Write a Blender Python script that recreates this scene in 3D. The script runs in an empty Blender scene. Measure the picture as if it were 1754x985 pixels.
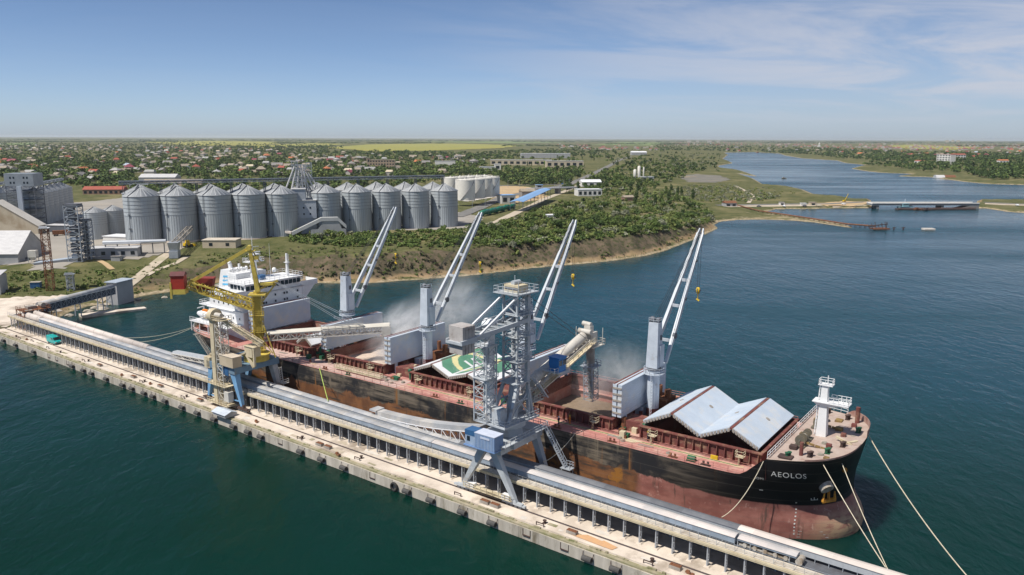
import bpy, bmesh, math, random
import numpy as np
from math import sin, cos, tan, radians, pi, sqrt, atan2
from mathutils import Vector, Matrix
random.seed(7); RS = np.random.RandomState(11)
SC = bpy.context.scene; COL = SC.collection

# ------------------------------------------------------------------ camera
CAM_H = 66.0; FPX = 1350.0; PITCH = math.atan(256.5/FPX); ROLL = radians(0.23)
_F = Vector((0, cos(PITCH), -sin(PITCH))); _R0 = Vector((1, 0, 0)); _U0 = Vector((0, sin(PITCH), cos(PITCH)))
_R = _R0*cos(ROLL)+_U0*sin(ROLL); _U = -_R0*sin(ROLL)+_U0*cos(ROLL)
cd = bpy.data.cameras.new('camera'); cam = bpy.data.objects.new('camera', cd); COL.objects.link(cam)
cd.sensor_width = 36; cd.lens = FPX*36/1754; cd.clip_start = 1; cd.clip_end = 90000
cam.matrix_world = Matrix(((_R.x, _U.x, -_F.x, 0), (_R.y, _U.y, -_F.y, 0), (_R.z, _U.z, -_F.z, CAM_H), (0, 0, 0, 1)))
SC.camera = cam
# ------------------------------------------------------------------ sun, sky, exposure
SUN_AZ, SUN_EL = radians(58), radians(58)     # the sun stands behind and left of the viewer
sdir = Vector((-sin(SUN_AZ)*cos(SUN_EL), -cos(SUN_AZ)*cos(SUN_EL), sin(SUN_EL)))
sl = bpy.data.lights.new('sun', 'SUN'); sl.energy = 4.9; sl.angle = radians(.5); sl.color = (1, .95, .87)
so = bpy.data.objects.new('sun', sl); COL.objects.link(so); so.rotation_euler = sdir.to_track_quat('Z', 'Y').to_euler()
SC.view_settings.view_transform = 'Standard'; SC.view_settings.look = 'None'; SC.view_settings.gamma = 1
SC.view_settings.use_curve_mapping = False; SC.view_settings.exposure = 0.1
SC.cycles.use_denoising = True; SC.cycles.max_bounces = 6; SC.cycles.volume_bounces = 2
SC.cycles.transparent_max_bounces = 8; SC.cycles.volume_max_steps = 128
W = bpy.data.worlds.new('World'); SC.world = W; W.use_nodes = True
def nd(t, kind, **k):
    n = t.nodes.new(kind)
    for a, b in k.items():
        if a.startswith('i_'):
            n.inputs[a[2:].replace('_', ' ')].default_value = b
        else: setattr(n, a, b)
    return n
def world():
    t = W.node_tree; t.nodes.clear(); L = t.links.new
    sky = nd(t, 'ShaderNodeTexSky', sky_type='NISHITA', sun_disc=False)
    sky.sun_elevation = SUN_EL; sky.sun_rotation = atan2(sdir.x, sdir.y); sky.air_density = .5; sky.dust_density = 0.; sky.ozone_density = 3.0; sky.altitude = 60
    tc = nd(t, 'ShaderNodeTexCoord'); sp = nd(t, 'ShaderNodeSeparateXYZ'); L(tc.outputs['Generated'], sp.inputs[0])
    def m(op, a, b=None, c=None, clamp=False):
        n = nd(t, 'ShaderNodeMath', operation=op, use_clamp=clamp)
        for i, v in enumerate((a, b, c)):
            if v is None: continue
            if isinstance(v, (int, float)): n.inputs[i].default_value = v
            else: L(v, n.inputs[i])
        return n.outputs[0]
    zz = m('MAXIMUM', m('ADD', sp.outputs[2], .06), .02)
    px = m('DIVIDE', sp.outputs[0], zz); py = m('DIVIDE', sp.outputs[1], zz)
    cx = nd(t, 'ShaderNodeCombineXYZ')
    L(m('ADD', m('MULTIPLY', px, .62), m('MULTIPLY', py, .30)), cx.inputs[0]); L(m('SUBTRACT', m('MULTIPLY', py, .9), m('MULTIPLY', px, .45)), cx.inputs[1])
    n1 = nd(t, 'ShaderNodeTexNoise', i_Scale=.55, i_Detail=8, i_Roughness=.62, i_Distortion=.9); L(cx.outputs[0], n1.inputs['Vector'])
    n2 = nd(t, 'ShaderNodeTexNoise', i_Scale=.22, i_Detail=3, i_Roughness=.5); L(cx.outputs[0], n2.inputs['Vector'])
    east = nd(t, 'ShaderNodeMapRange', interpolation_type='SMOOTHSTEP'); L(m('ADD', sp.outputs[0], m('MULTIPLY', n2.outputs[0], .5)), east.inputs[0]); east.inputs[1].default_value = .05; east.inputs[2].default_value = .75
    r = nd(t, 'ShaderNodeMapRange', interpolation_type='SMOOTHSTEP'); L(n1.outputs[0], r.inputs[0]); r.inputs[1].default_value = .37; r.inputs[2].default_value = .64
    lo = nd(t, 'ShaderNodeMapRange', interpolation_type='SMOOTHSTEP'); L(sp.outputs[2], lo.inputs[0]); lo.inputs[1].default_value = .0; lo.inputs[2].default_value = .06
    mask = m('MULTIPLY', m('MULTIPLY', r.outputs[0], m('ADD', m('MULTIPLY', east.outputs[0], .85), .04)), m('MULTIPLY', lo.outputs[0], .80), clamp=True)
    ex = nd(t, 'ShaderNodeMapRange', interpolation_type='SMOOTHSTEP'); L(sp.outputs[0], ex.inputs[0]); ex.inputs[1].default_value = -.25; ex.inputs[2].default_value = .45; ex.inputs[3].default_value = -24.; ex.inputs[4].default_value = -9.
    hb = m('MULTIPLY', m('POWER', 2.718, m('MULTIPLY', m('MAXIMUM', sp.outputs[2], 0.), ex.outputs[0])), .92)   # the pale bank of far haze and thin cloud low over the horizon
    mh = nd(t, 'ShaderNodeMixRGB'); L(hb, mh.inputs[0]); L(sky.outputs[0], mh.inputs[1]); mh.inputs[2].default_value = (3.45, 3.95, 4.65, 1)
    mx = nd(t, 'ShaderNodeMixRGB'); L(mask, mx.inputs[0]); L(mh.outputs[0], mx.inputs[1]); mx.inputs[2].default_value = (5.4, 5.5, 6.1, 1)
    bg = nd(t, 'ShaderNodeBackground'); bg.inputs[1].default_value = .105; L(mx.outputs[0], bg.inputs[0])
    o = nd(t, 'ShaderNodeOutputWorld'); L(bg.outputs[0], o.inputs[0])
world()

# ------------------------------------------------------------------ materials
def mat(name, c, c2=None, scale=1.0, lo=.35, hi=.65, rough=.65, metal=0., spec=.4, bump=0., bscale=None, stretch=(1, 1, 1), stain=None, sscale=.4, slo=.55, shi=.7, detail=5, coord='Object', panel=None):
    """principled surface: two tones mixed by a noise, an optional stain in patches, optional bump"""
    m = bpy.data.materials.new(name); m.use_nodes = True; t = m.node_tree; L = t.links.new; b = t.nodes['Principled BSDF']
    b.inputs['Roughness'].default_value = rough; b.inputs['Metallic'].default_value = metal; b.inputs['Specular IOR Level'].default_value = spec
    if c2 is None: c2 = tuple(x*.78 for x in c)
    tc = nd(t, 'ShaderNodeTexCoord'); mp = nd(t, 'ShaderNodeMapping'); mp.inputs['Scale'].default_value = stretch; L(tc.outputs[coord], mp.inputs[0])
    n = nd(t, 'ShaderNodeTexNoise', i_Scale=scale, i_Detail=detail, i_Roughness=.6); L(mp.outputs[0], n.inputs['Vector'])
    r = nd(t, 'ShaderNodeMapRange'); L(n.outputs[0], r.inputs[0]); r.inputs[1].default_value = lo; r.inputs[2].default_value = hi
    mx = nd(t, 'ShaderNodeMixRGB'); L(r.outputs[0], mx.inputs[0]); mx.inputs[1].default_value = (*c, 1); mx.inputs[2].default_value = (*c2, 1); out = mx.outputs[0]
    if stain:
        n2 = nd(t, 'ShaderNodeTexNoise', i_Scale=sscale, i_Detail=7, i_Roughness=.65); L(mp.outputs[0], n2.inputs['Vector'])
        r2 = nd(t, 'ShaderNodeMapRange'); L(n2.outputs[0], r2.inputs[0]); r2.inputs[1].default_value = slo; r2.inputs[2].default_value = shi
        m2 = nd(t, 'ShaderNodeMixRGB'); L(r2.outputs[0], m2.inputs[0]); L(out, m2.inputs[1]); m2.inputs[2].default_value = (*stain, 1); out = m2.outputs[0]
    if panel:                                                # sheets of slightly different age, each a little lighter or darker
        ax, wd, am = panel; sx = nd(t, 'ShaderNodeSeparateXYZ'); L(tc.outputs[coord], sx.inputs[0]); dv = nd(t, 'ShaderNodeMath', operation='DIVIDE'); L(sx.outputs[ax], dv.inputs[0]); dv.inputs[1].default_value = wd
        fl = nd(t, 'ShaderNodeMath', operation='FLOOR'); L(dv.outputs[0], fl.inputs[0]); wn = nd(t, 'ShaderNodeTexWhiteNoise', noise_dimensions='1D'); L(fl.outputs[0], wn.inputs['W']); r3 = nd(t, 'ShaderNodeMapRange'); L(wn.outputs['Value'], r3.inputs[0]); r3.inputs[3].default_value = 1-am; r3.inputs[4].default_value = 1+am
        m3 = nd(t, 'ShaderNodeVectorMath', operation='SCALE'); L(out, m3.inputs[0]); L(r3.outputs[0], m3.inputs['Scale']); out = m3.outputs[0]
    L(out, b.inputs['Base Color'])
    if bump:
        n3 = nd(t, 'ShaderNodeTexNoise', i_Scale=bscale or scale*4, i_Detail=4); L(mp.outputs[0], n3.inputs['Vector'])
        bp = nd(t, 'ShaderNodeBump'); bp.inputs['Strength'].default_value = bump; L(n3.outputs[0], bp.inputs['Height']); L(bp.outputs[0], b.inputs['Normal'])
    return m
M = {}
def defmats():
    A = M
    A['concrete'] = mat('weathered_concrete', (.70, .61, .51), (.54, .46, .38), .22, lo=.38, hi=.62, rough=.9, bump=.25, bscale=3, stain=(.33, .27, .21), sscale=.11, slo=.53, shi=.68, detail=8)
    A['wall_conc'] = mat('quay_wall_concrete', (.54, .49, .42), (.40, .36, .30), .5, stretch=(1, 1, .25), rough=.9, bump=.3, panel=(0, 2.2, .12), stain=(.20, .17, .12), sscale=.35, slo=.54, shi=.7)
    A['ledge'] = mat('mossy_ledge', (.38, .33, .24), (.22, .21, .11), .6, rough=.95, stain=(.14, .15, .06), sscale=.8)
    A['galv'] = mat('galvanised_steel', (.46, .49, .52), (.36, .39, .43), .8, rough=.5, metal=.35)
    A['grey_paint'] = mat('pale_grey_paint', (.55, .60, .66), (.44, .49, .55), .5, rough=.5, stain=(.33, .30, .27), sscale=.5, slo=.6, shi=.75)
    A['loader_grey'] = mat('grey_blue_loader_paint', (.47, .50, .525), (.38, .41, .435), .5, rough=.55, stain=(.30, .27, .24), sscale=.6, slo=.56, shi=.74)
    A['grey_dark'] = mat('dark_grey_steel', (.13, .14, .16), (.09, .09, .10), .6, rough=.6)
    A['cream'] = mat('dusty_cream_paint', (.62, .54, .38), (.50, .42, .28), .5, rough=.75, stain=(.30, .23, .14), sscale=.5, slo=.55, shi=.75)
    A['creamroof'] = mat('dusty_cream_cover', (.62, .56, .47), (.50, .44, .36), .4, rough=.85, stain=(.36, .29, .21), sscale=.3, slo=.52, shi=.7)
    A['housesheet'] = mat('weathered_sheet_roof', (.40, .39, .37), (.33, .32, .31), .4, rough=.8); A['housewall'] = mat('weathered_lime_wall', (.50, .47, .42), (.42, .39, .35), .3, rough=.9)
    A['yellow'] = mat('worn_yellow_paint', (.64, .50, .10), (.48, .36, .07), .6, rough=.6, stain=(.20, .13, .05), sscale=.7, slo=.55, shi=.75)
    A['blue_leg'] = mat('light_blue_paint', (.20, .40, .62), (.15, .31, .50), .5, rough=.6, stain=(.45, .45, .45), sscale=.5, slo=.58, shi=.75)
    A['blue_box'] = mat('blue_paint', (.04, .13, .28), (.03, .09, .21), .6, rough=.5)
    A['blue_roof'] = mat('blue_sheet_roof', (.24, .40, .64), (.19, .33, .55), .3, rough=.5)
    A['container'] = mat('pale_blue_container', (.32, .41, .54), (.26, .34, .46), .5, rough=.6, stain=(.5, .55, .62), sscale=.6)
    A['red_house'] = mat('red_sheet', (.45, .045, .02), (.34, .03, .02), .6, rough=.6)
    A['maroon'] = mat('maroon_roof', (.16, .05, .05), (.11, .04, .04), .6, rough=.7)
    A['white'] = mat('white_ship_paint', (.80, .80, .80), (.70, .70, .69), .4, rough=.45, stain=(.50, .44, .36), sscale=.5, slo=.63, shi=.8)
    A['cover'] = mat('hatch_cover_paint', (.52, .59, .67), (.45, .52, .60), .3, rough=.5, stain=(.62, .60, .56), sscale=.35, slo=.5, shi=.75)
    A['coverwhite'] = mat('white_hatch_cover', (.78, .79, .80), (.70, .70, .71), .4, rough=.5, stain=(.55, .48, .40), sscale=.5, slo=.6, shi=.8)
    A['ddeck'] = mat('red_deck_paint', (.50, .235, .20), (.41, .17, .145), .5, rough=.8, stain=(.58, .43, .34), sscale=.22, slo=.46, shi=.70, bump=.1)
    A['ddust'] = mat('dusty_deck_paint', (.55, .41, .36), (.48, .33, .29), .35, rough=.85, stain=(.36, .22, .17), sscale=.3, slo=.55, shi=.75)
    A['coam'] = mat('dark_red_coaming', (.19, .06, .05), (.125, .042, .036), .7, rough=.8, stain=(.30, .19, .12), sscale=.6, slo=.50, shi=.70)
    A['rust'] = mat('rusty_steel', (.22, .09, .04), (.14, .06, .035), .9, rough=.85, stain=(.36, .19, .08), sscale=1.0)
    A['rustdark'] = mat('dark_rusty_steel', (.09, .055, .045), (.06, .04, .035), .9, rough=.85)
    A['holdwall'] = mat('hold_wall', (.46, .22, .17), (.38, .17, .14), .3, rough=.8, stain=(.52, .40, .33), sscale=.25, slo=.5, shi=.75)
    A['grain'] = mat('grain', (.26, .19, .13), (.20, .15, .105), 1.2, rough=1, bump=.3)
    A['graindust'] = mat('pale_grain', (.60, .49, .40), (.52, .42, .34), .5, rough=1)
    A['winch'] = mat('greasy_winch', (.10, .10, .085), (.17, .14, .09), 1.5, rough=.6)
    A['green'] = mat('green_paint', (.03, .13, .06), (.02, .09, .05), 1, rough=.6)
    A['helig'] = mat('helideck_green', (.11, .28, .18), (.09, .23, .15), .4, rough=.7, stain=(.25, .36, .28), sscale=.5)
    A['heliy'] = mat('pale_yellow_paint', (.72, .66, .34), (.62, .56, .30), 1, rough=.7)
    A['black'] = mat('black_rubber', (.02, .02, .022), (.035, .033, .03), 1.5, rough=.75)
    A['rubber'] = mat('dusty_rubber', (.10, .095, .09), (.06, .058, .055), 1.5, rough=.9)
    A['glass'] = mat('dark_glass', (.015, .022, .03), (.02, .03, .04), 1, rough=.12, spec=.6)
    A['rope'] = mat('mooring_rope', (.66, .60, .46), (.55, .48, .35), 2, rough=.9)
    A['ropegreen'] = mat('green_rope', (.42, .55, .12), (.36, .46, .12), 2, rough=.9)
    A['hookyel'] = mat('hook_yellow', (.70, .48, .02), (.55, .36, .02), 1, rough=.5)
    A['cable'] = mat('steel_cable', (.06, .06, .065), (.05, .05, .05), 2, rough=.5, metal=.5)
    A['anchor'] = mat('rusty_anchor', (.62, .30, .03), (.40, .16, .03), 1.5, rough=.8)
    A['scuff'] = mat('scuffed_grey', (.36, .33, .29), (.25, .22, .19), 1, rough=.8)
    A['sheet'] = mat('grey_roof_sheet', (.58, .57, .56), (.48, .47, .47), .3, rough=.6, stretch=(1, 3, 1))
    A['sheetblue'] = mat('blue_grey_cladding', (.42, .47, .53), (.34, .39, .45), .3, rough=.55, stretch=(3, 3, .3))
    A['hood'] = mat('conveyor_hood_sheet', (.40, .41, .42), (.31, .32, .34), .4, rough=.55, stain=(.52, .48, .43), sscale=.25, slo=.45, shi=.7, panel=(0, 2.85, .14))
    A['hoodside'] = mat('blue_grey_hood_sheet', (.30, .36, .44), (.25, .31, .38), .5, rough=.5, metal=.1, panel=(0, .95, .13))
    A['hooddark'] = mat('dark_grey_hood', (.16, .165, .175), (.12, .125, .14), .5, rough=.6, panel=(0, 2.85, .2))
    A['hoodpale'] = mat('pale_hood', (.66, .58, .52), (.58, .52, .47), .4, rough=.7, panel=(0, 5.7, .1))
    A['silo'] = mat('galvanised_silo_wall', (.45, .485, .505), (.38, .415, .435), 3., rough=.5, stretch=(1, 1, .25), stain=(.36, .365, .36), sscale=1.5, slo=.5, shi=.7)
    A['siloroof'] = mat('galvanised_silo_roof', (.52, .53, .53), (.44, .45, .45), 3, rough=.5)
    A['siloring'] = mat('dark_silo_band', (.14, .15, .17), (.11, .12, .14), .5, rough=.6, metal=.2)
    A['tank'] = mat('cream_tank_paint', (.74, .71, .64), (.66, .63, .57), .2, rough=.6, stain=(.52, .48, .42), sscale=.1, slo=.58, shi=.75)
    A['beige'] = mat('beige_plaster', (.58, .49, .36), (.50, .42, .31), .3, rough=.85)
    A['plaster'] = mat('white_plaster', (.72, .70, .66), (.62, .60, .56), .2, rough=.85)
    A['greywall'] = mat('grey_render', (.42, .42, .42), (.34, .34, .34), .2, rough=.85)
    A['brick'] = mat('brown_brick', (.30, .19, .13), (.24, .15, .11), .3, rough=.9)
    A['slate'] = mat('grey_slate_roof', (.27, .255, .24), (.21, .195, .185), .4, rough=.85)
    A['tanroof'] = mat('tan_roof', (.34, .285, .22), (.28, .235, .18), .4, rough=.85)
    A['redroof'] = mat('red_tile_roof', (.36, .10, .065), (.30, .08, .055), .4, rough=.8)
    A['winered'] = mat('wine_red_roof', (.26, .06, .08), (.21, .05, .07), .4, rough=.7)
    A['orangeroof'] = mat('orange_tile_roof', (.46, .17, .07), (.40, .14, .06), .4, rough=.8)
    A['asphalt'] = mat('old_asphalt', (.20, .19, .175), (.15, .145, .135), .2, rough=.9, stain=(.30, .27, .23), sscale=.06)
    A['dirtroad'] = mat('pale_dirt', (.52, .45, .35), (.42, .35, .26), .15, rough=1, stain=(.30, .28, .16), sscale=.05)
    A['sandy'] = mat('ochre_sand', (.50, .36, .20), (.42, .30, .17), .08, rough=1)
    A['yard'] = mat('pale_concrete_yard', (.34, .31, .27), (.27, .245, .21), .05, rough=.95, stain=(.36, .31, .24), sscale=.03)
    A['field'] = mat('ripening_field', (.30, .27, .055), (.25, .25, .05), .004, rough=1)
    A['fieldgreen'] = mat('green_field', (.14, .19, .055), (.17, .21, .07), .004, rough=1)
    A['wood'] = mat('bark', (.10, .075, .05), (.07, .05, .035), 2, rough=.95)
    A['turq'] = mat('turquoise_van_paint', (.02, .42, .40), (.018, .36, .35), .3, rough=.25, spec=.5)
    A['orangecloth'] = mat('orange_workwear', (.75, .22, .02), (.65, .18, .02), 3, rough=.9)
    A['darkcloth'] = mat('dark_workwear', (.03, .035, .06), (.02, .02, .035), 3, rough=.9)
    A['skin'] = mat('skin', (.45, .26, .18), (.40, .22, .15), 3, rough=.6)
    A['greentank'] = mat('green_tank_wagon', (.02, .20, .13), (.02, .15, .10), .4, rough=.5)
    A['teal'] = mat('teal_hull', (.30, .52, .56), (.26, .45, .5), .5, rough=.6)
    A['rock'] = mat('pale_rock', (.45, .40, .33), (.33, .29, .24), .6, rough=.95, bump=.6)
    def leafmat(name, a, b):
        m = mat(name, a, b, .55, lo=.3, hi=.7, rough=.75, spec=.25, coord='Object'); return m
    A['leaf_dark'] = leafmat('dark_leaves', (.040, .070, .018), (.072, .110, .028))
    A['leaf_mid'] = leafmat('mid_green_leaves', (.085, .135, .030), (.135, .180, .046))
    A['leaf_light'] = leafmat('yellow_green_leaves', (.150, .185, .048), (.21, .235, .075))
    A['leaf_grey'] = leafmat('silvery_leaves', (.20, .21, .13), (.28, .285, .20))
    A['scrub'] = leafmat('brown_scrub', (.090, .080, .048), (.13, .11, .072))
defmats()

# ------------------------------------------------------------------ mesh helpers
class MB:
    def __init__(s): s.v = []; s.f = []; s.m = []; s.sm = []; s.mi = 0; s.smooth = False
    def add(s, vs, fs):
        o = len(s.v); s.v += [tuple(map(float, p)) for p in vs]
        for f in fs: s.f.append(tuple(i+o for i in f)); s.m.append(s.mi); s.sm.append(s.smooth)
        return s
    def hexa(s, p): return s.add(p, [(0, 3, 2, 1), (4, 5, 6, 7), (0, 1, 5, 4), (1, 2, 6, 5), (2, 3, 7, 6), (3, 0, 4, 7)])
    def box(s, x0, x1, y0, y1, z0, z1): return s.hexa([(x0, y0, z0), (x1, y0, z0), (x1, y1, z0), (x0, y1, z0), (x0, y0, z1), (x1, y0, z1), (x1, y1, z1), (x0, y1, z1)])
    def taper(s, r0, r1):  # r=(x0,x1,y0,y1,z)
        a, b = r0, r1
        return s.hexa([(a[0], a[2], a[4]), (a[1], a[2], a[4]), (a[1], a[3], a[4]), (a[0], a[3], a[4]), (b[0], b[2], b[4]), (b[1], b[2], b[4]), (b[1], b[3], b[4]), (b[0], b[3], b[4])])
    def frame(s, p, q, up=None):
        p, q = Vector(p), Vector(q); d = (q-p); l = d.length; d = d/l if l else Vector((0, 0, 1))
        up = Vector(up) if up else (Vector((0, 0, 1)) if abs(d.z) < .95 else Vector((1, 0, 0)))
        x = d.cross(up).normalized(); y = x.cross(d).normalized(); return p, q, x, y
    def beam(s, p, q, w, h=None, w2=None, h2=None, up=None):
        h = w if h is None else h; w2 = w if w2 is None else w2; h2 = h if h2 is None else h2
        p, q, x, y = s.frame(p, q, up)
        A = [p+x*(i*w/2)+y*(j*h/2) for i, j in ((-1, -1), (1, -1), (1, 1), (-1, 1))]; B = [q+x*(i*w2/2)+y*(j*h2/2) for i, j in ((-1, -1), (1, -1), (1, 1), (-1, 1))]
        return s.hexa([*A, *B])
    def tube(s, p, q, r, r2=None, n=8, cap=True):
        r2 = r if r2 is None else r2; p, q, x, y = s.frame(p, q); vs = []
        for i in range(n):
            a = 2*pi*i/n; vs.append(p+(x*cos(a)+y*sin(a))*r)
        for i in range(n):
            a = 2*pi*i/n; vs.append(q+(x*cos(a)+y*sin(a))*r2)
        k = s.smooth; s.smooth = n > 6
        s.add(vs, [(i, (i+1) % n, n+(i+1) % n, n+i) for i in range(n)]); s.smooth = k
        if cap:
            s.add(vs, [tuple(range(n))[::-1], tuple(range(n, 2*n))])
        return s
    def path(s, pts, r, n=5):
        for a, b in zip(pts[:-1], pts[1:]): s.tube(a, b, r, n=n, cap=False)
        return s
    def lathe(s, prof, n=32, cx=0, cy=0, a0=0, smooth=True):
        vs = []; fs = []; k = len(prof)
        for i in range(n):
            a = a0+2*pi*i/n
            for r, z in prof: vs.append((cx+r*cos(a), cy+r*sin(a), z))
        for i in range(n):
            j = (i+1) % n
            for t in range(k-1): fs.append((i*k+t, j*k+t, j*k+t+1, i*k+t+1))
        q = s.smooth; s.smooth = smooth; s.add(vs, fs); s.smooth = q; return s
    def prism(s, poly, z0, z1):
        n = len(poly); return s.add([(x, y, z0) for x, y in poly]+[(x, y, z1) for x, y in poly], [tuple(range(n))[::-1], tuple(range(n, 2*n))]+[(i, (i+1) % n, n+(i+1) % n, n+i) for i in range(n)])
    def extr(s, prof, axis, a, b):
        """profile of (u,w) extruded along 'x' or 'y' from a to b"""
        n = len(prof); f = (lambda t, u, w: (t, u, w)) if axis == 'x' else (lambda t, u, w: (u, t, w))
        return s.add([f(a, u, w) for u, w in prof]+[f(b, u, w) for u, w in prof], [tuple(range(n))[::-1], tuple(range(n, 2*n))]+[(i, (i+1) % n, n+(i+1) % n, n+i) for i in range(n)])
    def truss(s, p, q, w, h, n, r=.08, rd=None, up=None):
        """box lattice girder between p and q, n bays"""
        rd = rd or r*.7; p, q, x, y = s.frame(p, q, up); cs = [(-1, -1), (1, -1), (1, 1), (-1, 1)]
        P = [[p.lerp(q, k/n)+x*(i*w/2)+y*(j*h/2) for i, j in cs] for k in range(n+1)]
        for i in range(4): s.beam(P[0][i], P[n][i], 2*r)
        for k in range(n+1):
            for i in range(4): s.beam(P[k][i], P[k][(i+1) % 4], 2*rd)
        for k in range(n):
            for i in range(4):
                a, b = (i, (i+1) % 4) if k % 2 else ((i+1) % 4, i); s.beam(P[k][a], P[k+1][b], 2*rd)
        return s
    def rail(s, pts, h=1.05, step=2., r=.035, bars=2, closed=False):
        pts = [Vector(p) for p in pts]
        if closed: pts = pts+[pts[0]]
        for a, b in zip(pts[:-1], pts[1:]):
            for k in range(1, bars+1): s.beam(a+Vector((0, 0, h*k/bars)), b+Vector((0, 0, h*k/bars)), 2*r)
            n = max(1, int(round((b-a).length/step)))
            for i in range(n+1):
                c = a.lerp(b, i/n); s.beam(c, c+Vector((0, 0, h)), 2*r)
        return s
    def ladder(s, p, q, w=.6, r=.04, step=.6):
        p, q, x, y = s.frame(p, q)
        s.beam(p-x*w/2, q-x*w/2, 2*r); s.beam(p+x*w/2, q+x*w/2, 2*r); n = int((q-p).length/step)
        for i in range(n): c = p.lerp(q, (i+.5)/n); s.beam(c-x*w/2, c+x*w/2, 1.6*r)
        return s
    def mesh(s, name, mats):
        me = bpy.data.meshes.new(name); me.from_pydata(s.v, [], s.f)
        for m in (mats if isinstance(mats, (list, tuple)) else [mats]): me.materials.append(M[m] if isinstance(m, str) else m)
        me.polygons.foreach_set('material_index', s.m); me.polygons.foreach_set('use_smooth', s.sm); me.update(); return me
    def build(s, name, mats, parent=None, loc=(0, 0, 0), rz=0):
        return link(name, s.mesh(name, mats), parent, loc, rz)
def link(name, data, parent=None, loc=(0, 0, 0), rz=0):
    o = bpy.data.objects.new(name, data); COL.objects.link(o); o.location = loc; o.rotation_euler = (0, 0, rz)
    if parent is not None: o.parent = parent
    return o
def tag(o, label=None, cat=None, group=None, kind=None):
    if label: o['label'] = label
    if cat: o['category'] = cat
    if group: o['group'] = group
    if kind: o['kind'] = kind
    return o
def thing(name, label, cat, loc=(0, 0, 0), rz=0, group=None):
    o = link(name, None, None, loc, rz); o.empty_display_size = .5; return tag(o, label, cat, group)
def dup(o, loc=None, rz=None, label=None, group=None, scale=None, parent=None):
    c = o.copy(); COL.objects.link(c)
    if parent is not None: c.parent = parent
    if loc is not None: c.location = loc
    if rz is not None: c.rotation_euler = (0, 0, rz)
    if scale is not None: c.scale = scale if isinstance(scale, (tuple, list)) else (scale,)*3
    if label: c['label'] = label
    if group: c['group'] = group
    for ch in KIDS.get(o.name, []): dup(ch, parent=c)
    return c
KIDS = {}
def kids(o):
    """remember the children of a master so that copies carry them"""
    KIDS[o.name] = [c for c in COL.objects if c.parent == o]
    for c in KIDS[o.name]: kids(c)
    return o

# ------------------------------------------------------------------ pixel of the photo -> point in the place
def ray(x, y): return _F+_R*((x-877)/FPX)+_U*((492.5-y)/FPX)
def at(x, y, z=0.):
    d = ray(x, y); t = (z-CAM_H)/d.z; return Vector((d.x*t, d.y*t, z))
# ------------------------------------------------------------------ terrain
PIER_A = radians(-37.04); PO = Vector((-167.595, 255.093, 0)); PU = Vector((cos(PIER_A), sin(PIER_A), 0)); PV = Vector((-sin(PIER_A), cos(PIER_A), 0))
SHIP_A = radians(-35.6); SO = Vector((-86.652, 231.418, 0)); SU = Vector((cos(SHIP_A), sin(SHIP_A), 0)); SV = Vector((-sin(SHIP_A), cos(SHIP_A), 0))
def PW(a, b, z=0.): return PO+PU*a+PV*b+Vector((0, 0, z))
def SW(a, b, z=0.): return SO+SU*a+SV*b+Vector((0, 0, z))
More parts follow.
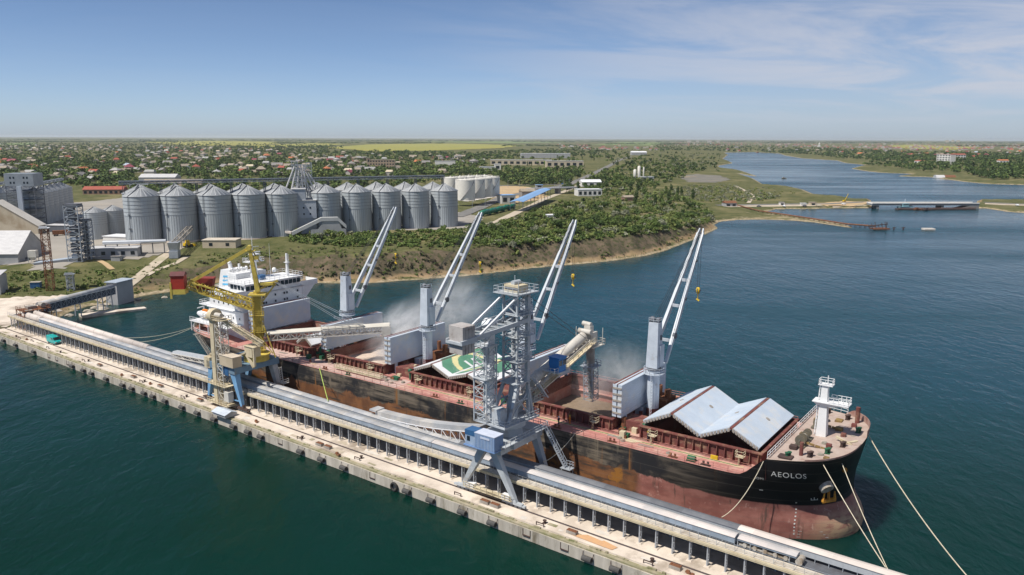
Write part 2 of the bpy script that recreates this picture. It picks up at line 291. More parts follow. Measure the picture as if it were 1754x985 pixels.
# the waterline, walked from the quay root round the bluff, the spit, the channel and the far bank: x, y, bank height, bank width, inland height, run
_sh = [(95, 546, 2.4, 3, 9, 110), (122, 533, 2, 5, 9, 100), (152, 524, 2, 6, 10, 95), (200, 518, 2.5, 10, 11, 80), (245, 507, 4, 14, 11.5, 70), (290, 500, 6, 20, 12, 60), (335, 493, 8.5, 20, 12, 50), (400, 489, 10.5, 17, 12.5, 80), (460, 486.5, 11, 14, 12.5, 90), (530, 485, 11.5, 14, 13, 90),
 (640, 484, 11.5, 14, 13, 90), (700, 480, 11.5, 14, 13, 90), (760, 475.5, 11.5, 14, 13, 90), (800, 472, 11.5, 14, 13, 90), (860, 465, 11.5, 14, 13, 90), (910, 459, 11.5, 14, 13, 90), (957, 455, 11.5, 15, 13, 90), (1005, 451, 11.5, 16, 13, 90), (1057, 445.5, 11, 17, 13, 90), (1111, 437, 10.5, 17, 12, 90),
 (1140, 429, 10, 17, 12, 90), (1171, 417, 9, 16, 12, 90), (1195, 407, 8, 14, 12, 90), (1215, 398, 6, 12, 11, 90), (1230, 391, 4.5, 10, 10, 90), (1223, 385, 3, 8, 9, 110), (1233, 379.5, 1.2, 6, 6, 120), (1265, 376.5, .8, 5, 3, 150), (1300, 376, .7, 4, 2, 150), (1336, 376.5, .7, 4, 1, 100), (1366, 378.5, .6, 3, .8, 50),
 (1394, 381, .5, 3, .7, 50), (1437, 387.5, .45, 3, .6, 50), (1461, 391, .4, 2, .5, 50), (1451, 385.5, .4, 2, .5, 50), (1394, 375.5, .5, 3, .7, 50), (1351, 368.5, .6, 3, .8, 50), (1310, 362.5, .8, 3, 1.4, 50), (1330, 358, 1.5, 4, 2.2, 60), (1380, 357.5, 1.6, 4, 2.2, 60), (1422, 356.5, 1.8, 4, 2.3, 60), (1496, 356, 2.2, 4, 2.4, 60),
 (1491, 343, 2.2, 4, 2.4, 60), (1468, 342, 1.8, 4, 2.2, 60), (1436, 335.5, .9, 8, 2, 150), (1394, 332.5, .9, 8, 3, 200), (1376, 325, 1.2, 8, 4, 250), (1350, 319, 1.5, 8, 6, 250), (1307, 316, 1.5, 8, 7, 250), (1290, 306, 2, 8, 8, 250), (1262, 297, 2.5, 8, 10, 250), (1300, 303, 1, 8, 6, 250), (1268, 292, 2, 8, 9, 250), (1234, 288, 3, 8, 12, 250),
 (1229, 284, 3, 8, 12, 250), (1255, 279.5, 3, 8, 12, 250), (1238, 272, 3, 8, 12, 250), (1246, 265, 3, 8, 12, 250), (1240, 261.5, 3, 10, 12, 300), (1290, 260.5, 3, 10, 13, 300), (1336, 263, 3, 10, 13, 300), (1345, 266.5, 1.5, 10, 10, 300), (1372, 271, 1.5, 10, 10, 300), (1434, 275, 3, 10, 12, 300), (1447, 279, 3, 10, 13, 300), (1482, 282.5, 2, 10, 13, 300),
 (1458, 289, 1, 10, 10, 300), (1482, 293, 1.5, 10, 10, 300), (1509, 296, 1.5, 10, 12, 260), (1566, 298, 1.5, 10, 12, 220), (1535, 302, .8, 8, 10, 200), (1596, 303.5, 1.5, 8, 11, 200), (1648, 311, 1.5, 8, 11, 200), (1690, 315, 2, 8, 12, 200), (1754, 317, 2, 8, 12, 200), (1850, 321, 2, 8, 12, 200)]
_e0 = [(PW(-190, -4), 2.6, .5, 2.6, 60), (PW(-3, -4), 2.6, .5, 2.6, 60), (PW(-3, 13), 2.6, .8, 3, 60)]
_far = [((2600, 1150), 3, 10, 13, 300), ((60000, 9000), 5, 10, 14, 300), ((60000, 70000), 5, 10, 14, 300), ((-60000, 70000), 5, 10, 14, 300), ((-60000, 300), 5, 10, 14, 300)]
MAIN = [(p.x, p.y, *r) for p, *r in _e0]+[(at(x, y).x, at(x, y).y, *r) for x, y, *r in _sh]+[(p[0], p[1], *r) for p, *r in _far]
EAST = [(at(x, y).x, at(x, y).y, h, 4, 2.4, 60) for x, y, h in ((1668, 356.5, 2.2), (1690, 357, 1.2), (1728, 363, .9), (1754, 364.5, .9), (1840, 371, 1), (2000, 378, 1), (2000, 352, 2), (1850, 344.5, 2), (1754, 343.5, 2), (1676, 343.5, 2.2))]
def _prep(poly):
    P = np.array(poly); A = P[:, :2]; B = np.roll(A, -1, 0); at_ = (P[:, 2:]+np.roll(P[:, 2:], -1, 0))/2; return A, B, at_
_polys = [_prep(MAIN), _prep(EAST)]
def _sd(X, Y):
    """signed distance inland and bank attributes for arrays of points"""
    best = None
    for A, B, T in _polys:
        ins = np.zeros(X.shape, bool); D = np.full(X.shape, 1e18); ws = np.zeros(X.shape); acc = np.zeros(X.shape+(4,))
        for i in range(len(A)):
            ax, ay = A[i]; bx, by = B[i]
            c = ((ay > Y) != (by > Y)); 
            if by != ay: ins ^= c & (X < (bx-ax)*(Y-ay)/(by-ay)+ax)
            dx, dy = bx-ax, by-ay; t = np.clip(((X-ax)*dx+(Y-ay)*dy)/(dx*dx+dy*dy), 0, 1); d2 = (X-ax-t*dx)**2+(Y-ay-t*dy)**2
            D = np.minimum(D, d2); w = 1/(d2+4)**1.5; ws += w; acc += w[..., None]*T[i]
        d = np.sqrt(D); d = np.where(ins, d, -d); at_ = acc/ws[..., None]
        if best is None: best = (d, at_)
        else:
            k = d > best[0]; best = (np.where(k, d, best[0]), np.where(k[..., None], at_, best[1]))
    return best
def _noise(X, Y, s, seed):
    r = np.random.RandomState(seed); o = np.zeros(X.shape)
    for k in range(7):
        a = r.uniform(0, 2*pi); f = r.uniform(.5, 1.6)/s; o += np.sin((X*cos(a)+Y*sin(a))*2*pi*f+r.uniform(0, 6.28))
    return o/7**.5/1.2
def _smooth(t): t = np.clip(t, 0, 1); return t*t*(3-2*t)
def height(X, Y):
    X = np.asarray(X, float); Y = np.asarray(Y, float); d, a = _sd(X, Y)
    jit = _noise(X, Y, 14, 3)*.9+_noise(X, Y, 34, 4)*1.4
    soft = np.clip(a[..., 0]/10, 0, 1)
    dj = d+np.where(d > 0, jit*soft*np.clip(d/4, 0, 1), 0)
    up = np.clip(dj/np.maximum(a[..., 1], .5), 0, 1)
    z = np.where(d > 0, a[..., 0]*(.35*up+.65*_smooth(up)), np.clip(d*.12, -4, 0))
    z = z+(a[..., 2]-a[..., 0])*_smooth((d-a[..., 1])/a[..., 3])
    R = np.hypot(X, Y)
    z = z+np.where(d > 20, (_noise(X, Y, 60, 5)*.35+_noise(X, Y, 900, 6)*np.clip((R-900)/2500, 0, 1)*3)*np.clip((d-20)/60, 0, 1)*soft, 0)
    return z
def hz(x, y): return float(height(np.array([x]), np.array([y]))[0])
def G(x, y, dz=0.):
    """the point of the ground that the photo shows at a pixel"""
    z = 10.
    for _ in range(12):
        p = at(x, y, z); z = .5*z+.5*hz(p.x, p.y)
    p = at(x, y, z); p.z = hz(p.x, p.y)+dz; return p
def groundmat():
    m = bpy.data.materials.new('earth_and_grass'); m.use_nodes = True; t = m.node_tree; L = t.links.new; b = t.nodes['Principled BSDF']
    b.inputs['Roughness'].default_value = 1; b.inputs['Specular IOR Level'].default_value = .1
    g = nd(t, 'ShaderNodeNewGeometry'); sp = nd(t, 'ShaderNodeSeparateXYZ'); L(g.outputs['Position'], sp.inputs[0]); sn = nd(t, 'ShaderNodeSeparateXYZ'); L(g.outputs['True Normal'], sn.inputs[0])
    def noise(s, det=5, ro=.6):
        n = nd(t, 'ShaderNodeTexNoise', i_Scale=s, i_Detail=det, i_Roughness=ro); L(g.outputs['Position'], n.inputs['Vector']); return n.outputs[0]
    def ramp(v, a, c):
        r = nd(t, 'ShaderNodeMapRange', interpolation_type='SMOOTHSTEP'); L(v, r.inputs[0]); r.inputs[1].default_value = a; r.inputs[2].default_value = c; return r.outputs[0]
    def mix(f, a, c):
        x = nd(t, 'ShaderNodeMixRGB'); L(f, x.inputs[0]) if not isinstance(f, float) else None
        for i, v in ((1, a), (2, c)):
            if isinstance(v, tuple): x.inputs[i].default_value = (*v, 1)
            else: L(v, x.inputs[i])
        return x.outputs[0]
    def add(a, c, k):
        n = nd(t, 'ShaderNodeMath', operation='MULTIPLY_ADD'); L(c, n.inputs[0]); n.inputs[1].default_value = k; L(a, n.inputs[2]); return n.outputs[0]
    grass = mix(ramp(noise(.09, 6, .7), .38, .62), (.078, .088, .032), (.140, .135, .060))
    grass = mix(ramp(noise(.022, 5), .50, .66), grass, (.20, .175, .085))
    grass = mix(ramp(noise(.6, 4), .55, .75), grass, (.055, .07, .025))
    clay = mix(ramp(noise(.12, 6, .7), .40, .62), (.165, .125, .085), (.095, .082, .052))
    clay = mix(ramp(noise(.45, 5, .65), .47, .62), clay, (.070, .074, .034))
    low = mix(ramp(noise(.10, 5), .35, .65), (.36, .255, .15), (.26, .185, .10))
    sandf = add(sp.outputs[2], noise(.10, 5), -6.)
    clay = mix(ramp(sandf, -1.6, .2), low, clay)
    steep = add(sn.outputs[2], noise(.08, 5), .12)
    col = mix(ramp(steep, .95, 1.02), clay, grass)
    beach = add(sp.outputs[2], noise(.13, 6, .7), -3.2)
    col = mix(ramp(beach, -1.35, -.75), mix(ramp(noise(.5, 5), .4, .6), (.46, .37, .25), (.27, .22, .14)), col)
    wet = nd(t, 'ShaderNodeMath', operation='LESS_THAN'); L(sp.outputs[2], wet.inputs[0]); wet.inputs[1].default_value = .12
    col = mix(wet.outputs[0], col, (.20, .17, .10))
    L(col, b.inputs['Base Color'])
    bp = nd(t, 'ShaderNodeBump', i_Distance=1.2); bp.inputs['Strength'].default_value = .6; L(noise(.5, 6, .7), bp.inputs['Height']); L(bp.outputs[0], b.inputs['Normal'])
    return m
M['earth'] = groundmat()
def terrain():
    na, nr = 760, 520; an = np.radians(np.linspace(-57, 57, na)); ra = np.concatenate([np.geomspace(125, 45000, nr)])
    X = np.sin(an)[None, :]*ra[:, None]; Y = np.cos(an)[None, :]*ra[:, None]
    Z = np.empty_like(X); D = np.empty_like(X)
    for i in range(0, nr, 20):
        Z[i:i+20] = height(X[i:i+20], Y[i:i+20])
    idx = np.arange(na*nr).reshape(nr, na); q = np.stack([idx[:-1, :-1], idx[:-1, 1:], idx[1:, 1:], idx[1:, :-1]], -1).reshape(-1, 4)
    keep = (Z.reshape(-1)[q] > -3.8).any(1); q = q[keep]
    used = np.unique(q); rem = np.full(na*nr, -1); rem[used] = np.arange(len(used)); q = rem[q]
    V = np.stack([X, Y, Z], -1).reshape(-1, 3)[used]
    me = bpy.data.meshes.new('terrain'); me.vertices.add(len(V)); me.vertices.foreach_set('co', V.ravel()); me.loops.add(q.size); me.loops.foreach_set('vertex_index', q[:, ::-1].ravel().astype(np.int32))
    me.polygons.add(len(q)); me.polygons.foreach_set('loop_start', np.arange(0, q.size, 4, dtype=np.int32)); me.polygons.foreach_set('use_smooth', np.ones(len(q), bool)); me.update(calc_edges=True); me.validate()
    me.materials.append(M['earth']); tag(link('terrain', me), kind='structure')
terrain()
def water():
    m = bpy.data.materials.new('harbour_water'); m.use_nodes = True; t = m.node_tree; L = t.links.new; b = t.nodes['Principled BSDF']
    b.inputs['Roughness'].default_value = .16; b.subsurface_method = 'BURLEY'; b.inputs['Subsurface Weight'].default_value = 1; b.inputs['Subsurface Radius'].default_value = (.6, 1, 1); b.inputs['Subsurface Scale'].default_value = 6; b.inputs['IOR'].default_value = 1.2
    g = nd(t, 'ShaderNodeNewGeometry'); mp = nd(t, 'ShaderNodeMapping'); mp.inputs['Rotation'].default_value = (0, 0, radians(35)); mp.inputs['Scale'].default_value = (1, .55, 1); L(g.outputs['Position'], mp.inputs[0])
    n0 = nd(t, 'ShaderNodeTexNoise', i_Scale=.012, i_Detail=4); L(g.outputs['Position'], n0.inputs['Vector'])
    mx = nd(t, 'ShaderNodeMixRGB'); r = nd(t, 'ShaderNodeMapRange'); L(n0.outputs[0], r.inputs[0]); r.inputs[1].default_value = .35; r.inputs[2].default_value = .65; L(r.outputs[0], mx.inputs[0])
    mx.inputs[1].default_value = (.0022, .0215, .0135, 1); mx.inputs[2].default_value = (.0028, .028, .021, 1); sp = nd(t, 'ShaderNodeSeparateXYZ'); L(g.outputs['Position'], sp.inputs[0]); n8 = nd(t, 'ShaderNodeTexNoise', i_Scale=.01, i_Detail=3); L(g.outputs['Position'], n8.inputs['Vector'])
    ad = nd(t, 'ShaderNodeMath', operation='MULTIPLY_ADD'); L(n8.outputs[0], ad.inputs[0]); ad.inputs[1].default_value = 120; sx = nd(t, 'ShaderNodeMath', operation='MULTIPLY_ADD'); L(sp.outputs[0], sx.inputs[0]); sx.inputs[1].default_value = .75; L(sp.outputs[1], sx.inputs[2]); L(sx.outputs[0], ad.inputs[2])
    r8 = nd(t, 'ShaderNodeMapRange', interpolation_type='SMOOTHSTEP'); L(ad.outputs[0], r8.inputs[0]); r8.inputs[1].default_value = 170; r8.inputs[2].default_value = 420     # sky reflection painted into the colour: green in the harbour arm, bluer outside
    m8 = nd(t, 'ShaderNodeMixRGB'); L(r8.outputs[0], m8.inputs[0]); L(mx.outputs[0], m8.inputs[1]); m8.inputs[2].default_value = (.0035, .041, .057, 1); L(m8.outputs[0], b.inputs['Base Color'])
    n9 = nd(t, 'ShaderNodeTexNoise', i_Scale=.006, i_Detail=5, i_Roughness=.6); mp9 = nd(t, 'ShaderNodeMapping'); mp9.inputs['Scale'].default_value = (.5, 1.6, 1); L(g.outputs['Position'], mp9.inputs[0]); L(mp9.outputs[0], n9.inputs['Vector']); r9 = nd(t, 'ShaderNodeMapRange'); L(n9.outputs[0], r9.inputs[0]); r9.inputs[1].default_value = .38; r9.inputs[2].default_value = .62; r9.inputs[3].default_value = .10; r9.inputs[4].default_value = .30; L(r9.outputs[0], b.inputs['Roughness'])
    prev = None
    for s, st, dist in ((.08, .30, 1.4), (.34, .42, .55), (1.2, .35, .15)):
        n = nd(t, 'ShaderNodeTexNoise', i_Scale=s, i_Detail=3, i_Roughness=.55, i_Distortion=.4); L(mp.outputs[0], n.inputs['Vector'])
        bp = nd(t, 'ShaderNodeBump', i_Distance=dist); bp.inputs['Strength'].default_value = st; L(n.outputs[0], bp.inputs['Height'])
        if prev: L(prev.outputs[0], bp.inputs['Normal'])
        prev = bp
    L(prev.outputs[0], b.inputs['Normal']); M['water'] = m
    mb = MB(); mb.add([(-9000, -600, 0), (9000, -600, 0), (9000, 9000, 0), (-9000, 9000, 0)], [(0, 1, 2, 3)]); tag(mb.build('water', 'water'), kind='structure')
water()
def strip(name, px, wid, m, off=.12, world=False, step=4.):
    """a road or path laid over the ground along points of the photo"""
    P = [Vector((p[0], p[1], 0)) for p in px] if world else [G(*p) for p in px]
    Q = []
    for a, b in zip(P[:-1], P[1:]):
        n = max(1, int((b-a).length/step))
        for i in range(n): Q.append(a.lerp(b, i/n))
    Q.append(P[-1]); mb = MB(); row = []
    for i, p in enumerate(Q):
        d = (Q[min(i+1, len(Q)-1)]-Q[max(i-1, 0)]); d.z = 0; d.normalize(); s = Vector((-d.y, d.x, 0))
        for k in (-1, 0, 1): q = p+s*(k*wid/2); row.append((q.x, q.y, hz(q.x, q.y)+off))
    fs = []
    for i in range(len(Q)-1):
        for k in (0, 1): fs.append((i*3+k, i*3+k+1, i*3+k+4, i*3+k+3))
    mb.add(row, [f[::-1] for f in fs]); o = mb.build(name, m); tag(o, kind='structure'); return o
def inside(poly, X, Y):
    r = np.zeros(X.shape, bool); n = len(poly)
    for i in range(n):
        ax, ay = poly[i][:2]; bx, by = poly[(i+1) % n][:2]
        if ay == by: continue
        r ^= ((ay > Y) != (by > Y)) & (X < (bx-ax)*(Y-ay)/(by-ay)+ax)
    return r
def patch(name, px, m, cell=2., off=.10, wob=3.):
    """an area of yard, sand or field laid over the ground inside an outline of the photo"""
    P = [G(*p) for p in px]; xs = [p.x for p in P]; ys = [p.y for p in P]
    nx = int((max(xs)-min(xs))/cell)+2; ny = int((max(ys)-min(ys))/cell)+2
    X, Y = np.meshgrid(min(xs)+np.arange(nx+1)*cell, min(ys)+np.arange(ny+1)*cell)
    cx, cy = X[:-1, :-1]+cell/2, Y[:-1, :-1]+cell/2; k = inside(P, cx+_noise(cx, cy, cell*12, 8)*wob, cy+_noise(cx, cy, cell*12, 9)*wob)
    Z = height(X, Y)+off; idx = np.arange(X.size).reshape(X.shape); jj, ii = np.nonzero(k)
    q = np.stack([idx[jj, ii], idx[jj, ii+1], idx[jj+1, ii+1], idx[jj+1, ii]], -1); used = np.unique(q); rem = np.full(X.size, -1); rem[used] = np.arange(len(used))
    V = np.stack([X.ravel(), Y.ravel(), Z.ravel()], -1)[used]; me = bpy.data.meshes.new(name); me.from_pydata(V.tolist(), [], rem[q].tolist()); me.materials.append(M[m]); me.update()
    return tag(link(name, me), kind='structure')
M['greydirt'] = mat('grey_gravel', (.20, .185, .155), (.15, .14, .115), .05, rough=1, stain=(.33, .25, .15), sscale=.03)
patch('yard', [(-30, 440), (60, 465), (120, 458), (150, 440), (230, 446), (300, 430), (340, 410), (420, 405), (500, 402), (600, 396), (800, 392), (830, 372), (700, 345), (300, 330), (100, 350), (-60, 380)], 'yard', 2.5, .14)
patch('quay_apron', [(-60, 505), (0, 512), (60, 508), (120, 505), (112, 522), (100, 538), (60, 541), (10, 562), (-60, 545)], 'concrete', 2, .10, .5)
patch('sand_yard', [(845, 318), (905, 320), (935, 330), (930, 342), (880, 348), (845, 345)], 'sandy', 3, .15)
patch('sand_yard', [(1160, 303), (1190, 298), (1235, 301), (1252, 308), (1225, 313), (1180, 312)], 'greydirt', 3, .15)
patch('sand_yard', [(140, 398), (215, 396), (216, 404), (160, 410)], 'sandy', 2, .2)
patch('sand_bank', [(1395, 349), (1445, 344.5), (1490, 348), (1470, 353), (1410, 353)], 'sandy', 3, .2)
strip('dirt_road', [(165, 516), (205, 493), (238, 474), (262, 455), (281, 440), (300, 428)], 5, 'dirtroad', .22)
strip('dirt_path', [(250, 472), (270, 463), (300, 452), (320, 440)], 3, 'dirtroad', .25)
strip('dirt_path', [(192, 462), (180, 452), (168, 446)], 2.5, 'sandy', .25)
strip('road', [(780, 372), (860, 338), (920, 326), (975, 316), (1005, 303), (1030, 291), (1046, 283), (1062, 274), (1080, 268)], 11, 'asphalt', .4, step=12)
strip('road', [(800, 322), (870, 318), (930, 317), (975, 316)], 8, 'asphalt', .45, step=10)
strip('railway_bed', [(770, 405), (800, 396), (845, 383), (885, 364), (930, 342), (990, 318)], 7, 'dirtroad', .2, step=8)
strip('causeway_bank', [(1238, 353), (1290, 352.5), (1350, 352), (1420, 351.5), (1490, 351)], 20, 'dirtroad', .16, step=8)
strip('causeway_bank', [(1672, 351.5), (1754, 351.5), (1840, 352)], 16, 'dirtroad', .16, step=8)
strip('causeway_road', [(1228, 352), (1290, 351), (1350, 350), (1420, 349.5), (1492, 349)], 9, 'asphalt', .3, step=8)
strip('causeway_road', [(1670, 350), (1754, 350), (1840, 351)], 9, 'asphalt', .3, step=8)
strip('dirt_road', [(1258, 318), (1275, 326), (1290, 336), (1282, 348)], 4, 'dirtroad', .3, step=8)
# fields of the far plain
for nm, px, m in (('field', [(245, 243.5), (330, 240.8), (500, 243.5), (440, 249.5), (330, 250)], 'field'), ('field', [(560, 253), (640, 247.2), (760, 246), (900, 248.8), (860, 254), (720, 259), (640, 260)], 'field'), ('field', [(400, 250.5), (540, 245.5), (600, 247), (520, 252), (440, 254)], 'field'),
                  ('field', [(1010, 248.5), (1070, 243.3), (1140, 244.5), (1120, 250)], 'fieldgreen'), ('field', [(1515, 250), (1560, 247.8), (1680, 253), (1640, 257), (1560, 255.5)], 'field'), ('field', [(700, 243), (860, 242), (980, 244), (880, 246)], 'fieldgreen'), ('field', [(-40, 247), (60, 244), (60, 248), (-40, 250)], 'fieldgreen')):
    patch(nm, px, m, 22., 1.2, 15)
# ------------------------------------------------------------------ the air between here and the horizon
def haze():
    m = bpy.data.materials.new('summer_haze'); m.use_nodes = True; t = m.node_tree; t.nodes.clear()
    v = nd(t, 'ShaderNodeVolumePrincipled'); v.inputs['Color'].default_value = (.86, .92, 1, 1); v.inputs['Density'].default_value = 3.2e-5; v.inputs['Anisotropy'].default_value = .2
    o = nd(t, 'ShaderNodeOutputMaterial'); t.links.new(v.outputs[0], o.inputs['Volume']); M['haze'] = m
    MB().box(-60000, 60000, -1500, 60000, -6, 90).build('haze', 'haze')['kind'] = 'stuff'
haze()
# ------------------------------------------------------------------ the bulk carrier, in its own frame: x from stern to bow, y to port, z up from the water
def _ip(z, zs, vs): return float(np.interp(z, zs, vs))
_ZB = [-3, 0, 2.5, 4.5, 6, 9, 11.2, 15.8]
def bow_hb(a, z):
    end = _ip(z, _ZB, [180, 180.9, 181.0, 179.6, 178.9, 178.9, 179.3, 180.2]); a0 = _ip(z, _ZB, [138, 140, 141, 143, 146, 149, 151, 152]); n = _ip(z, _ZB, [2.2, 2.2, 2.2, 2.2, 2.2, 2.6, 3.2, 4]); p = _ip(z, _ZB, [.45, .45, .45, .45, .45, .42, .38, .33])
    if a >= end: return 0.
    t = max(0, (a-a0)/(end-a0)); return (1-t**n)**p
_ZS = [-3, 0, 4, 7, 9.5, 13]
def stern_hb(a, z):
    st = _ip(z, _ZS, [20, 15, 8, 3.5, 1.2, 0]); a2 = _ip(z, _ZS, [62, 58, 46, 34, 24, 16]); n = _ip(z, _ZS, [1.5, 1.6, 1.8, 2.2, 2.6, 3]); p = _ip(z, _ZS, [.8, .75, .62, .5, .42, .38])
    if a <= st: return 0.
    t = max(0, (a2-a)/(a2-st)); return (1-t**n)**p
def hull_hb(a, z): return 16.3*bow_hb(a, z)*stern_hb(a, z)
def span(z): return _ip(z, _ZS, [20, 15, 8, 3.5, 1.2, 0]), _ip(z, _ZB, [180, 180.9, 181.0, 179.6, 178.9, 178.9, 179.3, 180.2])
def sheer(a):
    z = 11.2+1.3*max(0, min(1, (26-a)/14))+ (0 if a < 164 else 3.7*float(_smooth((a-164)/5.2))+max(0, a-169)*.07)
    return z
def hullmat():
    m = bpy.data.materials.new('worn_hull_paint'); m.use_nodes = True; t = m.node_tree; L = t.links.new; b = t.nodes['Principled BSDF']; b.inputs['Roughness'].default_value = .55; b.inputs['Specular IOR Level'].default_value = .35
    tc = nd(t, 'ShaderNodeTexCoord'); sp = nd(t, 'ShaderNodeSeparateXYZ'); L(tc.outputs['Object'], sp.inputs[0])
    def noise(s, st=(1, 1, 1), det=6, ro=.62, dis=0.):
        mp = nd(t, 'ShaderNodeMapping'); mp.inputs['Scale'].default_value = st; L(tc.outputs['Object'], mp.inputs[0]); n = nd(t, 'ShaderNodeTexNoise', i_Scale=s, i_Detail=det, i_Roughness=ro, i_Distortion=dis); L(mp.outputs[0], n.inputs['Vector']); return n.outputs[0]
    def mr(v, a, c, lo=0., hi=1., sm=True):
        r = nd(t, 'ShaderNodeMapRange'); 
        if sm: r.interpolation_type = 'SMOOTHSTEP'
        L(v, r.inputs[0]); r.inputs[1].default_value = a; r.inputs[2].default_value = c; r.inputs[3].default_value = lo; r.inputs[4].default_value = hi; return r.outputs[0]
    def ma(op, a, c):
        n = nd(t, 'ShaderNodeMath', operation=op, use_clamp=False)
        for i, v in enumerate((a, c)):
            if isinstance(v, (int, float)): n.inputs[i].default_value = v
            else: L(v, n.inputs[i])
        return n.outputs[0]
    def mix(f, a, c):
        x = nd(t, 'ShaderNodeMixRGB'); L(f, x.inputs[0])
        for i, v in ((1, a), (2, c)):
            if isinstance(v, tuple): x.inputs[i].default_value = (*v, 1)
            else: L(v, x.inputs[i])
        return x.outputs[0]
    X, Z = sp.outputs[0], sp.outputs[2]
    aft = mr(X, 168, 138)                                    # the bow is freshly black, the rest is scraped
    scr = mix(mr(noise(.5, (.22, .22, 2.6)), .37, .62), (.014, .014, .014), (.19, .155, .115))
    scr = mix(mr(noise(.35, (2.2, 2.2, .10)), .55, .72), scr, (.20, .165, .12))
    scr = mix(mr(noise(.09), .50, .62), scr, (.024, .024, .026))
    scr = mix(mr(noise(.22, (3, 3, .16)), .62, .72), scr, (.26, .12, .04))
    blk = mix(ma('MULTIPLY', aft, .92), (.006, .006, .0075), scr)
    red = mix(mr(noise(.30, (1, 1, 1.6)), .36, .64), (.25, .095, .078), (.36, .155, .125))
    red = mix(mr(noise(.9, (1, 1, .8)), .60, .74), red, (.50, .30, .25))
    red = mix(mr(noise(.6, (1.6, 1.6, .25)), .56, .70), red, (.13, .075, .06))
    pale = ma('MULTIPLY', mr(X, 172, 180), mr(Z, 5.5, 2.5)); red = mix(ma('MULTIPLY', pale, mr(noise(.5, (1, 1, 3)), .3, .6)), red, (.50, .34, .21))
    rust = mix(mr(noise(.35, (1, 1, .7)), .36, .64), (.235, .105, .045), (.135, .062, .032)); rust = mix(mr(noise(.5, (.3, .3, 2.)), .52, .66), rust, (.055, .042, .034))
    rust = mix(mr(noise(.28, (2, 2, .3)), .58, .72), rust, (.085, .06, .045))
    rz = ma('ADD', mr(X, 152, 140), ma('MULTIPLY', ma('SUBTRACT', noise(.12), .5), .9)); low = mix(mr(rz, .35, .6), red, rust)
    line = ma('ADD', ma('ADD', Z, ma('MULTIPLY', ma('MULTIPLY', ma('SUBTRACT', noise(.14, (1, 1, .7), 9, .72), .5), 6.), aft)), ma('MULTIPLY', aft, -1.1))
    col = mix(mr(line, 5.8, 6.12), low, blk)
    spot = ma('MULTIPLY', mr(noise(.16), .60, .66), aft); col = mix(ma('MULTIPLY', spot, mr(Z, 8.5, 6)), col, (.30, .13, .025))
    seam = nd(t, 'ShaderNodeTexWave', wave_type='BANDS', bands_direction='Z', i_Scale=.16); L(tc.outputs['Object'], seam.inputs[0]); col = mix(mr(seam.outputs['Fac'], .985, 1., 0., .25), col, (.16, .14, .12))
    L(col, b.inputs['Base Color'])
    bp = nd(t, 'ShaderNodeBump', i_Distance=.25); bp.inputs['Strength'].default_value = .25; L(noise(.5, (1, 1, .3)), bp.inputs['Height']); L(bp.outputs[0], b.inputs['Normal'])
    return m
M['hull'] = hullmat()
SHIP = thing('bulk_carrier', 'long bulk carrier with black hull, red boot top and open hatches moored along the pier', 'cargo ship', SO, SHIP_A)
HATCH = [(28.2, 51.2), (57.2, 76.8), (86, 107), (116.2, 137.4), (143.6, 166)]
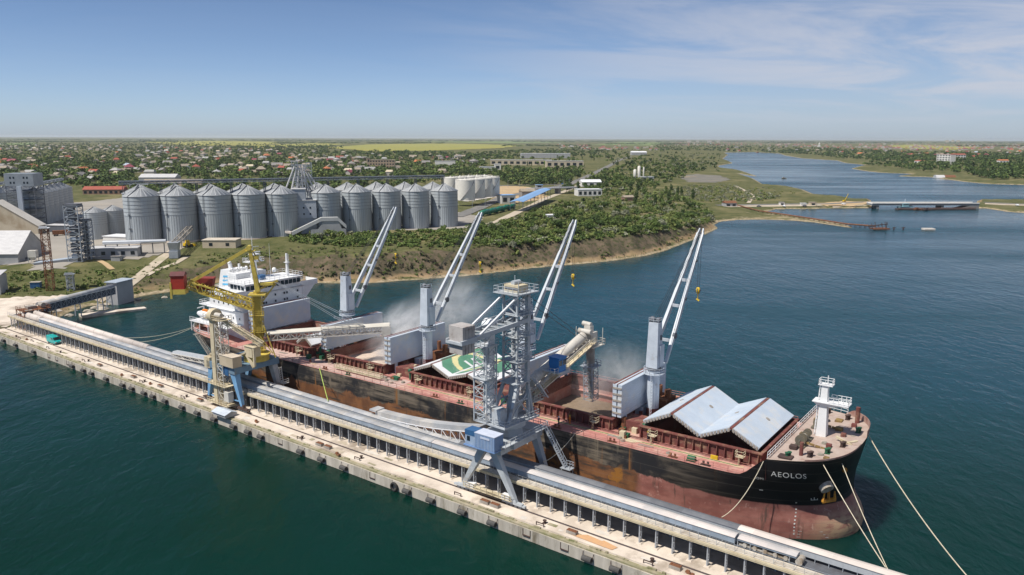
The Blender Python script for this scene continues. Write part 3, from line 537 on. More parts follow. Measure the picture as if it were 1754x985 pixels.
def ship_hull():
    ns = 110; nk = 16; S = np.concatenate([np.linspace(0, .16, 24)[:-1]**1.0, np.linspace(.16, .78, 34)[:-1], 1-(1-.78)*np.linspace(1, 0, ns-56)**2.2]); ns = len(S)
    V = []; F = []; dz = [0]*ns
    P = np.zeros((ns, nk, 3))
    for i, s in enumerate(S):
        for k in range(nk):
            f = k/(nk-1); a = s*181
            for _ in range(3):
                zt = sheer(a); z = -3+(zt+3)*f; a_, b_ = span(z); a = a_+s*(b_-a_)
            P[i, k] = (a, hull_hb(a, z), z)
    idx = lambda sd, i, k: (sd*ns+i)*nk+k
    for sd in (0, 1):
        for i in range(ns):
            for k in range(nk): a, y, z = P[i, k]; V.append((a, y if sd else -y, z))
    for sd in (0, 1):
        for i in range(ns-1):
            for k in range(nk-1):
                q = (idx(sd, i, k), idx(sd, i+1, k), idx(sd, i+1, k+1), idx(sd, i, k+1)); F.append(q if sd == 0 else q[::-1])
    me = bpy.data.meshes.new('hull'); me.from_pydata(V, [], F); me.materials.append(M['hull']); me.polygons.foreach_set('use_smooth', [True]*len(F))
    bm = bmesh.new(); bm.from_mesh(me); bmesh.ops.remove_doubles(bm, verts=bm.verts, dist=.004); bmesh.ops.recalc_face_normals(bm, faces=bm.faces); bm.to_mesh(me); bm.free(); me.update()
    link('hull', me, SHIP)
    # decks: main deck with the hatch openings left open, forecastle deck, and bulwark strips
    def deckstrip(mb, a0, a1, zf, n, cut=None, inset=.06):
        for i in range(n):
            x0, x1 = a0+(a1-a0)*i/n, a0+(a1-a0)*(i+1)/n; z0, z1 = zf(x0), zf(x1); h0, h1 = hull_hb(x0, z0)-inset, hull_hb(x1, z1)-inset
            h0, h1 = max(h0, .01), max(h1, .01)
            if cut: mb.add([(x0, -h0, z0), (x1, -h1, z1), (x1, -cut, z1), (x0, -cut, z0)], [(0, 1, 2, 3)]).add([(x0, cut, z0), (x1, cut, z1), (x1, h1, z1), (x0, h0, z0)], [(0, 1, 2, 3)])
            else: mb.add([(x0, -h0, z0), (x1, -h1, z1), (x1, h1, z1), (x0, h0, z0)], [(0, 1, 2, 3)])
    mb = MB(); zs = lambda a: (sheer(a) if a < 160 else 11.2)-.05; prev = .6
    for a0, a1 in HATCH:
        deckstrip(mb, prev, a0, zs, 8); deckstrip(mb, a0, a1, zs, 5, 10.); prev = a1
    deckstrip(mb, prev, 168.6, zs, 2); d = mb.build('main_deck', 'ddeck', SHIP)
    mb = MB(); mb.box(27, 86, -15.9, -10.4, 11.158, 11.162); mb.build('dusty_deck_area', 'ddust', d)
    mb = MB()
    for y, w in ((-12.7, .14), (-12.2, .12)):
        mb.box(86.5, 164, y-w/2, y+w/2, 11.166, 11.17)
    mb.mi = 1; mb.box(86.5, 163, -12.55, -12.35, 11.166, 11.171); mb.build('walkway_marking', ['heliy', 'green'], d)
    mb = MB(); zf = lambda a: sheer(max(a, 169.5))-.06
    st = [168.6+(180.14-168.6)*(1-(1-i/26)**2) for i in range(27)]
    for x0, x1 in zip(st[:-1], st[1:]):
        z0, z1 = zf(x0), zf(x1); h0, h1 = max(.01, hull_hb(x0, z0)-.05), max(.01, hull_hb(x1, z1)-.05); mb.add([(x0, -h0, z0), (x1, -h1, z1), (x1, h1, z1), (x0, h0, z0)], [(0, 1, 2, 3)])
    fd = mb.build('forecastle_deck', 'ddust2', SHIP)
    h = hull_hb(168.6, 14.8); MB().add([(168.6, -h+.05, 11.1), (168.6, h-.05, 11.1), (168.6, h-.05, 14.8), (168.6, -h+.05, 14.8)], [(0, 1, 2, 3)]).build('forecastle_bulkhead', 'coam', SHIP)
    # bow bulwark and pale rubbing edge
    mb = MB(); st = [174.2+(180.16-174.2)*(1-(1-i/22)**2) for i in range(23)]
    for sd in (-1, 1):
        mb = MB()
        for x0, x1 in zip(st[:-1], st[1:]):
            z0, z1 = sheer(x0), sheer(x1); h0, h1 = max(0.01, hull_hb(x0, z0)), max(.01, hull_hb(x1, z1)); k0 = .25+.85*float(_smooth((x0-174.2)/1.6)) if sd > 0 else .22; k1 = .25+.85*float(_smooth((x1-174.2)/1.6)) if sd > 0 else .22
            mb.hexa([(x0, sd*h0, z0-.1), (x1, sd*h1, z1-.1), (x1, sd*(h1-.12), z1-.1), (x0, sd*(h0-.12), z0-.1), (x0, sd*h0*1.005, z0+k0), (x1, sd*h1*1.005, z1+k1), (x1, sd*(h1-.12), z1+k1), (x0, sd*(h0-.12), z0+k0)])
        mb.build('bow_bulwark', 'bulwark', SHIP)
M['ddust2'] = mat('worn_forecastle_paint', (.46, .37, .32), (.38, .29, .24), .6, rough=.85, stain=(.30, .17, .13), sscale=.5, slo=.55, shi=.75)
M['bulwark'] = mat('scuffed_bulwark', (.42, .30, .25), (.30, .15, .12), .8, rough=.8)
ship_hull()
def hull_text(txt, a0, z0, size, name, m, skew=0.):
    """lettering laid on the starboard shell"""
    cu = bpy.data.curves.new(name, 'FONT'); cu.body = txt; cu.size = size; cu.space_character = 1.15; cu.extrude = 0
    o = bpy.data.objects.new('t', cu); COL.objects.link(o); dg = bpy.context.evaluated_depsgraph_get(); me = bpy.data.meshes.new_from_object(o.evaluated_get(dg)); bpy.data.objects.remove(o)
    bm = bmesh.new(); bm.from_mesh(me); bmesh.ops.subdivide_edges(bm, edges=[e for e in bm.edges if e.calc_length() > .3], cuts=2, use_grid_fill=True); a = a0; tab = []
    xs = sorted({round(v.co.x, 3) for v in bm.verts}); px = 0; pos = {}
    for x in xs:                                             # walk along the curved shell by arc length
        n = max(1, int((x-px)/.05))
        for _ in range(n):
            s = (x-px)/n; g = (hull_hb(a+.05, z0)-hull_hb(a, z0))/.05; a += s/sqrt(1+g*g)
        pos[x] = a; px = x
    for v in bm.verts:
        A = pos[round(v.co.x, 3)]; z = z0+v.co.y+skew*v.co.x; g = (hull_hb(A+.05, z)-hull_hb(A, z))/.05; l = sqrt(1+g*g); v.co = (A+.05*-g/l, -hull_hb(A, z)-.06/l, z)
    bmesh.ops.recalc_face_normals(bm, faces=bm.faces); bm.to_mesh(me); bm.free(); me.materials.append(M[m]); me.name = name; return link(name, me, SHIP)
M['letter'] = mat('white_lettering', (.75, .75, .73), (.60, .58, .52), 2, rough=.6)
SHIPPARTS = True
def ship_decks():
    # coamings, holds and cargo
    for i, (a0, a1) in enumerate(HATCH):
        mb = MB(); w, zt = 10., 13.3
        for s in (-1, 1):
            y = s*w; mb.box(a0-.25, a1+.25, min(y, y+s*.25), max(y, y+s*.25), 11.1, zt); mb.box(a0-.5, a1+.5, min(y-s*.1, y+s*.75), max(y-s*.1, y+s*.75), zt, zt+.18)
            n = int((a1-a0)/1.45)
            for k in range(n+1):
                x = a0+.2+(a1-a0-.4)*k/n; mb.hexa([(x-.06, y+s*.2, 11.12), (x+.06, y+s*.2, 11.12), (x+.06, y+s*1.0, 11.12), (x-.06, y+s*1.0, 11.12), (x-.06, y+s*.2, zt), (x+.06, y+s*.2, zt), (x+.06, y+s*.62, zt), (x-.06, y+s*.62, zt)])
        for x0, x1 in ((a0-.25, a0), (a1, a1+.25)): mb.box(x0, x1, -w, w, 11.1, zt)
        mb.box(a0-.5, a0+.1, -w+.1, w-.1, zt, zt+.18); mb.box(a1-.1, a1+.5, -w+.1, w-.1, zt, zt+.18)
        c = mb.build('hatch_coaming', 'coam', SHIP)
        mb = MB(); mb.mi = 0; zb = 3.
        for s in (-1, 1): mb.add([(a0, s*w, zt), (a1, s*w, zt), (a1, s*w, zb), (a0, s*w, zb)], [(0, 1, 2, 3) if s > 0 else (3, 2, 1, 0)])
        for x, s in ((a0, 1), (a1, -1)): mb.add([(x, -w, zt), (x, w, zt), (x, w, zb), (x, -w, zb)], [(0, 1, 2, 3) if s > 0 else (3, 2, 1, 0)])
        for s in (-1, 1):                                     # hopper knuckle line
            mb.hexa([(a0, s*(w-.01), 10.2), (a1, s*(w-.01), 10.2), (a1, s*(w-.02), 10.4), (a0, s*(w-.02), 10.4), (a0, s*(w-.5), 10.15), (a1, s*(w-.5), 10.15), (a1, s*(w-.5), 10.25), (a0, s*(w-.5), 10.25)])
        mb.add([(a0, -w, zb), (a1, -w, zb), (a1, w, zb), (a0, w, zb)], [(0, 1, 2, 3)]); h = mb.build('cargo_hold', 'holdwall', SHIP)
        zg = (4.5, 10.6, 5, 8.6, 4)[i]; nx = 14; gv = []; gf = []
        for p in range(nx+1):
            for q in range(nx+1):
                x = a0+.02+(a1-a0-.04)*p/nx; y = -w+.02+(2*w-.04)*q/nx; r = math.hypot(x-(a0+a1)/2, y); gv.append((x, y, zg+1.2*math.exp(-(r/5)**2)+.25*sin(x*1.3)*cos(y*1.1)))
        for p in range(nx):
            for q in range(nx): gf.append((p*(nx+1)+q, (p+1)*(nx+1)+q, (p+1)*(nx+1)+q+1, p*(nx+1)+q+1))
        mb = MB(); mb.smooth = True; mb.add(gv, gf); mb.build('grain_cargo', 'graindust' if i == 1 else 'grain', h)
        mb = MB()                                             # coaming-top access platforms
        for x in (a0+3, a1-3):
            mb.box(x-.7, x+.7, -12.1, -11.0, 12.5, 12.56); mb.rail([(x-.7, -12.1, 12.56), (x+.7, -12.1, 12.56)], 1., 1.4); mb.rail([(x-.7, -12.1, 12.56), (x-.7, -11, 12.56)], 1., 1.1); mb.rail([(x+.7, -12.1, 12.56), (x+.7, -11, 12.56)], 1., 1.1); mb.ladder((x, -12.2, 11.2), (x, -12.1, 12.5), .5)
        mb.build('access_platform', 'cream', c)
    # hatch covers
    def panel_up(x, lean, m='cover', z0=13.8, z1=20.2):
        """a pair of covers folded and stood on end"""
        mb = MB()
        for dx in (-.55, .55):
            l = lean; mb.hexa([(x+dx-.42, -9.8, z0), (x+dx+.42, -9.8, z0), (x+dx+.42, 9.8, z0), (x+dx-.42, 9.8, z0), (x+dx-.42+l, -9.8, z1), (x+dx+.42+l, -9.8, z1), (x+dx+.42+l, 9.8, z1), (x+dx-.42+l, 9.8, z1)])
        mb.mi = 1; mb.box(x-.12+lean, x+.12+lean, -9.7, 9.7, z1-.1, z1+.08); mb.box(x-.95+lean, x-.6+lean, -9.7, 9.7, z1, z1+.07)
        for s in (-1, 1):
            mb.mi = 3
            for k in range(5): z = z0+.6+k*(z1-z0-1)/4.4; mb.box(x-.9, x+.9, s*9.8-.12, s*9.8+.12, z, z+.35)
        mb.mi = 2
        for yy in (-7.8, 8.4): mb.box(x+.4, x+1.1, yy-.15, yy+.15, 11.2, z0+.2)
        for k in range(1, 13):
            zz = z0+(z1-z0)*k/13; mb.mi = 0; mb.box(x+.96+lean*k/13, x+1.01+lean*k/13, -9.7, 9.7, zz-.05, zz+.05)
        return mb.build('folded_hatch_cover', [m, 'coam', 'grey_paint', 'scuff'], SHIP)
    panel_up(26.6, .1); panel_up(55.8, .1, 'cover', 13.8, 19.9); panel_up(77.9, 0.); panel_up(114.9, .1); panel_up(138.2, 0.)
    def tent(xs, z, m='cover', helip=False, w=9.9):
        """covers half folded: ridges and valleys along the ship"""
        mb = MB()
        for (x0, z0), (x1, z1) in zip(list(zip(xs, z))[:-1], list(zip(xs, z))[1:]):
            d = Vector((x1-x0, 0, z1-z0)); n = Vector((-d.z, 0, d.x)).normalized(); e = d.normalized()*.15; p, q = Vector((x0, 0, z0))+e, Vector((x1, 0, z1))-e; th = .55
            mb.mi = 0; mb.hexa([(p.x, -w, p.z), (q.x, -w, q.z), (q.x, w, q.z), (p.x, w, p.z), (p.x+n.x*th, -w, p.z+n.z*th), (q.x+n.x*th, -w, q.z+n.z*th), (q.x+n.x*th, w, q.z+n.z*th), (p.x+n.x*th, w, p.z+n.z*th)])
            mb.mi = 2
            for k in range(9):
                c = p.lerp(q, (k+.5)/9)+n*.05; f = d.normalized()*.22
                for s in (-1, 1): mb.hexa([(c.x-f.x, s*w-.1, c.z-f.z-.25), (c.x+f.x, s*w-.1, c.z+f.z-.25), (c.x+f.x, s*w+.1, c.z+f.z-.25), (c.x-f.x, s*w+.1, c.z-f.z-.25), (c.x-f.x, s*w-.1, c.z-f.z+.4), (c.x+f.x, s*w-.1, c.z+f.z+.4), (c.x+f.x, s*w+.1, c.z+f.z+.4), (c.x-f.x, s*w+.1, c.z-f.z+.4)])
            mb.mi = 0
            if not helip:
                c = p.lerp(q, .5)+n*(th+.02); mb.mi = 2; mb.tube(c+Vector((0, 1.5, 0))-n*.02, c+Vector((0, 1.5, 0))+n*.05, .42, n=12); mb.mi = 0
        mb.mi = 1
        for i in range(1, len(xs)-1):
            if z[i] > z[i-1]: mb.box(xs[i]-.25, xs[i]+.25, -w, w, z[i]+.05, z[i]+.40)
        return mb.build('half_open_hatch_cover', [m, 'coam', 'scuff'], SHIP)
    tent([143.9, 149.5, 154.9, 160.6, 165.6], [13.9, 16.6, 13.7, 16.3, 13.7]); tent([45.6, 48.5, 51.2], [13.7, 15.9, 13.7], 'coverwhite')
    X = [86.2, 91.6, 96.6, 101.8, 106.8]; Zp = [13.8, 15.8, 13.7, 15.3, 13.7]; hc = tent(X, Zp, 'coverwhite', True)
    # the helicopter mark painted across the helideck covers
    def zat(x):
        for (x0, z0), (x1, z1) in zip(list(zip(X, Zp))[:-1], list(zip(X, Zp))[1:]):
            if x0 <= x <= x1: return z0+(z1-z0)*(x-x0)/(x1-x0)+.56*sqrt(1+((z1-z0)/(x1-x0))**2)
        return 14.3
    def decal(name, fn, m, lift, d):
        mb = MB(); s = .25
        for i in range(int((106.6-86.6)/s)):
            x0, x1 = 86.6+i*s, 86.6+(i+1)*s
            if any(abs((x0+x1)/2-k) < .30 for k in X): continue
            for j in range(int(19.2/s)):
                y0 = -9.6+j*s
                if fn(x0+s/2, y0+s/2): mb.add([(x0, y0, zat(x0)+lift), (x1, y0, zat(x1)+lift), (x1, y0+s, zat(x1)+lift), (x0, y0+s, zat(x0)+lift)], [(0, 1, 2, 3)])
        mb.build(name, m, d)
    cx, cy = 96.6, 0
    decal('helideck_marking', lambda x, y: max(abs(x-cx), abs(y-cy), (abs(x-cx)+abs(y-cy))*.74) < 8.4, 'helig', .010, hc)
    decal('helideck_marking', lambda x, y: 4.3 < math.hypot(x-cx, y-cy) < 5.7, 'heliy', .016, hc)
    decal('helideck_marking', lambda x, y: (abs(x-cx) < 2.6 and .9 < abs(y-cy) < 1.7) or (abs(x-cx) < .45 and abs(y-cy) < 1.0), 'white', .022, hc)
    # railings along the deck edge
    for s in (-1, 1):
        pts = []; mb = MB()
        for i in range(56):
            a = 26+i*(165-26)/55; pts.append((a, s*(hull_hb(a, 11.2)-.22), sheer(min(a, 163))))
        mb.rail(pts, 1.0, 2.6, .028, 2); mb.build('deck_rail', 'railpink', SHIP)
    mb = MB()
    pts = [(a, -(hull_hb(a, sheer(a))-.2), sheer(a)) for a in np.linspace(169, 174, 5)]; mb.rail([(168.7, h, 14.85) for h in np.linspace(-15.2, 15.2, 12)], 1.05, 1.6, .035, 2)
    mb.rail([(a, (hull_hb(a, sheer(a))-.2), sheer(a)) for a in np.linspace(169, 174.5, 5)], 1.05, 1.5, .035, 2); mb.build('forecastle_rail', 'white', SHIP)
    mb = MB(); pts = [(a, s*(hull_hb(a, 12.5)-.2), 12.5) for s in (1,) for a in np.linspace(20, .8, 14)]+[(.4, 8, 12.5), (.4, -8, 12.5)]+[(a, -(hull_hb(a, 12.5)-.2), 12.5) for a in np.linspace(.8, 24, 16)]
    mb.rail(pts, 1.05, 1.8, .035, 2); mb.build('poop_rail', 'white', SHIP)
M['railpink'] = mat('faded_red_rail', (.50, .22, .18), (.40, .16, .13), 1, rough=.7)
ship_decks()
def ship_crane(a, first, tip=20.3):
    c = MB(); c.smooth = False
    c.tube((a, 0, 11.1), (a, 0, 13.6), 1.35, 1.2, 20); c.mi = 1; c.tube((a, 0, 13.6), (a, 0, 21.4), 1.2, 1.2, 20); c.mi = 1; c.box(a-3.2, a-1.6, -1.2, 1.2, 11.1, 13.4)
    root = c.build('deck_crane', ['coam', 'grey_paint'], SHIP)
    p = MB(); p.tube((a, 0, 20.6), (a, 0, 20.75), 2.1, n=20); p.mi = 1; p.tube((a, 0, 21.4), (a, 0, 21.9), 1.45, n=20); p.mi = 0; p.rail([(a+2.0*cos(t), 2.0*sin(t), 20.75) for t in np.linspace(0, 2*pi, 13)], 1.05, 1.5, .035); p.ladder((a+.4, -1.75, 11.4), (a+.4, -1.75, 20.6), .7, .05); p.build('slewing_platform', ['grey_paint', 'grey_dark'], root)
    h = MB(); h.hexa([(a-1.2, -1.3, 21.9), (a+1.2, -1.3, 21.9), (a+1.2, 1.5, 21.9), (a-1.2, 1.5, 21.9), (a-1.0, -1.0, 30.9), (a+1.0, -1.0, 30.9), (a+1.0, .7, 30.9), (a-1.0, .7, 30.9)]); h.box(a+1.15, a+1.4, -.5, 1.4, 22.2, 26.4); h.mi = 1; h.tube((a-.7, -.4, 31), (a-.7, .3, 31.6), .55, n=10); h.tube((a+.5, -.3, 31), (a+.5, .4, 31.5), .5, n=10); h.box(a+1.04, a+1.2, .0, .6, 27.4, 28.4); h.mi = 0; h.rail([(a-1.0, -.95, 30.9), (a+1.0, -.95, 30.9), (a+1.0, .65, 30.9)], 1., 1.2, .03); h.build('crane_house', ['grey_paint', 'grey_dark'], root)
    j = MB(); f0, t0 = Vector((a, 1.7, 22.6)), Vector((a, tip, 46.3))
    for s in (-1, 1):
        A, B = f0+Vector((s*1.65, 0, 0)), t0+Vector((s*.5, 0, 0)); m1 = A.lerp(B, .26); j.beam(A, m1, .55, .6, .62, .95); j.beam(m1, B, .62, .95, .5, .7)
    for t in (.16, .42, .62, .985):
        w = 1.65+(.5-1.65)*t; c0 = f0.lerp(t0, t); j.beam(c0-Vector((w, 0, 0)), c0+Vector((w, 0, 0)), .4, .55)
        if t < .9:
            for s in (-1, 1): j.beam(c0+Vector((s*w*.98, 0, 0)), c0+Vector((s*w*.5, 0, 0)), .35, 1.1, .3, .5)
    d = (t0-f0).normalized(); j.beam(t0-d*.4+Vector((-.5, 0, 0)), t0+d*1.1+Vector((-.35, 0, 0)), .25, .7); j.beam(t0-d*.4+Vector((.5, 0, 0)), t0+d*1.1+Vector((.35, 0, 0)), .25, .7); j.mi = 1
    for t, s in ((.20, 1), (.48, 1), (.78, 1)): c0 = f0.lerp(t0, t)+Vector((s*(1.65-1.15*t+.25), 0, 0)); j.tube(c0-Vector((.25, 0, 0)), c0+Vector((.25, 0, 0)), .62 if t < .3 else .3, n=10)
    j.tube(t0-Vector((.4, 0, .3)), t0+Vector((.4, 0, -.3)), .5, n=12); j.build('jib', ['jibwhite', 'grey_dark'], root)
    k = MB()
    for s in (-.6, -.2, .3, .7): k.tube((a+s, .2, 31.4), t0+Vector((s*.5, -.3, .3)), .05, n=4, cap=False)
    zb = 34.6
    for s in (-.28, .28): k.tube(t0+Vector((s, .2, -.4)), (a+s*.8, tip+.2, zb), .035, n=4, cap=False)
    k.build('hoist_cable', 'cable', root)
    b = MB(); b.lathe([(0, zb+.1), (.34, zb), (.46, zb-.55), (.34, zb-1.2), (.09, zb-1.4), (.09, zb-2.6)], 10, a, tip+.2); b.tube((a-.35, tip+.2, zb-2.5), (a+.35, tip+.2, zb-2.9), .16, n=6); b.tube((a+.3, tip+.2, zb-2.9), (a+.25, tip+.2, zb-2.5), .12, n=6); b.mi = 1; b.tube((a-.5, tip+.2, zb-.55), (a+.5, tip+.2, zb-.55), .26, n=10); b.box(a-.06, a+.06, tip-.3, tip+.7, zb-1.1, zb-.1); b.build('hook_block', ['hookyel', 'grey_dark'], root)
    return root
M['jibwhite'] = mat('pale_jib_paint', (.55, .58, .61), (.46, .49, .52), .5, rough=.45, stain=(.38, .33, .28), sscale=.8, slo=.6, shi=.75)
CRANES = [53.9, 81.6, 110.6, 141.0]
for i, a in enumerate(CRANES): ship_crane(a, i == 0, (18.2, 20.5, 18.8, 20.3)[i])
def ship_house():
    w = MB(); w.box(8.5, 24.4, -10.4, 10.4, 11.3, 19.0); w.mi = 0; w.box(9, 24.2, -10.2, 10.2, 19.0, 23.6); w.box(8.2, 24.9, -10.8, 10.8, 18.9, 19.1)
    w.box(8.8, 24.5, -10.8, 10.8, 23.4, 23.75); w.box(19.4, 24.5, -15.6, 15.6, 23.42, 23.74)
    for s in (-1, 1):                                         # flared wing brackets and wing bulwarks
        w.hexa([(22.6, s*10.2, 18.4), (24.4, s*10.2, 18.4), (24.4, s*10.3, 19.0), (22.6, s*10.3, 19.0), (22.6, s*10.1, 23.4), (24.4, s*10.1, 23.4), (24.4, s*14.6, 23.4), (22.6, s*14.6, 23.4)])
        w.box(24.3, 24.5, min(s*9.4, s*15.6), max(s*9.4, s*15.6), 23.7, 24.9); w.box(19.4, 24.3, min(s*15.4, s*15.6), max(s*15.4, s*15.6), 23.7, 24.9); w.rail([(19.4, s*15.5, 23.75), (19.4, s*10.8, 23.75), (9, s*10.7, 23.75)], 1.1, 1.5, .035)
        w.box(19.5, 24.3, min(s*10, s*15.4), max(s*10, s*15.4), 23.75, 23.77)
    w.rail([(9, -10.5, 23.75), (9, 10.5, 23.75)], 1.1, 1.5, .035)
    h = w.build('accommodation_block', 'white', SHIP)
    b = MB(); b.hexa([(16.5, -9.2, 23.7), (24.2, -9.2, 23.7), (24.2, 9.2, 23.7), (16.5, 9.2, 23.7), (16.5, -9.2, 26.4), (24.6, -9.4, 26.4), (24.6, 9.4, 26.4), (16.5, 9.2, 26.4)]); b.box(15.8, 25, -9.9, 9.9, 26.4, 26.65); b.rail([(15.9, -9.8, 26.65), (24.9, -9.8, 26.65), (24.9, 9.8, 26.65), (15.9, 9.8, 26.65)], 1.05, 1.6, .035, closed=True)
    wh = b.build('wheelhouse', 'white', SHIP)
    for k in range(13): y = -8.6+k*1.43; MB().box(24.45, 24.62, y-.55, y+.55, 24.85, 26.05).build('bridge_window', 'glass', wh)
    for s in (-1, 1):
        for k in range(4): x = 18.4+k*1.6; MB().box(x-.6, x+.6, min(s*9.15, s*9.36), max(s*9.15, s*9.36), 24.9, 26.05).build('bridge_window', 'glass', wh)
    for z in (14.2, 17, 20.6, 22.4):
        for y in (-8.6, -6.2, -3.6, -2.8, 0.4, 3.5, 4.4, 8.2): MB().box(24.35, 24.46, y-.22, y+.22, z-.3, z+.3).build('porthole', 'glass', h)
        for x in (11, 13.2, 15.4, 17.6, 19.8, 22.6): q = -10.46 if z < 19 else -10.26; MB().box(x-.22, x+.22, q, q+.1, z-.3, z+.3).build('porthole', 'glass', h)
    f = MB(); f.hexa([(5.2, -5.6, 19), (11.4, -5.6, 19), (11.4, 1.2, 19), (5.2, 1.2, 19), (7.6, -5.2, 28.6), (11.9, -5.2, 28.9), (11.9, .8, 28.9), (7.6, .8, 28.6)]); f.mi = 1
    for k in range(3):
        z = 24.2+k*1.15; x0 = 7.5+(z-19)/9.6*1.6
        f.hexa([(x0, -5.66+(z-19)*.035, z), (x0+2.6, -5.66+(z-19)*.035, z+.25), (x0+2.6, -5.4, z+.25), (x0, -5.4, z), (x0+.1, -5.64+(z-19)*.035, z+.5), (x0+2.7, -5.64+(z-19)*.035, z+.75), (x0+2.7, -5.4, z+.75), (x0+.1, -5.4, z+.5)])
    f.mi = 2
    fu = f.build('funnel', ['white', 'funnelblue', 'grey_dark'], SHIP)
    e = MB(); e.tube((9.2, -3, 28.7), (8.9, -3, 30.2), .55, n=12); e.tube((8.9, -3, 30.2), (8.0, -3, 30.9), .55, n=12); e.tube((10.4, -1, 28.7), (10.4, -1, 30), .35, n=10); e.build('exhaust_pipe', 'white', fu)
    k = MB(); k.box(11.9, 15.8, -6, 4, 23.7, 28.2); k.mi = 1
    for y in (-5.2, -3.6, -2, -.4, 1.2, 2.8): k.box(12.2, 12.9, y-.3, y+.3, 28.2, 28.25); k.tube((13.2, y, 28.2), (13.2, y, 29.1), .22, n=8); k.tube((13.2, y, 29.1), (12.7, y, 29.3), .32, n=8)
    for x in (12.4, 13.2, 14, 14.8, 15.4): k.box(x-.25, x+.25, -6.04, -5.98, 26.9, 27.7)
    k.build('engine_casing', ['white', 'white', 'glass'], SHIP)
    m = MB(); m.taper((15, 16.6, -.8, .8, 26.6), (15.2, 16.2, -.5, .5, 33.2)); m.box(14.4, 17.2, -2.6, 2.6, 31, 31.2); m.box(15.2, 17.6, -1.2, 1.2, 33.1, 33.3); m.tube((15.6, 0, 33.2), (15.6, 0, 38.2), .14, .06, 6); m.beam((15.6, -2.2, 35.2), (15.6, 2.2, 35.2), .12); m.beam((17.2, -1.7, 31.8), (17.2, 1.7, 31.8), .3); m.beam((17.4, -1.2, 33.9), (17.4, 1.2, 33.9), .3); m.ladder((14.9, 0, 26.7), (15.1, 0, 33), .5); m.rail([(14.4, -2.6, 31.2), (17.2, -2.6, 31.2), (17.2, 2.6, 31.2), (14.4, 2.6, 31.2)], 1, 1.3, .03, closed=True); m.build('radar_mast', 'white', SHIP)
    m = MB(); m.tube((22.4, 6.4, 26.6), (22.4, 6.4, 33.2), .38, .3, 10); m.ladder((22.9, 6.4, 26.8), (22.9, 6.4, 33), .5); m.box(21.8, 23.2, 5.8, 7, 30.6, 30.7); m.tube((20.6, 2, 26.6), (20.6, 2, 36.4), .06, .03, 5); m.tube((19, -3, 26.6), (19, -3, 28.2), .3, .5, 10); m.lathe([(0, 29), (.5, 28.8), (.7, 28.2), (.5, 27.6)], 12, 18.4, 5); m.mi = 1; m.box(20.2, 21.8, -2.4, -.6, 26.7, 27.9); m.build('signal_mast', ['white', 'blue_box'], SHIP)
    # stern: aft deckhouse, mooring deck and free-fall boat frame
    q = MB(); q.box(3.6, 8.6, -7.2, 7.2, 12.5, 18.6); q.box(2.6, 9, -9.6, 9.6, 18.6, 18.85); q.rail([(2.7, -9.5, 18.85), (8.9, -9.5, 18.85)], 1.05, 1.4, .035); q.rail([(2.7, -9.5, 18.85), (2.7, 9.5, 18.85)], 1.05, 1.6, .035); q.box(6.2, 24, -15.2, -10.4, 15.2, 15.45); q.rail([(6.3, -15.1, 15.45), (23.8, -15.1, 15.45)], 1.05, 1.6, .035)
    for x in (6.6, 10.5, 14.5, 18.5, 23): q.tube((x, -14.9, 12.5), (x, -14.9, 15.2), .16, n=6)
    q.box(14.6, 19, -13.4, -10.4, 15.45, 16.6); q.mi = 1; q.box(8.8, 10.2, -10.46, -10.38, 12.6, 14.6); q.build('aft_deckhouse', ['white', 'grey_dark'], SHIP)
    l = MB(); l.smooth = True; l.lathe([(0, -3.6), (.7, -3.2), (1.15, -1.6), (1.25, 0), (1.15, 1.8), (.6, 3.2), (0, 3.5)], 12); 
    vs = [(10.2+z, -12.6+y, 17.1+x*.85) for x, y, z in l.v]; l.v = vs; l.smooth = False; l.mi = 1; l.box(9.2, 11.4, -13, -12.2, 17.9, 18.5); l.mi = 0
    for x in (7.6, 12.8): l.beam((x, -11.2, 15.4), (x, -11.4, 18.9), .25); l.beam((x, -11.4, 18.9), (x, -13.4, 18.7), .22)
    l.build('lifeboat', ['coverwhite', 'orangecloth'], SHIP)
    s = MB()
    for x, y in ((2.4, -8), (3.6, -10.8), (2.6, 3), (4, 9)):
        s.tube((x, y-.9, 13.2), (x, y+.9, 13.2), .55, n=12); s.tube((x, y-1, 13.2), (x, y-.85, 13.2), .85, n=12); s.tube((x, y+.85, 13.2), (x, y+1, 13.2), .85, n=12); s.box(x-.7, x+.7, y-1, y+1, 12.5, 12.75)
    s.mi = 1; s.box(5.4, 8.8, -12.8, -11.8, 12.9, 13.2); s.mi = 0
    for x, y in ((1.4, -10.4), (5.5, -14.2), (9.5, -15), (1.2, 9)): s.tube((x, y, 12.5), (x, y, 13.3), .25, n=8); s.tube((x+.7, y, 12.5), (x+.7, y, 13.3), .25, n=8)
    s.build('stern_winch', ['winch', 'rust'], SHIP)
    g = MB(); A, B = Vector((11.5, -16.7, 12.4)), Vector((21, -17.2, 5.2))    # the lowered gangway
    for s_ in (-.45, .45): g.beam(A+Vector((0, s_, 0)), B+Vector((0, s_, 0)), .12, .3)
    for s_ in (-.45, .45): g.beam(A+Vector((0, s_, 1)), B+Vector((0, s_, 1)), .06)
    for k in range(24): c = A.lerp(B, (k+.5)/24); g.beam(c+Vector((0, -.45, 0)), c+Vector((0, .45, 0)), .25, .05)
    for k in range(9): c = A.lerp(B, k/8); g.beam(c+Vector((0, -.45, 0)), c+Vector((0, -.45, 1)), .05); g.beam(c+Vector((0, .45, 0)), c+Vector((0, .45, 1)), .05)
    g.box(10.6, 12, -17.2, -16, 12.3, 12.45); g.build('gangway', 'scuff', SHIP)
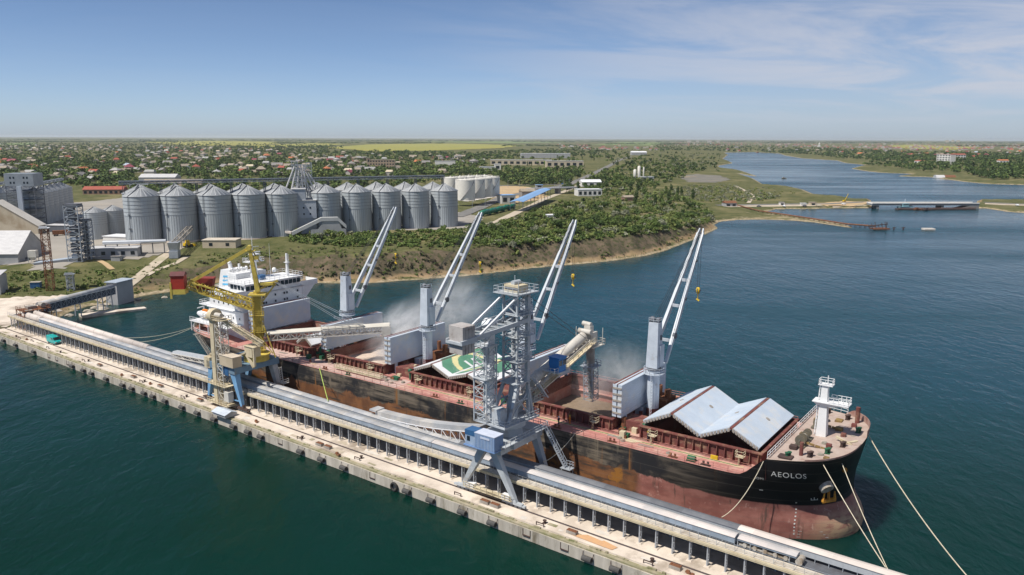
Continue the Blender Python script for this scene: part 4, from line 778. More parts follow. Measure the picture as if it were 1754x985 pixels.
M['anchrust'] = mat('ochre_machinery', (.30, .20, .06), (.16, .10, .05), 1.5, rough=.8); M['ropedrum'] = mat('coiled_rope', (.34, .31, .26), (.24, .21, .17), 3, rough=.95); M['scuffpale'] = mat('pale_scuffed_steel', (.46, .44, .40), (.26, .20, .14), 1.2, rough=.8)
M['funnelblue'] = mat('pale_blue_band', (.12, .45, .72), (.10, .38, .62), 1, rough=.5)
ship_house()
def ship_gear():
    # machinery between the hatches
    for i, a in enumerate(CRANES):
        m = MB(); rnd = random.Random(i+3)
        m.box(a-2.2, a+2.4, -8.8, -4.4, 11.15, 13.2); m.mi = 1; m.box(a-1.6, a+1.6, 3, 7.5, 11.15, 14.4); m.box(a-2, a+2.2, 7.6, 10.5, 11.15, 13)
        for k in range(8):
            x, y = a+rnd.uniform(-2.2, 2.2), rnd.uniform(-9.5, 9.5); m.mi = rnd.choice((0, 1, 2, 3)); r = rnd.uniform(.25, .6); m.tube((x, y, 11.15), (x, y, 11.2+rnd.uniform(.8, 2.6)), r, n=8)
        for k in range(5):
            x, y = a+rnd.uniform(-2, 2), rnd.uniform(-13, -8); m.mi = rnd.choice((2, 1, 3)); m.box(x-.5, x+.5, y-.5, y+.5, 11.15, 11.2+rnd.uniform(.5, 1.3))
        m.mi = 1; m.tube((a-1, 5.4, 14.4), (a-1, 5.4, 16.6), .5, n=10); m.tube((a+.6, 5.8, 14.4), (a+.6, 5.8, 15.8), .7, n=10); m.beam((a+1.6, 4, 11.2), (a+1.6, 4.6, 16.2), .3); m.build('deck_machinery', ['coam', 'rust', 'cream', 'green'], SHIP)
        v = MB(); v.tube((a+3.0, -9.4, 11.15), (a+3.0, -9.4, 13), .28, n=8); v.lathe([(0, 13.8), (.5, 13.6), (.55, 13.1), (.3, 12.9)], 10, a+3.0, -9.4); v.build('ventilator', 'green', SHIP)
    # dunnage, coiled ropes and crates left on the side decks
    rnd = random.Random(14)
    for i in range(46):
        a = rnd.choice((rnd.uniform(52, 57), rnd.uniform(78, 86), rnd.uniform(107, 116), rnd.uniform(138, 143.5), rnd.uniform(30, 164))); y = rnd.uniform(-14.6, -11.8) if rnd.random() < .7 else rnd.uniform(11.8, 14.6); k = rnd.random(); m = MB()
        if k < .35:
            for q in range(3): m.tube((a, y, 11.17+q*.12), (a, y, 11.28+q*.12), .5-q*.09, n=10)
            m.build('rope_coil', 'ropedrum', SHIP)
        elif k < .7: l, w = rnd.uniform(.4, 1.3), rnd.uniform(.3, .6); m.box(a-l/2, a+l/2, y-w/2, y+w/2, 11.17, 11.2+rnd.uniform(.3, .8)); m.build('deck_crate', rnd.choice(('cream', 'rust', 'scuff', 'hookyel', 'coam')), SHIP)
        else:
            for q in range(4): m.beam((a-1.2, y+q*.16, 11.23), (a+1.1+.2*q, y+q*.16+.1, 11.23), .12)
            m.build('dunnage_plank', rnd.choice(('cream', 'scuff')), SHIP)
    # small fittings along the starboard deck edge
    m = MB(); rnd = random.Random(5)
    for a in (62, 70, 97, 104, 119, 128, 140, 152, 158):
        m = MB(); m.mi = rnd.choice((0, 1, 2)); y = -(hull_hb(a, 11.2)-.9); m.tube((a, y, 11.15), (a, y, 11.8), .22, n=8); m.tube((a+.8, y, 11.15), (a+.8, y, 11.8), .22, n=8); m.box(a-.5, a+1.3, y-.3, y+.3, 11.12, 11.22); m.build('mooring_bitt', ['rustdark', 'green', 'rust', 'coam'], SHIP)
    for x0, x1 in ((64, 84), (87, 110), (117, 165)): m = MB(); m.tube((x0, -11.5, 11.5), (x1, -11.5, 11.5), .12, n=6); m.build('deck_pipe', 'coam', SHIP)
    m = MB(); m.box(64.5, 80, -14.4, -13.6, 11.6, 11.75); m.rail([(64.5, -14.4, 11.75), (80, -14.4, 11.75)], .9, 2, .05); m.rail([(64.5, -13.6, 11.75), (80, -13.6, 11.75)], .9, 2, .05); m.build('stowed_gangway', 'cream', SHIP)
    m = MB(); m.box(165.9, 167.3, -14.6, -13.0, 11.2, 11.25)
    for k in range(4): m.box(166.1+k*.32, 166.3+k*.32, -14.4, -13.2, 11.5+k*.4, 11.56+k*.4)
    m.beam((165.9, -14.5, 11.2), (167.4, -14.5, 13.3), .12); m.beam((165.9, -13.1, 11.2), (167.4, -13.1, 13.3), .12); m.build('yellow_steps', 'hookyel', SHIP)
    m = MB(); m.tube((155, -15, 11.6), (156.4, -15, 11.6), .5, n=10); m.box(154.9, 156.5, -15.5, -14.5, 11.15, 11.35); m.build('winch_drum', 'green', SHIP)
    # forecastle: mast, windlasses, bollards
    zf = sheer(173)-.06; m = MB()
    m.taper((172.4, 174.1, -.8, .8, zf), (172.75, 173.75, -.55, .55, zf+9.2)); m.hexa([(172.3, -.9, zf+5.6), (174, -.9, zf+5.6), (174, .9, zf+5.6), (172.3, .9, zf+5.6), (171.6, -1.1, zf+6.2), (177.4, -1.1, zf+6.2), (177.4, 1.1, zf+6.2), (171.6, 1.1, zf+6.2)]); m.box(171.5, 177.5, -1.25, 1.25, zf+6.2, zf+6.35); m.box(172.2, 174.6, -.8, .8, zf+9.2, zf+9.35)
    m.rail([(174.2, -1.15, zf+6.35), (177.4, -1.15, zf+6.35), (177.4, 1.15, zf+6.35), (174.2, 1.15, zf+6.35)], 1., .9, .04); m.rail([(172.3, -.75, zf+9.35), (174.5, -.75, zf+9.35), (174.5, .75, zf+9.35), (172.3, .75, zf+9.35)], .9, .9, .04, closed=True); m.tube((173.6, 0, zf+9.3), (173.6, 0, zf+10.9), .09, n=6); m.ladder((172.0, 0, zf), (172.4, 0, zf+9.2), .5, .05); m.build('foremast', 'white', SHIP)
    def windlass(y0, s):
        m = MB(); x = 171.6
        for dy, r, wd in ((0, .5, 1.1), (s*2.2, .42, .7), (-s*1.9, .6, .4)):
            m.mi = 2 if dy == 0 else 0; m.tube((x, y0+dy-wd/2, zf+1), (x, y0+dy+wd/2, zf+1), r, n=14); m.mi = 0
            for e in (-1, 1): m.tube((x, y0+dy+e*wd/2-.06, zf+1), (x, y0+dy+e*wd/2+.06, zf+1), r+.28, n=14)
        m.tube((x, y0-3, zf+1), (x, y0+3, zf+1), .14, n=8); m.mi = 1; m.box(x-.9, x-.2, y0+s*1-.5, y0+s*1+.5, zf, zf+1.3); m.mi = 0; m.box(x-.9, x+.9, y0-3, y0+3, zf, zf+.18); m.mi = 1
        for k in range(4): m.beam((x+.5+k*.9, y0-1.6+k*.1, zf+.7-k*.15), (x+1.3+k*.9, y0-1.5+k*.1, zf+.55-k*.15), .35, .3)
        m.build('windlass', ['winch', 'anchrust', 'ropedrum'], SHIP)
    windlass(-5.2, 1); windlass(5.6, -1)
    m = MB(); rnd = random.Random(2)
    for x, y in ((176.2, -8.6), (177.6, -4.4), (175, 10.4), (178.2, 4), (171.2, -13.2), (171, 12.6), (174.2, -11.4)):
        z = sheer(x)-.06; m.mi = rnd.choice((0, 1))
        m = MB(); m.mi = rnd.choice((0, 1))
        for d in (0, .9): m.tube((x+d*.3, y+d*.6, z), (x+d*.3, y+d*.6, z+.85), .26, n=8); m.tube((x+d*.3, y+d*.6, z+.75), (x+d*.3, y+d*.6, z+.9), .36, n=8)
        m.box(x-.3, x+.55, y-.3, y+.85, z, z+.08); m.build('bow_bollard', ['green', 'rustdark', 'coam', 'cream'], SHIP)
    m = MB()
    for x, y in ((175.8, -5.4), (176.6, 1), (177, 7)): m = MB(); m.mi = 2; m.box(x-.4, x+.4, y-.4, y+.4, sheer(x)-.06, sheer(x)+.5); m.build('deck_hatch', ['green', 'rustdark', 'coam', 'cream'], SHIP)
    for x, y, h, r in ((177, 9.4, 2.9, .4), (172.9, -11.2, 2.2, .32)): m = MB(); m.tube((x, y, sheer(x)-.06), (x, y, sheer(x)+h), r, n=8); m.build('vent_post', 'coam', SHIP)
    for b_ in ((170, 172.2, -14.2, -12.6, zf, zf+.2), (170.4, 171.6, -9.4, -8.2, zf, zf+.5), (174.6, 175.8, 3.4, 4.4, zf, zf+.7), (176.4, 177.2, -11.4, -10.6, zf, zf+.6), (173.4, 174.6, 8.2, 9.8, zf, zf+.35)): m = MB(); m.box(*b_); m.build('deck_locker', 'rustdark' if b_[0] < 172 else 'anchrust', SHIP)
    for x, y in ((175.6, -9.6), (170.8, 9.4), (178, 2.0), (174.8, -4)):
        m = MB()
        for q in range(3): m.tube((x, y, zf+.02+q*.14), (x, y, zf+.15+q*.14), .62-q*.1, n=12)
        m.build('rope_coil', 'ropedrum', SHIP)
    m = MB(); m.mi = 3; m.tube((177.4, -3.2, zf+.45), (179.2, -.6, zf+.5), .22, n=8); m.beam((176.0, -1.6, zf+.9), (178.8, -2.6, zf+.3), .35); m.build('forecastle_gear', ['green', 'rustdark', 'coam', 'cream'], SHIP)
    # anchor in its pocket
    A = 176.6; z = 8.2; y = -hull_hb(A, z); g = (hull_hb(A+.1, z)-hull_hb(A-.1, z))/.2; n = Vector((-g, -1, 0)).normalized(); tg = Vector((1, g*-1, 0)).normalized(); tg = Vector((-n.y, n.x, 0)); c = Vector((A, y, z)); ch = Vector((A, -hull_hb(A, 10.0), 10.0))
    m = MB(); m.tube(ch-n*.8+Vector((0, 0, .5)), ch+n*.55+Vector((0, 0, -.5)), 1.25, 1.1, 18); m.build('hawse_pipe', 'scuffpale', SHIP)
    m = MB(); m.beam(c+n*.35+Vector((0, 0, 1.7)), c+n*.55+Vector((0, 0, -.9)), .35, .35); c2 = c+n*.6+Vector((0, 0, -1.0)); m.beam(c2-tg*1.3, c2+tg*1.3, .5, .5)
    for s in (-1, 1): m.beam(c2+tg*s*1.2, c2+tg*s*1.0+Vector((0, 0, 1.5))+n*.1, .5, .35, .15, .2)
    m.build('anchor', 'anchor', SHIP)
    mk = MB()                                                 # draught figures and small white marks on the shell
    def dab(a, z, da, dz):
        p = [(a, z), (a+da, z), (a+da, z+dz), (a, z+dz)]; mk.add([(x, -hull_hb(x, q)-.05, q) for x, q in p], [(0, 1, 2, 3)])
    for k in range(10): dab(172.5, .8+k*.62, .22, .24)
    dab(174.6, 7.0, .9, .1); dab(174.6, 7.0, .1, .45); dab(175.0, 7.1, .1, .5); dab(175.4, 7.0, .1, .35)
    for k in range(3): dab(173.0+k*.1, .35+k*.55, 4.4-k*.5, .07)
    dab(167.4, 8.6, .55, .12); dab(122, 6.6, .25, .9); dab(121.6, 7.3, 1., .25); dab(121, 10.6, 1.6, .14)
    mk.build('draught_mark', 'letter', SHIP)
ship_gear()
hull_text('AEOLOS', 169.35, 11.9, 1.35, 'ship_name', 'letter'); hull_text('IOMI', 166.9, 10.9, .62, 'ship_mark', 'letter')
# ------------------------------------------------------------------ pier
def pier():
    root = thing('pier', 'long weathered concrete pier running beside the moored ship', 'pier', PO, PIER_A)
    mb = MB(); mb.box(-3, 300, -3.1, 12.4, -3, 2.6); mb.build('pier_deck', 'concrete', root)
    mb = MB(); mb.box(-3, 300, -4.0, -3.102, 2.0, 2.28); rnd = random.Random(4)
    for k in range(160):
        a = rnd.uniform(-2, 298); mb.box(a, a+rnd.uniform(.3, 1.6), -3.4, -3.103, 2.28, 2.28+rnd.uniform(.08, .34))
    mb.build('edge_ledge', 'ledge', root)
    mb = MB()
    a = -3.
    while a < 300:
        l = rnd.uniform(4.5, 9); mb.box(a+.02, min(a+l, 300)-.02, -4.15-rnd.uniform(0, .06), -3.105, -.15+rnd.uniform(0, .1), 1.998); a += l
    mb.build('quay_wall', 'wall_conc', root)
    for y, n in ((0., 'near'), (10.5, 'far')):
        for d in (-.14, .14): mb = MB(); mb.box(-3, 299, y+d-.035, y+d+.035, 2.602, 2.67); mb.build('crane_rail', 'rustdark', root)
        mb = MB(); mb.box(-3, 299, y-.1, y+.1, 2.602, 2.607); mb.build('rail_groove', 'grey_dark', root)
    rnd = random.Random(9)
    mb = MB()
    for k in range(60):                                      # repairs cast into the deck
        a = rnd.uniform(0, 290); y = rnd.choice((-2.7, -2.4, -1.8, 1.)); l, w = rnd.uniform(.8, 4), rnd.uniform(.4, 1.2); mb.mi = rnd.choice((0, 0, 1, 2)); z = 2.602+.0012*k/1.5; mb.add([(a, y, z), (a+l, y+rnd.uniform(-.1, .1), z), (a+l, y+w, z), (a, y+w, z)], [(0, 1, 2, 3)])
    mb.build('deck_stain', ['palepatch', 'dirtroad', 'ledge'], root)
    mb = MB(); 
    for a, l in ((224, 7), (228, 4)): mb.add([(a, -2.3, 2.685), (a+l*.9, -2.5, 2.686), (a+l, -1.3, 2.686), (a+l*.3, -.7, 2.685)], [(0, 1, 2, 3)])
    mb.build('sand_spill', 'spill', root)
M['palepatch'] = mat('pale_screed', (.66, .61, .54), (.56, .51, .45), .8, rough=.95); M['spill'] = mat('orange_grain_spill', (.62, .36, .18), (.55, .33, .18), 2, rough=1)
pier()
FEND = [(6, 582, 1), (27, 591, 1), (58, 603, 1), (82, 608, 0), (95, 612, 0), (114, 620, 0), (124, 628, 1), (143, 635, 1), (157, 640, 1), (182, 649, 1), (210, 659, 1), (226, 666, 1), (247, 673, 1), (262, 679, 1), (283, 687, 1), (312, 697, 1), (338, 707, 1), (367, 718, 1), (400, 729, 1), (425, 741, 1), (447, 749, 1), (478, 756, 0), (515, 774, 1), (551, 787, 1), (589, 801, 1), (636, 816, 0), (675, 838, 2), (697, 842, 1), (738, 856, 1), (792, 877, 1), (843, 897, 1), (900, 913, 0), (965, 936, 0), (1006, 958, 1), (1054, 974, 1)]
def pier_fit(x, y, b):
    d = ray(x, y); n = PV; c = Vector((0, 0, CAM_H)); t = (b-(c-PO).dot(n))/d.dot(n); q = c+d*t-PO; return q.dot(PU), q.z
def fenders():
    m = MB(); m.smooth = True
    m.tube((-.85, 0, 0), (.85, 0, 0), .48, n=16); m.smooth = False; m.mi = 1; m.tube((.845, 0, 0), (.86, 0, 0), .24, n=10); m.tube((-.86, 0, 0), (-.845, 0, 0), .24, n=10); m.mi = 2
    for s in (-1, 1): m.tube((s*.88, 0, 0), (s*.98, .42, .95), .05, n=5)
    fm = m.mesh('rubber_fender', ['rubber', 'black', 'rustdark'])
    m = MB()
    for s in (-1, 1): m.beam((s*.75, .05, .8), (s*.75, .05, -.3), .09)
    m.beam((-.75, .05, -.3), (.75, .05, -.3), .3, .16); nm = m.mesh('fender_bracket', 'rustdark')
    m = MB(); m.smooth = True; n = 18; vs = []; fs = []
    for i in range(n):
        for j in range(8):
            a, b = 2*pi*i/n, 2*pi*j/8; vs.append(((.72+.26*cos(b))*cos(a), .26*sin(b), (.72+.26*cos(b))*sin(a)))
    for i in range(n):
        for j in range(8): fs.append((i*8+j, ((i+1) % n)*8+j, ((i+1) % n)*8+(j+1) % 8, i*8+(j+1) % 8))
    m.add(vs, fs); tm = m.mesh('tyre_fender', 'black')
    for x, y, k in FEND:
        a, z = pier_fit(x, y, -4.5)
        if k == 1: o = link('rubber_fender', fm, None, PW(a, -4.62, .95), PIER_A); tag(o, 'grey rubber roller fender slung on the quay wall', 'fender', 'roller fenders along the pier wall')
        elif k == 0: o = link('fender_bracket', nm, None, PW(a, -4.25, 1.1), PIER_A); tag(o, 'empty rusty fender bracket on the quay wall', 'bracket', 'empty fender brackets along the pier wall')
        else: o = link('tyre_fender', tm, None, PW(a, -4.5, .85), PIER_A); tag(o, 'big black tyre fender standing against the quay wall', 'fender')
fenders()
def deck_items():
    b = MB(); b.tube((0, 0, 0), (0, 0, .42), .2, n=10); b.tube((0, 0, .42), (0, 0, .55), .34, n=10); b.box(-.35, .35, -.3, .3, 0, .06); bm_ = b.mesh('bollard', 'rustdark')
    u = MB(); u.beam((-.75, 0, 0), (-.75, 0, .55), .13); u.beam((.75, 0, 0), (.75, 0, .55), .13); u.beam((-.8, 0, .55), (.8, 0, .55), .13); um = u.mesh('hose_hoop', 'rustdark')
    c = MB(); c.taper((-.95, .95, -.45, .45, 0), (-.9, .9, -.4, .4, .55)); c.mi = 1; c.box(-.88, .88, -.38, .38, .55, .62); c.beam((-.6, 0, .62), (-.6, 0, .72), .12); c.beam((.6, 0, .62), (.6, 0, .72), .12); cm = c.mesh('rail_stop_block', ['scuff', 'rust'])
    r = MB(); rnd = random.Random(1)
    for k in range(5): x, y = rnd.uniform(-.7, .7), rnd.uniform(-.3, .3); r.taper((x-.3, x+.3, y-.2, y+.2, 0), (x-.2, x+.25, y-.15, y+.15, rnd.uniform(.15, .5)))
    rm = r.mesh('scrap_heap', 'rust')
    px = [(28, 577, 'b'), (33, 580, 'u'), (46, 582, 'r'), (55, 585, 'u'), (82, 597, 'u'), (104, 604, 'b'), (143, 619, 'u'), (152, 619, 'b'), (171, 627, 'c'), (209, 643, 'r'), (229, 647, 'c'), (242, 655, 'u'), (248, 654, 'b'), (258, 658, 'r'), (275, 663, 'c'), (313, 682, 'u'), (320, 680, 'b'), (343, 687, 'c'), (440, 723, 'r'), (513, 753, 'u'), (518, 751, 'b'), (548, 763, 'c'), (562, 768, 'c'), (579, 779, 'r'), (612, 788, 'u'), (619, 785, 'b'), (784, 849, 'u'), (831, 862, 'c'), (848, 868, 'c'), (925, 901, 'u'), (933, 896, 'b'), (980, 914, 'c'), (1110, 967, 'u'), (1117, 962, 'b'), (1157, 974, 'c'), (1183, 984, 'r')]
    L = {'b': ('bollard', bm_, 'low rusty mooring bollard near the pier edge', 'bollard', 'mooring bollards along the pier edge'), 'u': ('hose_hoop', um, 'low rusty steel hoop standing near the pier edge', 'hoop', 'steel hoops along the pier edge'), 'c': ('rail_stop_block', cm, 'grey block with a rusty lid on the pier deck', 'block', 'lidded blocks along the pier deck'), 'r': ('scrap_heap', rm, 'small heap of rusty scrap on the pier deck', 'scrap', 'scrap heaps on the pier deck')}
    for x, y, k in px:
        p = at(x, y, 2.6); n, me, lb, ct, gr = L[k]; tag(link(n, me, None, p, PIER_A), lb, ct, gr)
    m = MB(); m.extr([(-1.5, 0), (1.5, 0), (1.5, .7), (0, 1.25), (-1.5, .7)], 'x', -2.6, 2.6); sh = thing('roof_shelter', 'low grey sheet metal shelter with a pitched roof beside the blue legs', 'shelter', at(385, 710, 2.6), PIER_A); m2 = MB(); m.build('body', 'greywall', sh)
    m2.hexa([(-2.75, -1.75, .62), (2.75, -1.75, .62), (2.75, 0, 1.27), (-2.75, 0, 1.27), (-2.75, -1.75, .70), (2.75, -1.75, .70), (2.75, 0, 1.36), (-2.75, 0, 1.36)]); m2.hexa([(-2.75, 0, 1.27), (2.75, 0, 1.27), (2.75, 1.75, .62), (-2.75, 1.75, .62), (-2.75, 0, 1.36), (2.75, 0, 1.36), (2.75, 1.75, .70), (-2.75, 1.75, .70)]); m2.build('roof', 'grey_paint', sh)
deck_items()
def gallery():
    g = thing('conveyor_gallery', 'long twin conveyor gallery on lattice columns running the length of the pier', 'conveyor', PO, PIER_A)
    A0, A1 = -4., 276.; c = MB()
    c.beam((0, 0, 0), (0, 0, 3.8), .26, .2); c.beam((0, .62, 0), (0, .62, 3.8), .12, .12)
    for k in range(8): z0, z1 = .15+k*.44, .15+(k+1)*.44; a, b = (.08, .62) if k % 2 else (.62, .08); c.beam((0, a, z0), (0, b, z1), .09)
    c.mi = 1; c.taper((-.5, .5, -.35, .95, -.001), (-.35, .35, -.22, .85, .22)); cm = c.mesh('column', ['galv', 'concrete'])
    n = int((A1-A0)/2.85)
    for i in range(n): link('column', cm, g, (209.6-73*2.85+(i-1)*2.85-1.2, 2.0, 2.6))
    m = MB(); m.box(A0, A1, 1.85, 7.3, 6.4, 6.62); m.build('floor_slab', 'grey_dark', g)
    m = MB(); m.box(A0, A1, 1.7, 3.15, 6.622, 6.75); m.mi = 1; m.box(A0, A1, 1.55, 1.82, 6.25, 6.6); 
    x = A0
    while x < A1: m.mi = 2; m.box(x, x+.06, 1.68, 3.16, 6.752, 6.758); x += 2.85
    m.build('walkway', ['creamroof', 'cream', 'scuff'], g)
    m = MB(); m.mi = 1; m.box(A0, A1, 1.6, 1.66, 6.05, 6.2); m.mi = 0
    for z in (7.25, 7.75): m.box(A0, A1, 1.70, 1.74, z, z+.04)
    x = A0
    while x < A1: m.box(x, x+.045, 1.70, 1.745, 6.75, 7.79); x += 1.425
    m.build('handrail', ['galv', 'cream'], g)
    m = MB()
    x = A0+30
    while x < A1: m.box(x, x+.18, 6.9, 7.1, 2.6, 6.4); m.box(x, x+.12, 3.6, 6.9, 6.1, 6.4); x += 5.7
    m.build('rear_frame', 'galv', g)['kind'] = 'stuff'
    m = MB(); m.box(A0+4, A1, 7.18, 7.28, 2.62, 6.4); m.build('rear_cladding', 'grey_dark', g)
    def hood(name, a0, a1, y0, y1, z0, zs, zt, ms, barrel=False, seg=5.7):
        m = MB()
        if barrel:
            prof = [(y0, z0)]+[((y0+y1)/2-(y1-y0)/2*cos(t), zs+(zt-zs)*sin(t)) for t in np.linspace(0, pi, 11)]+[(y1, z0)]; m.extr(prof, 'x', a0, a1); m.sm = [False, False]+[True]*(len(m.f)-2)
            m.mi = 1; k = a0
            while k < a1: m.extr([(y0-.03, z0)]+[((y0+y1)/2-((y1-y0)/2+.03)*cos(t), zs+(zt-zs+.03)*sin(t)) for t in np.linspace(0, pi, 11)]+[(y1+.03, z0)], 'x', k, k+.08); k += seg
        else:
            m.mi = 1; m.box(a0, a1, y0, y1, z0, zs); m.mi = 0; prof = [(y0-.10, zs-.02), (y0-.10, zs+.03), (y0+.28, zs+(zt-zs)*.6), ((y0+y1)/2, zt), (y1-.28, zs+(zt-zs)*.6), (y1+.10, zs+.03), (y1+.10, zs-.02)]; m.extr(prof, 'x', a0, a1); m.mi = 2; k = a0
            while k < a1: m.box(k, k+.05, y0-.02, y0+.1, z0, zs-.03); m.box(k, k+.09, y0+.02, y0+.14, 6.62, z0); k += .95 if k % 2 < 0 else 1.9
        return m.build(name, ms, g)
    hood('front_hood', 3, 16, 3.3, 5.1, 6.7, 7.4, 8.5, ['hoodpale', 'scuff'], True); hood('front_hood', 16, 60, 3.3, 4.95, 7.02, 7.95, 8.2, ['hoodpink', 'hoodside', 'galv']); hood('front_hood', 60.1, 188, 3.3, 4.95, 7.02, 7.95, 8.2, ['hood', 'hoodside', 'galv']); hood('front_hood', 188.1, 249, 3.3, 4.95, 7.02, 7.95, 8.2, ['hoodpink', 'hoodside', 'galv']); hood('front_hood', 249.4, 258, 3.3, 4.95, 7.7, 8.0, 8.2, ['hoodpink', 'hoodside', 'galv'])
    hood('rear_hood', 2, 78, 5.6, 7.3, 6.8, 7.7, 8.8, ['hoodpale', 'scuff'], True); hood('rear_hood', 78, 193, 5.6, 7.2, 7.2, 8.2, 8.45, ['hood', 'hoodlight', 'galv']); hood('rear_hood', 193, 248.5, 5.6, 7.2, 7.2, 8.2, 8.45, ['hooddark', 'hoodlight', 'galv']); hood('rear_hood', 248.5, 276, 5.6, 7.2, 7.2, 8.2, 8.45, ['hoodpale', 'hoodlight', 'galv'])
    m = MB(); m.box(249.6, 257, 3.5, 4.6, 6.9, 7.15)
    for k in range(5): m.tube((250.5+k*1.5, 3.3, 7.2), (250.5+k*1.5, 4.6, 7.2), .32, n=10)
    m.tube((258.4, 3.2, 7.3), (258.4, 4.8, 7.3), .5, n=14); m.build('drive_roller', 'scuffpale', g)
M['hoodpink'] = mat('dusty_pale_hood_roof', (.64, .58, .54), (.55, .50, .47), .35, rough=.75, stain=(.46, .44, .43), sscale=.12, slo=.48, shi=.62, panel=(0, 2.85, .10)); M['hoodlight'] = mat('pale_grey_hood_side', (.44, .46, .48), (.38, .40, .42), .5, rough=.55, stretch=(2, 1, .3))
gallery()
def root_conveyor():
    """the covered conveyor bridge and transfer tower that feed the gallery at the shore end"""
    A = PW(3, 9, 9.5); p0, p1 = at(70, 522, 8.5), at(192, 492, 8.5)
    t = thing('conveyor_bridge', 'dark covered conveyor bridge on steel legs leading from the shore to the pier', 'conveyor bridge', p0, atan2((p1-p0).y, (p1-p0).x)); L = (p1-p0).length
    m = MB(); m.box(0, L, -1.2, 1.2, -2.6, 0); m.build('enclosure', 'bridgedark', t)
    m = MB(); m.truss((0, -1.35, -1.3), (L, -1.35, -1.3), .2, 2.6, 14, .07); m.build('side_truss', 'galv', t)
    m = MB(); prof = [(1.3*-cos(k), .05+1.1*sin(k)) for k in np.linspace(0, pi, 11)]; m.extr(prof, 'x', -1, L); m.sm = [False]*2+[True]*(len(m.f)-2); m.build('barrel_roof', 'hood', t)
    for x in (5, 16, 27, L-2):
        m = MB(); 
        for y in (-1.1, 1.1): m.beam((x, y, -2.6), (x, y*1.2, -7.6), .28)
        m.beam((x, -1.2, -5.4), (x, 1.2, -5.4), .18); m.beam((x, -1.1, -2.7), (x, 1.2, -5.3), .14); m.build('support_leg', 'galv', t)
    q = at(197, 487, 8); t2 = thing('transfer_house', 'grey transfer house with a flat roof where the dark conveyor bridge reaches the slope', 'transfer house', (q.x, q.y, hz(q.x, q.y)-.5), t.rotation_euler.z); h = 9.5-hz(q.x, q.y)
    m = MB(); m.box(-2, 7, -2.4, 2.4, 0, max(3.5, h)); m.build('wall', 'greywall', t2); m = MB(); m.box(-2.6, 7.6, -2.9, 2.9, max(3.5, h), max(3.5, h)+.25); m.build('roof', 'sheetblue', t2)
    q = PW(3.5, 6.5, 2.6); t3 = thing('transfer_tower', 'rusty open steel transfer tower at the shore end of the conveyor gallery', 'transfer tower', q, PIER_A)
    m = MB()
    for z in (0.2, 2.4, 4.4, 6.2):
        m.box(-4, 2.2, -3.5, 5, z, z+.1) if z > 1 else None
        for y in (-3.4, .8, 4.9): m.beam((-4, y, z), (2.2, y, z), .18)
    for x in (-4, -1, 2.2):
        for y in (-3.4, .8, 4.9): m.beam((x, y, 0), (x, y, 6.4), .2)
    for y in (-3.4, 4.9): m.beam((-4, y, 0), (2.2, y, 4.4), .12); m.beam((2.2, y, 2.4), (-4, y, 6.2), .12)
    m.rail([(-4, -3.5, 6.3), (2.2, -3.5, 6.3), (2.2, 5, 6.3), (-4, 5, 6.3)], 1, 1.5, .035, closed=True); m.build('frame', 'rust', t3)
    m = MB(); m.box(-3, -.6, -1, 1.8, 4.5, 7.2); m.tube((-1, 3, 7.4), (1.6, 3, 7.4), .8, n=12); m.box(.2, 1.8, -2.6, -.4, 4.5, 6.4); m.build('drive_unit', 'scuff', t3)
    m = MB(); m.taper((-3.6, -1.2, 2, 4, 2.4), (-3.9, -.9, 1.7, 4.3, 4.4)); m.build('hopper', 'rustdark', t3)
M['bridgedark'] = mat('dark_blue_grey_cladding', (.07, .085, .115), (.05, .06, .08), .5, rough=.6)
root_conveyor()
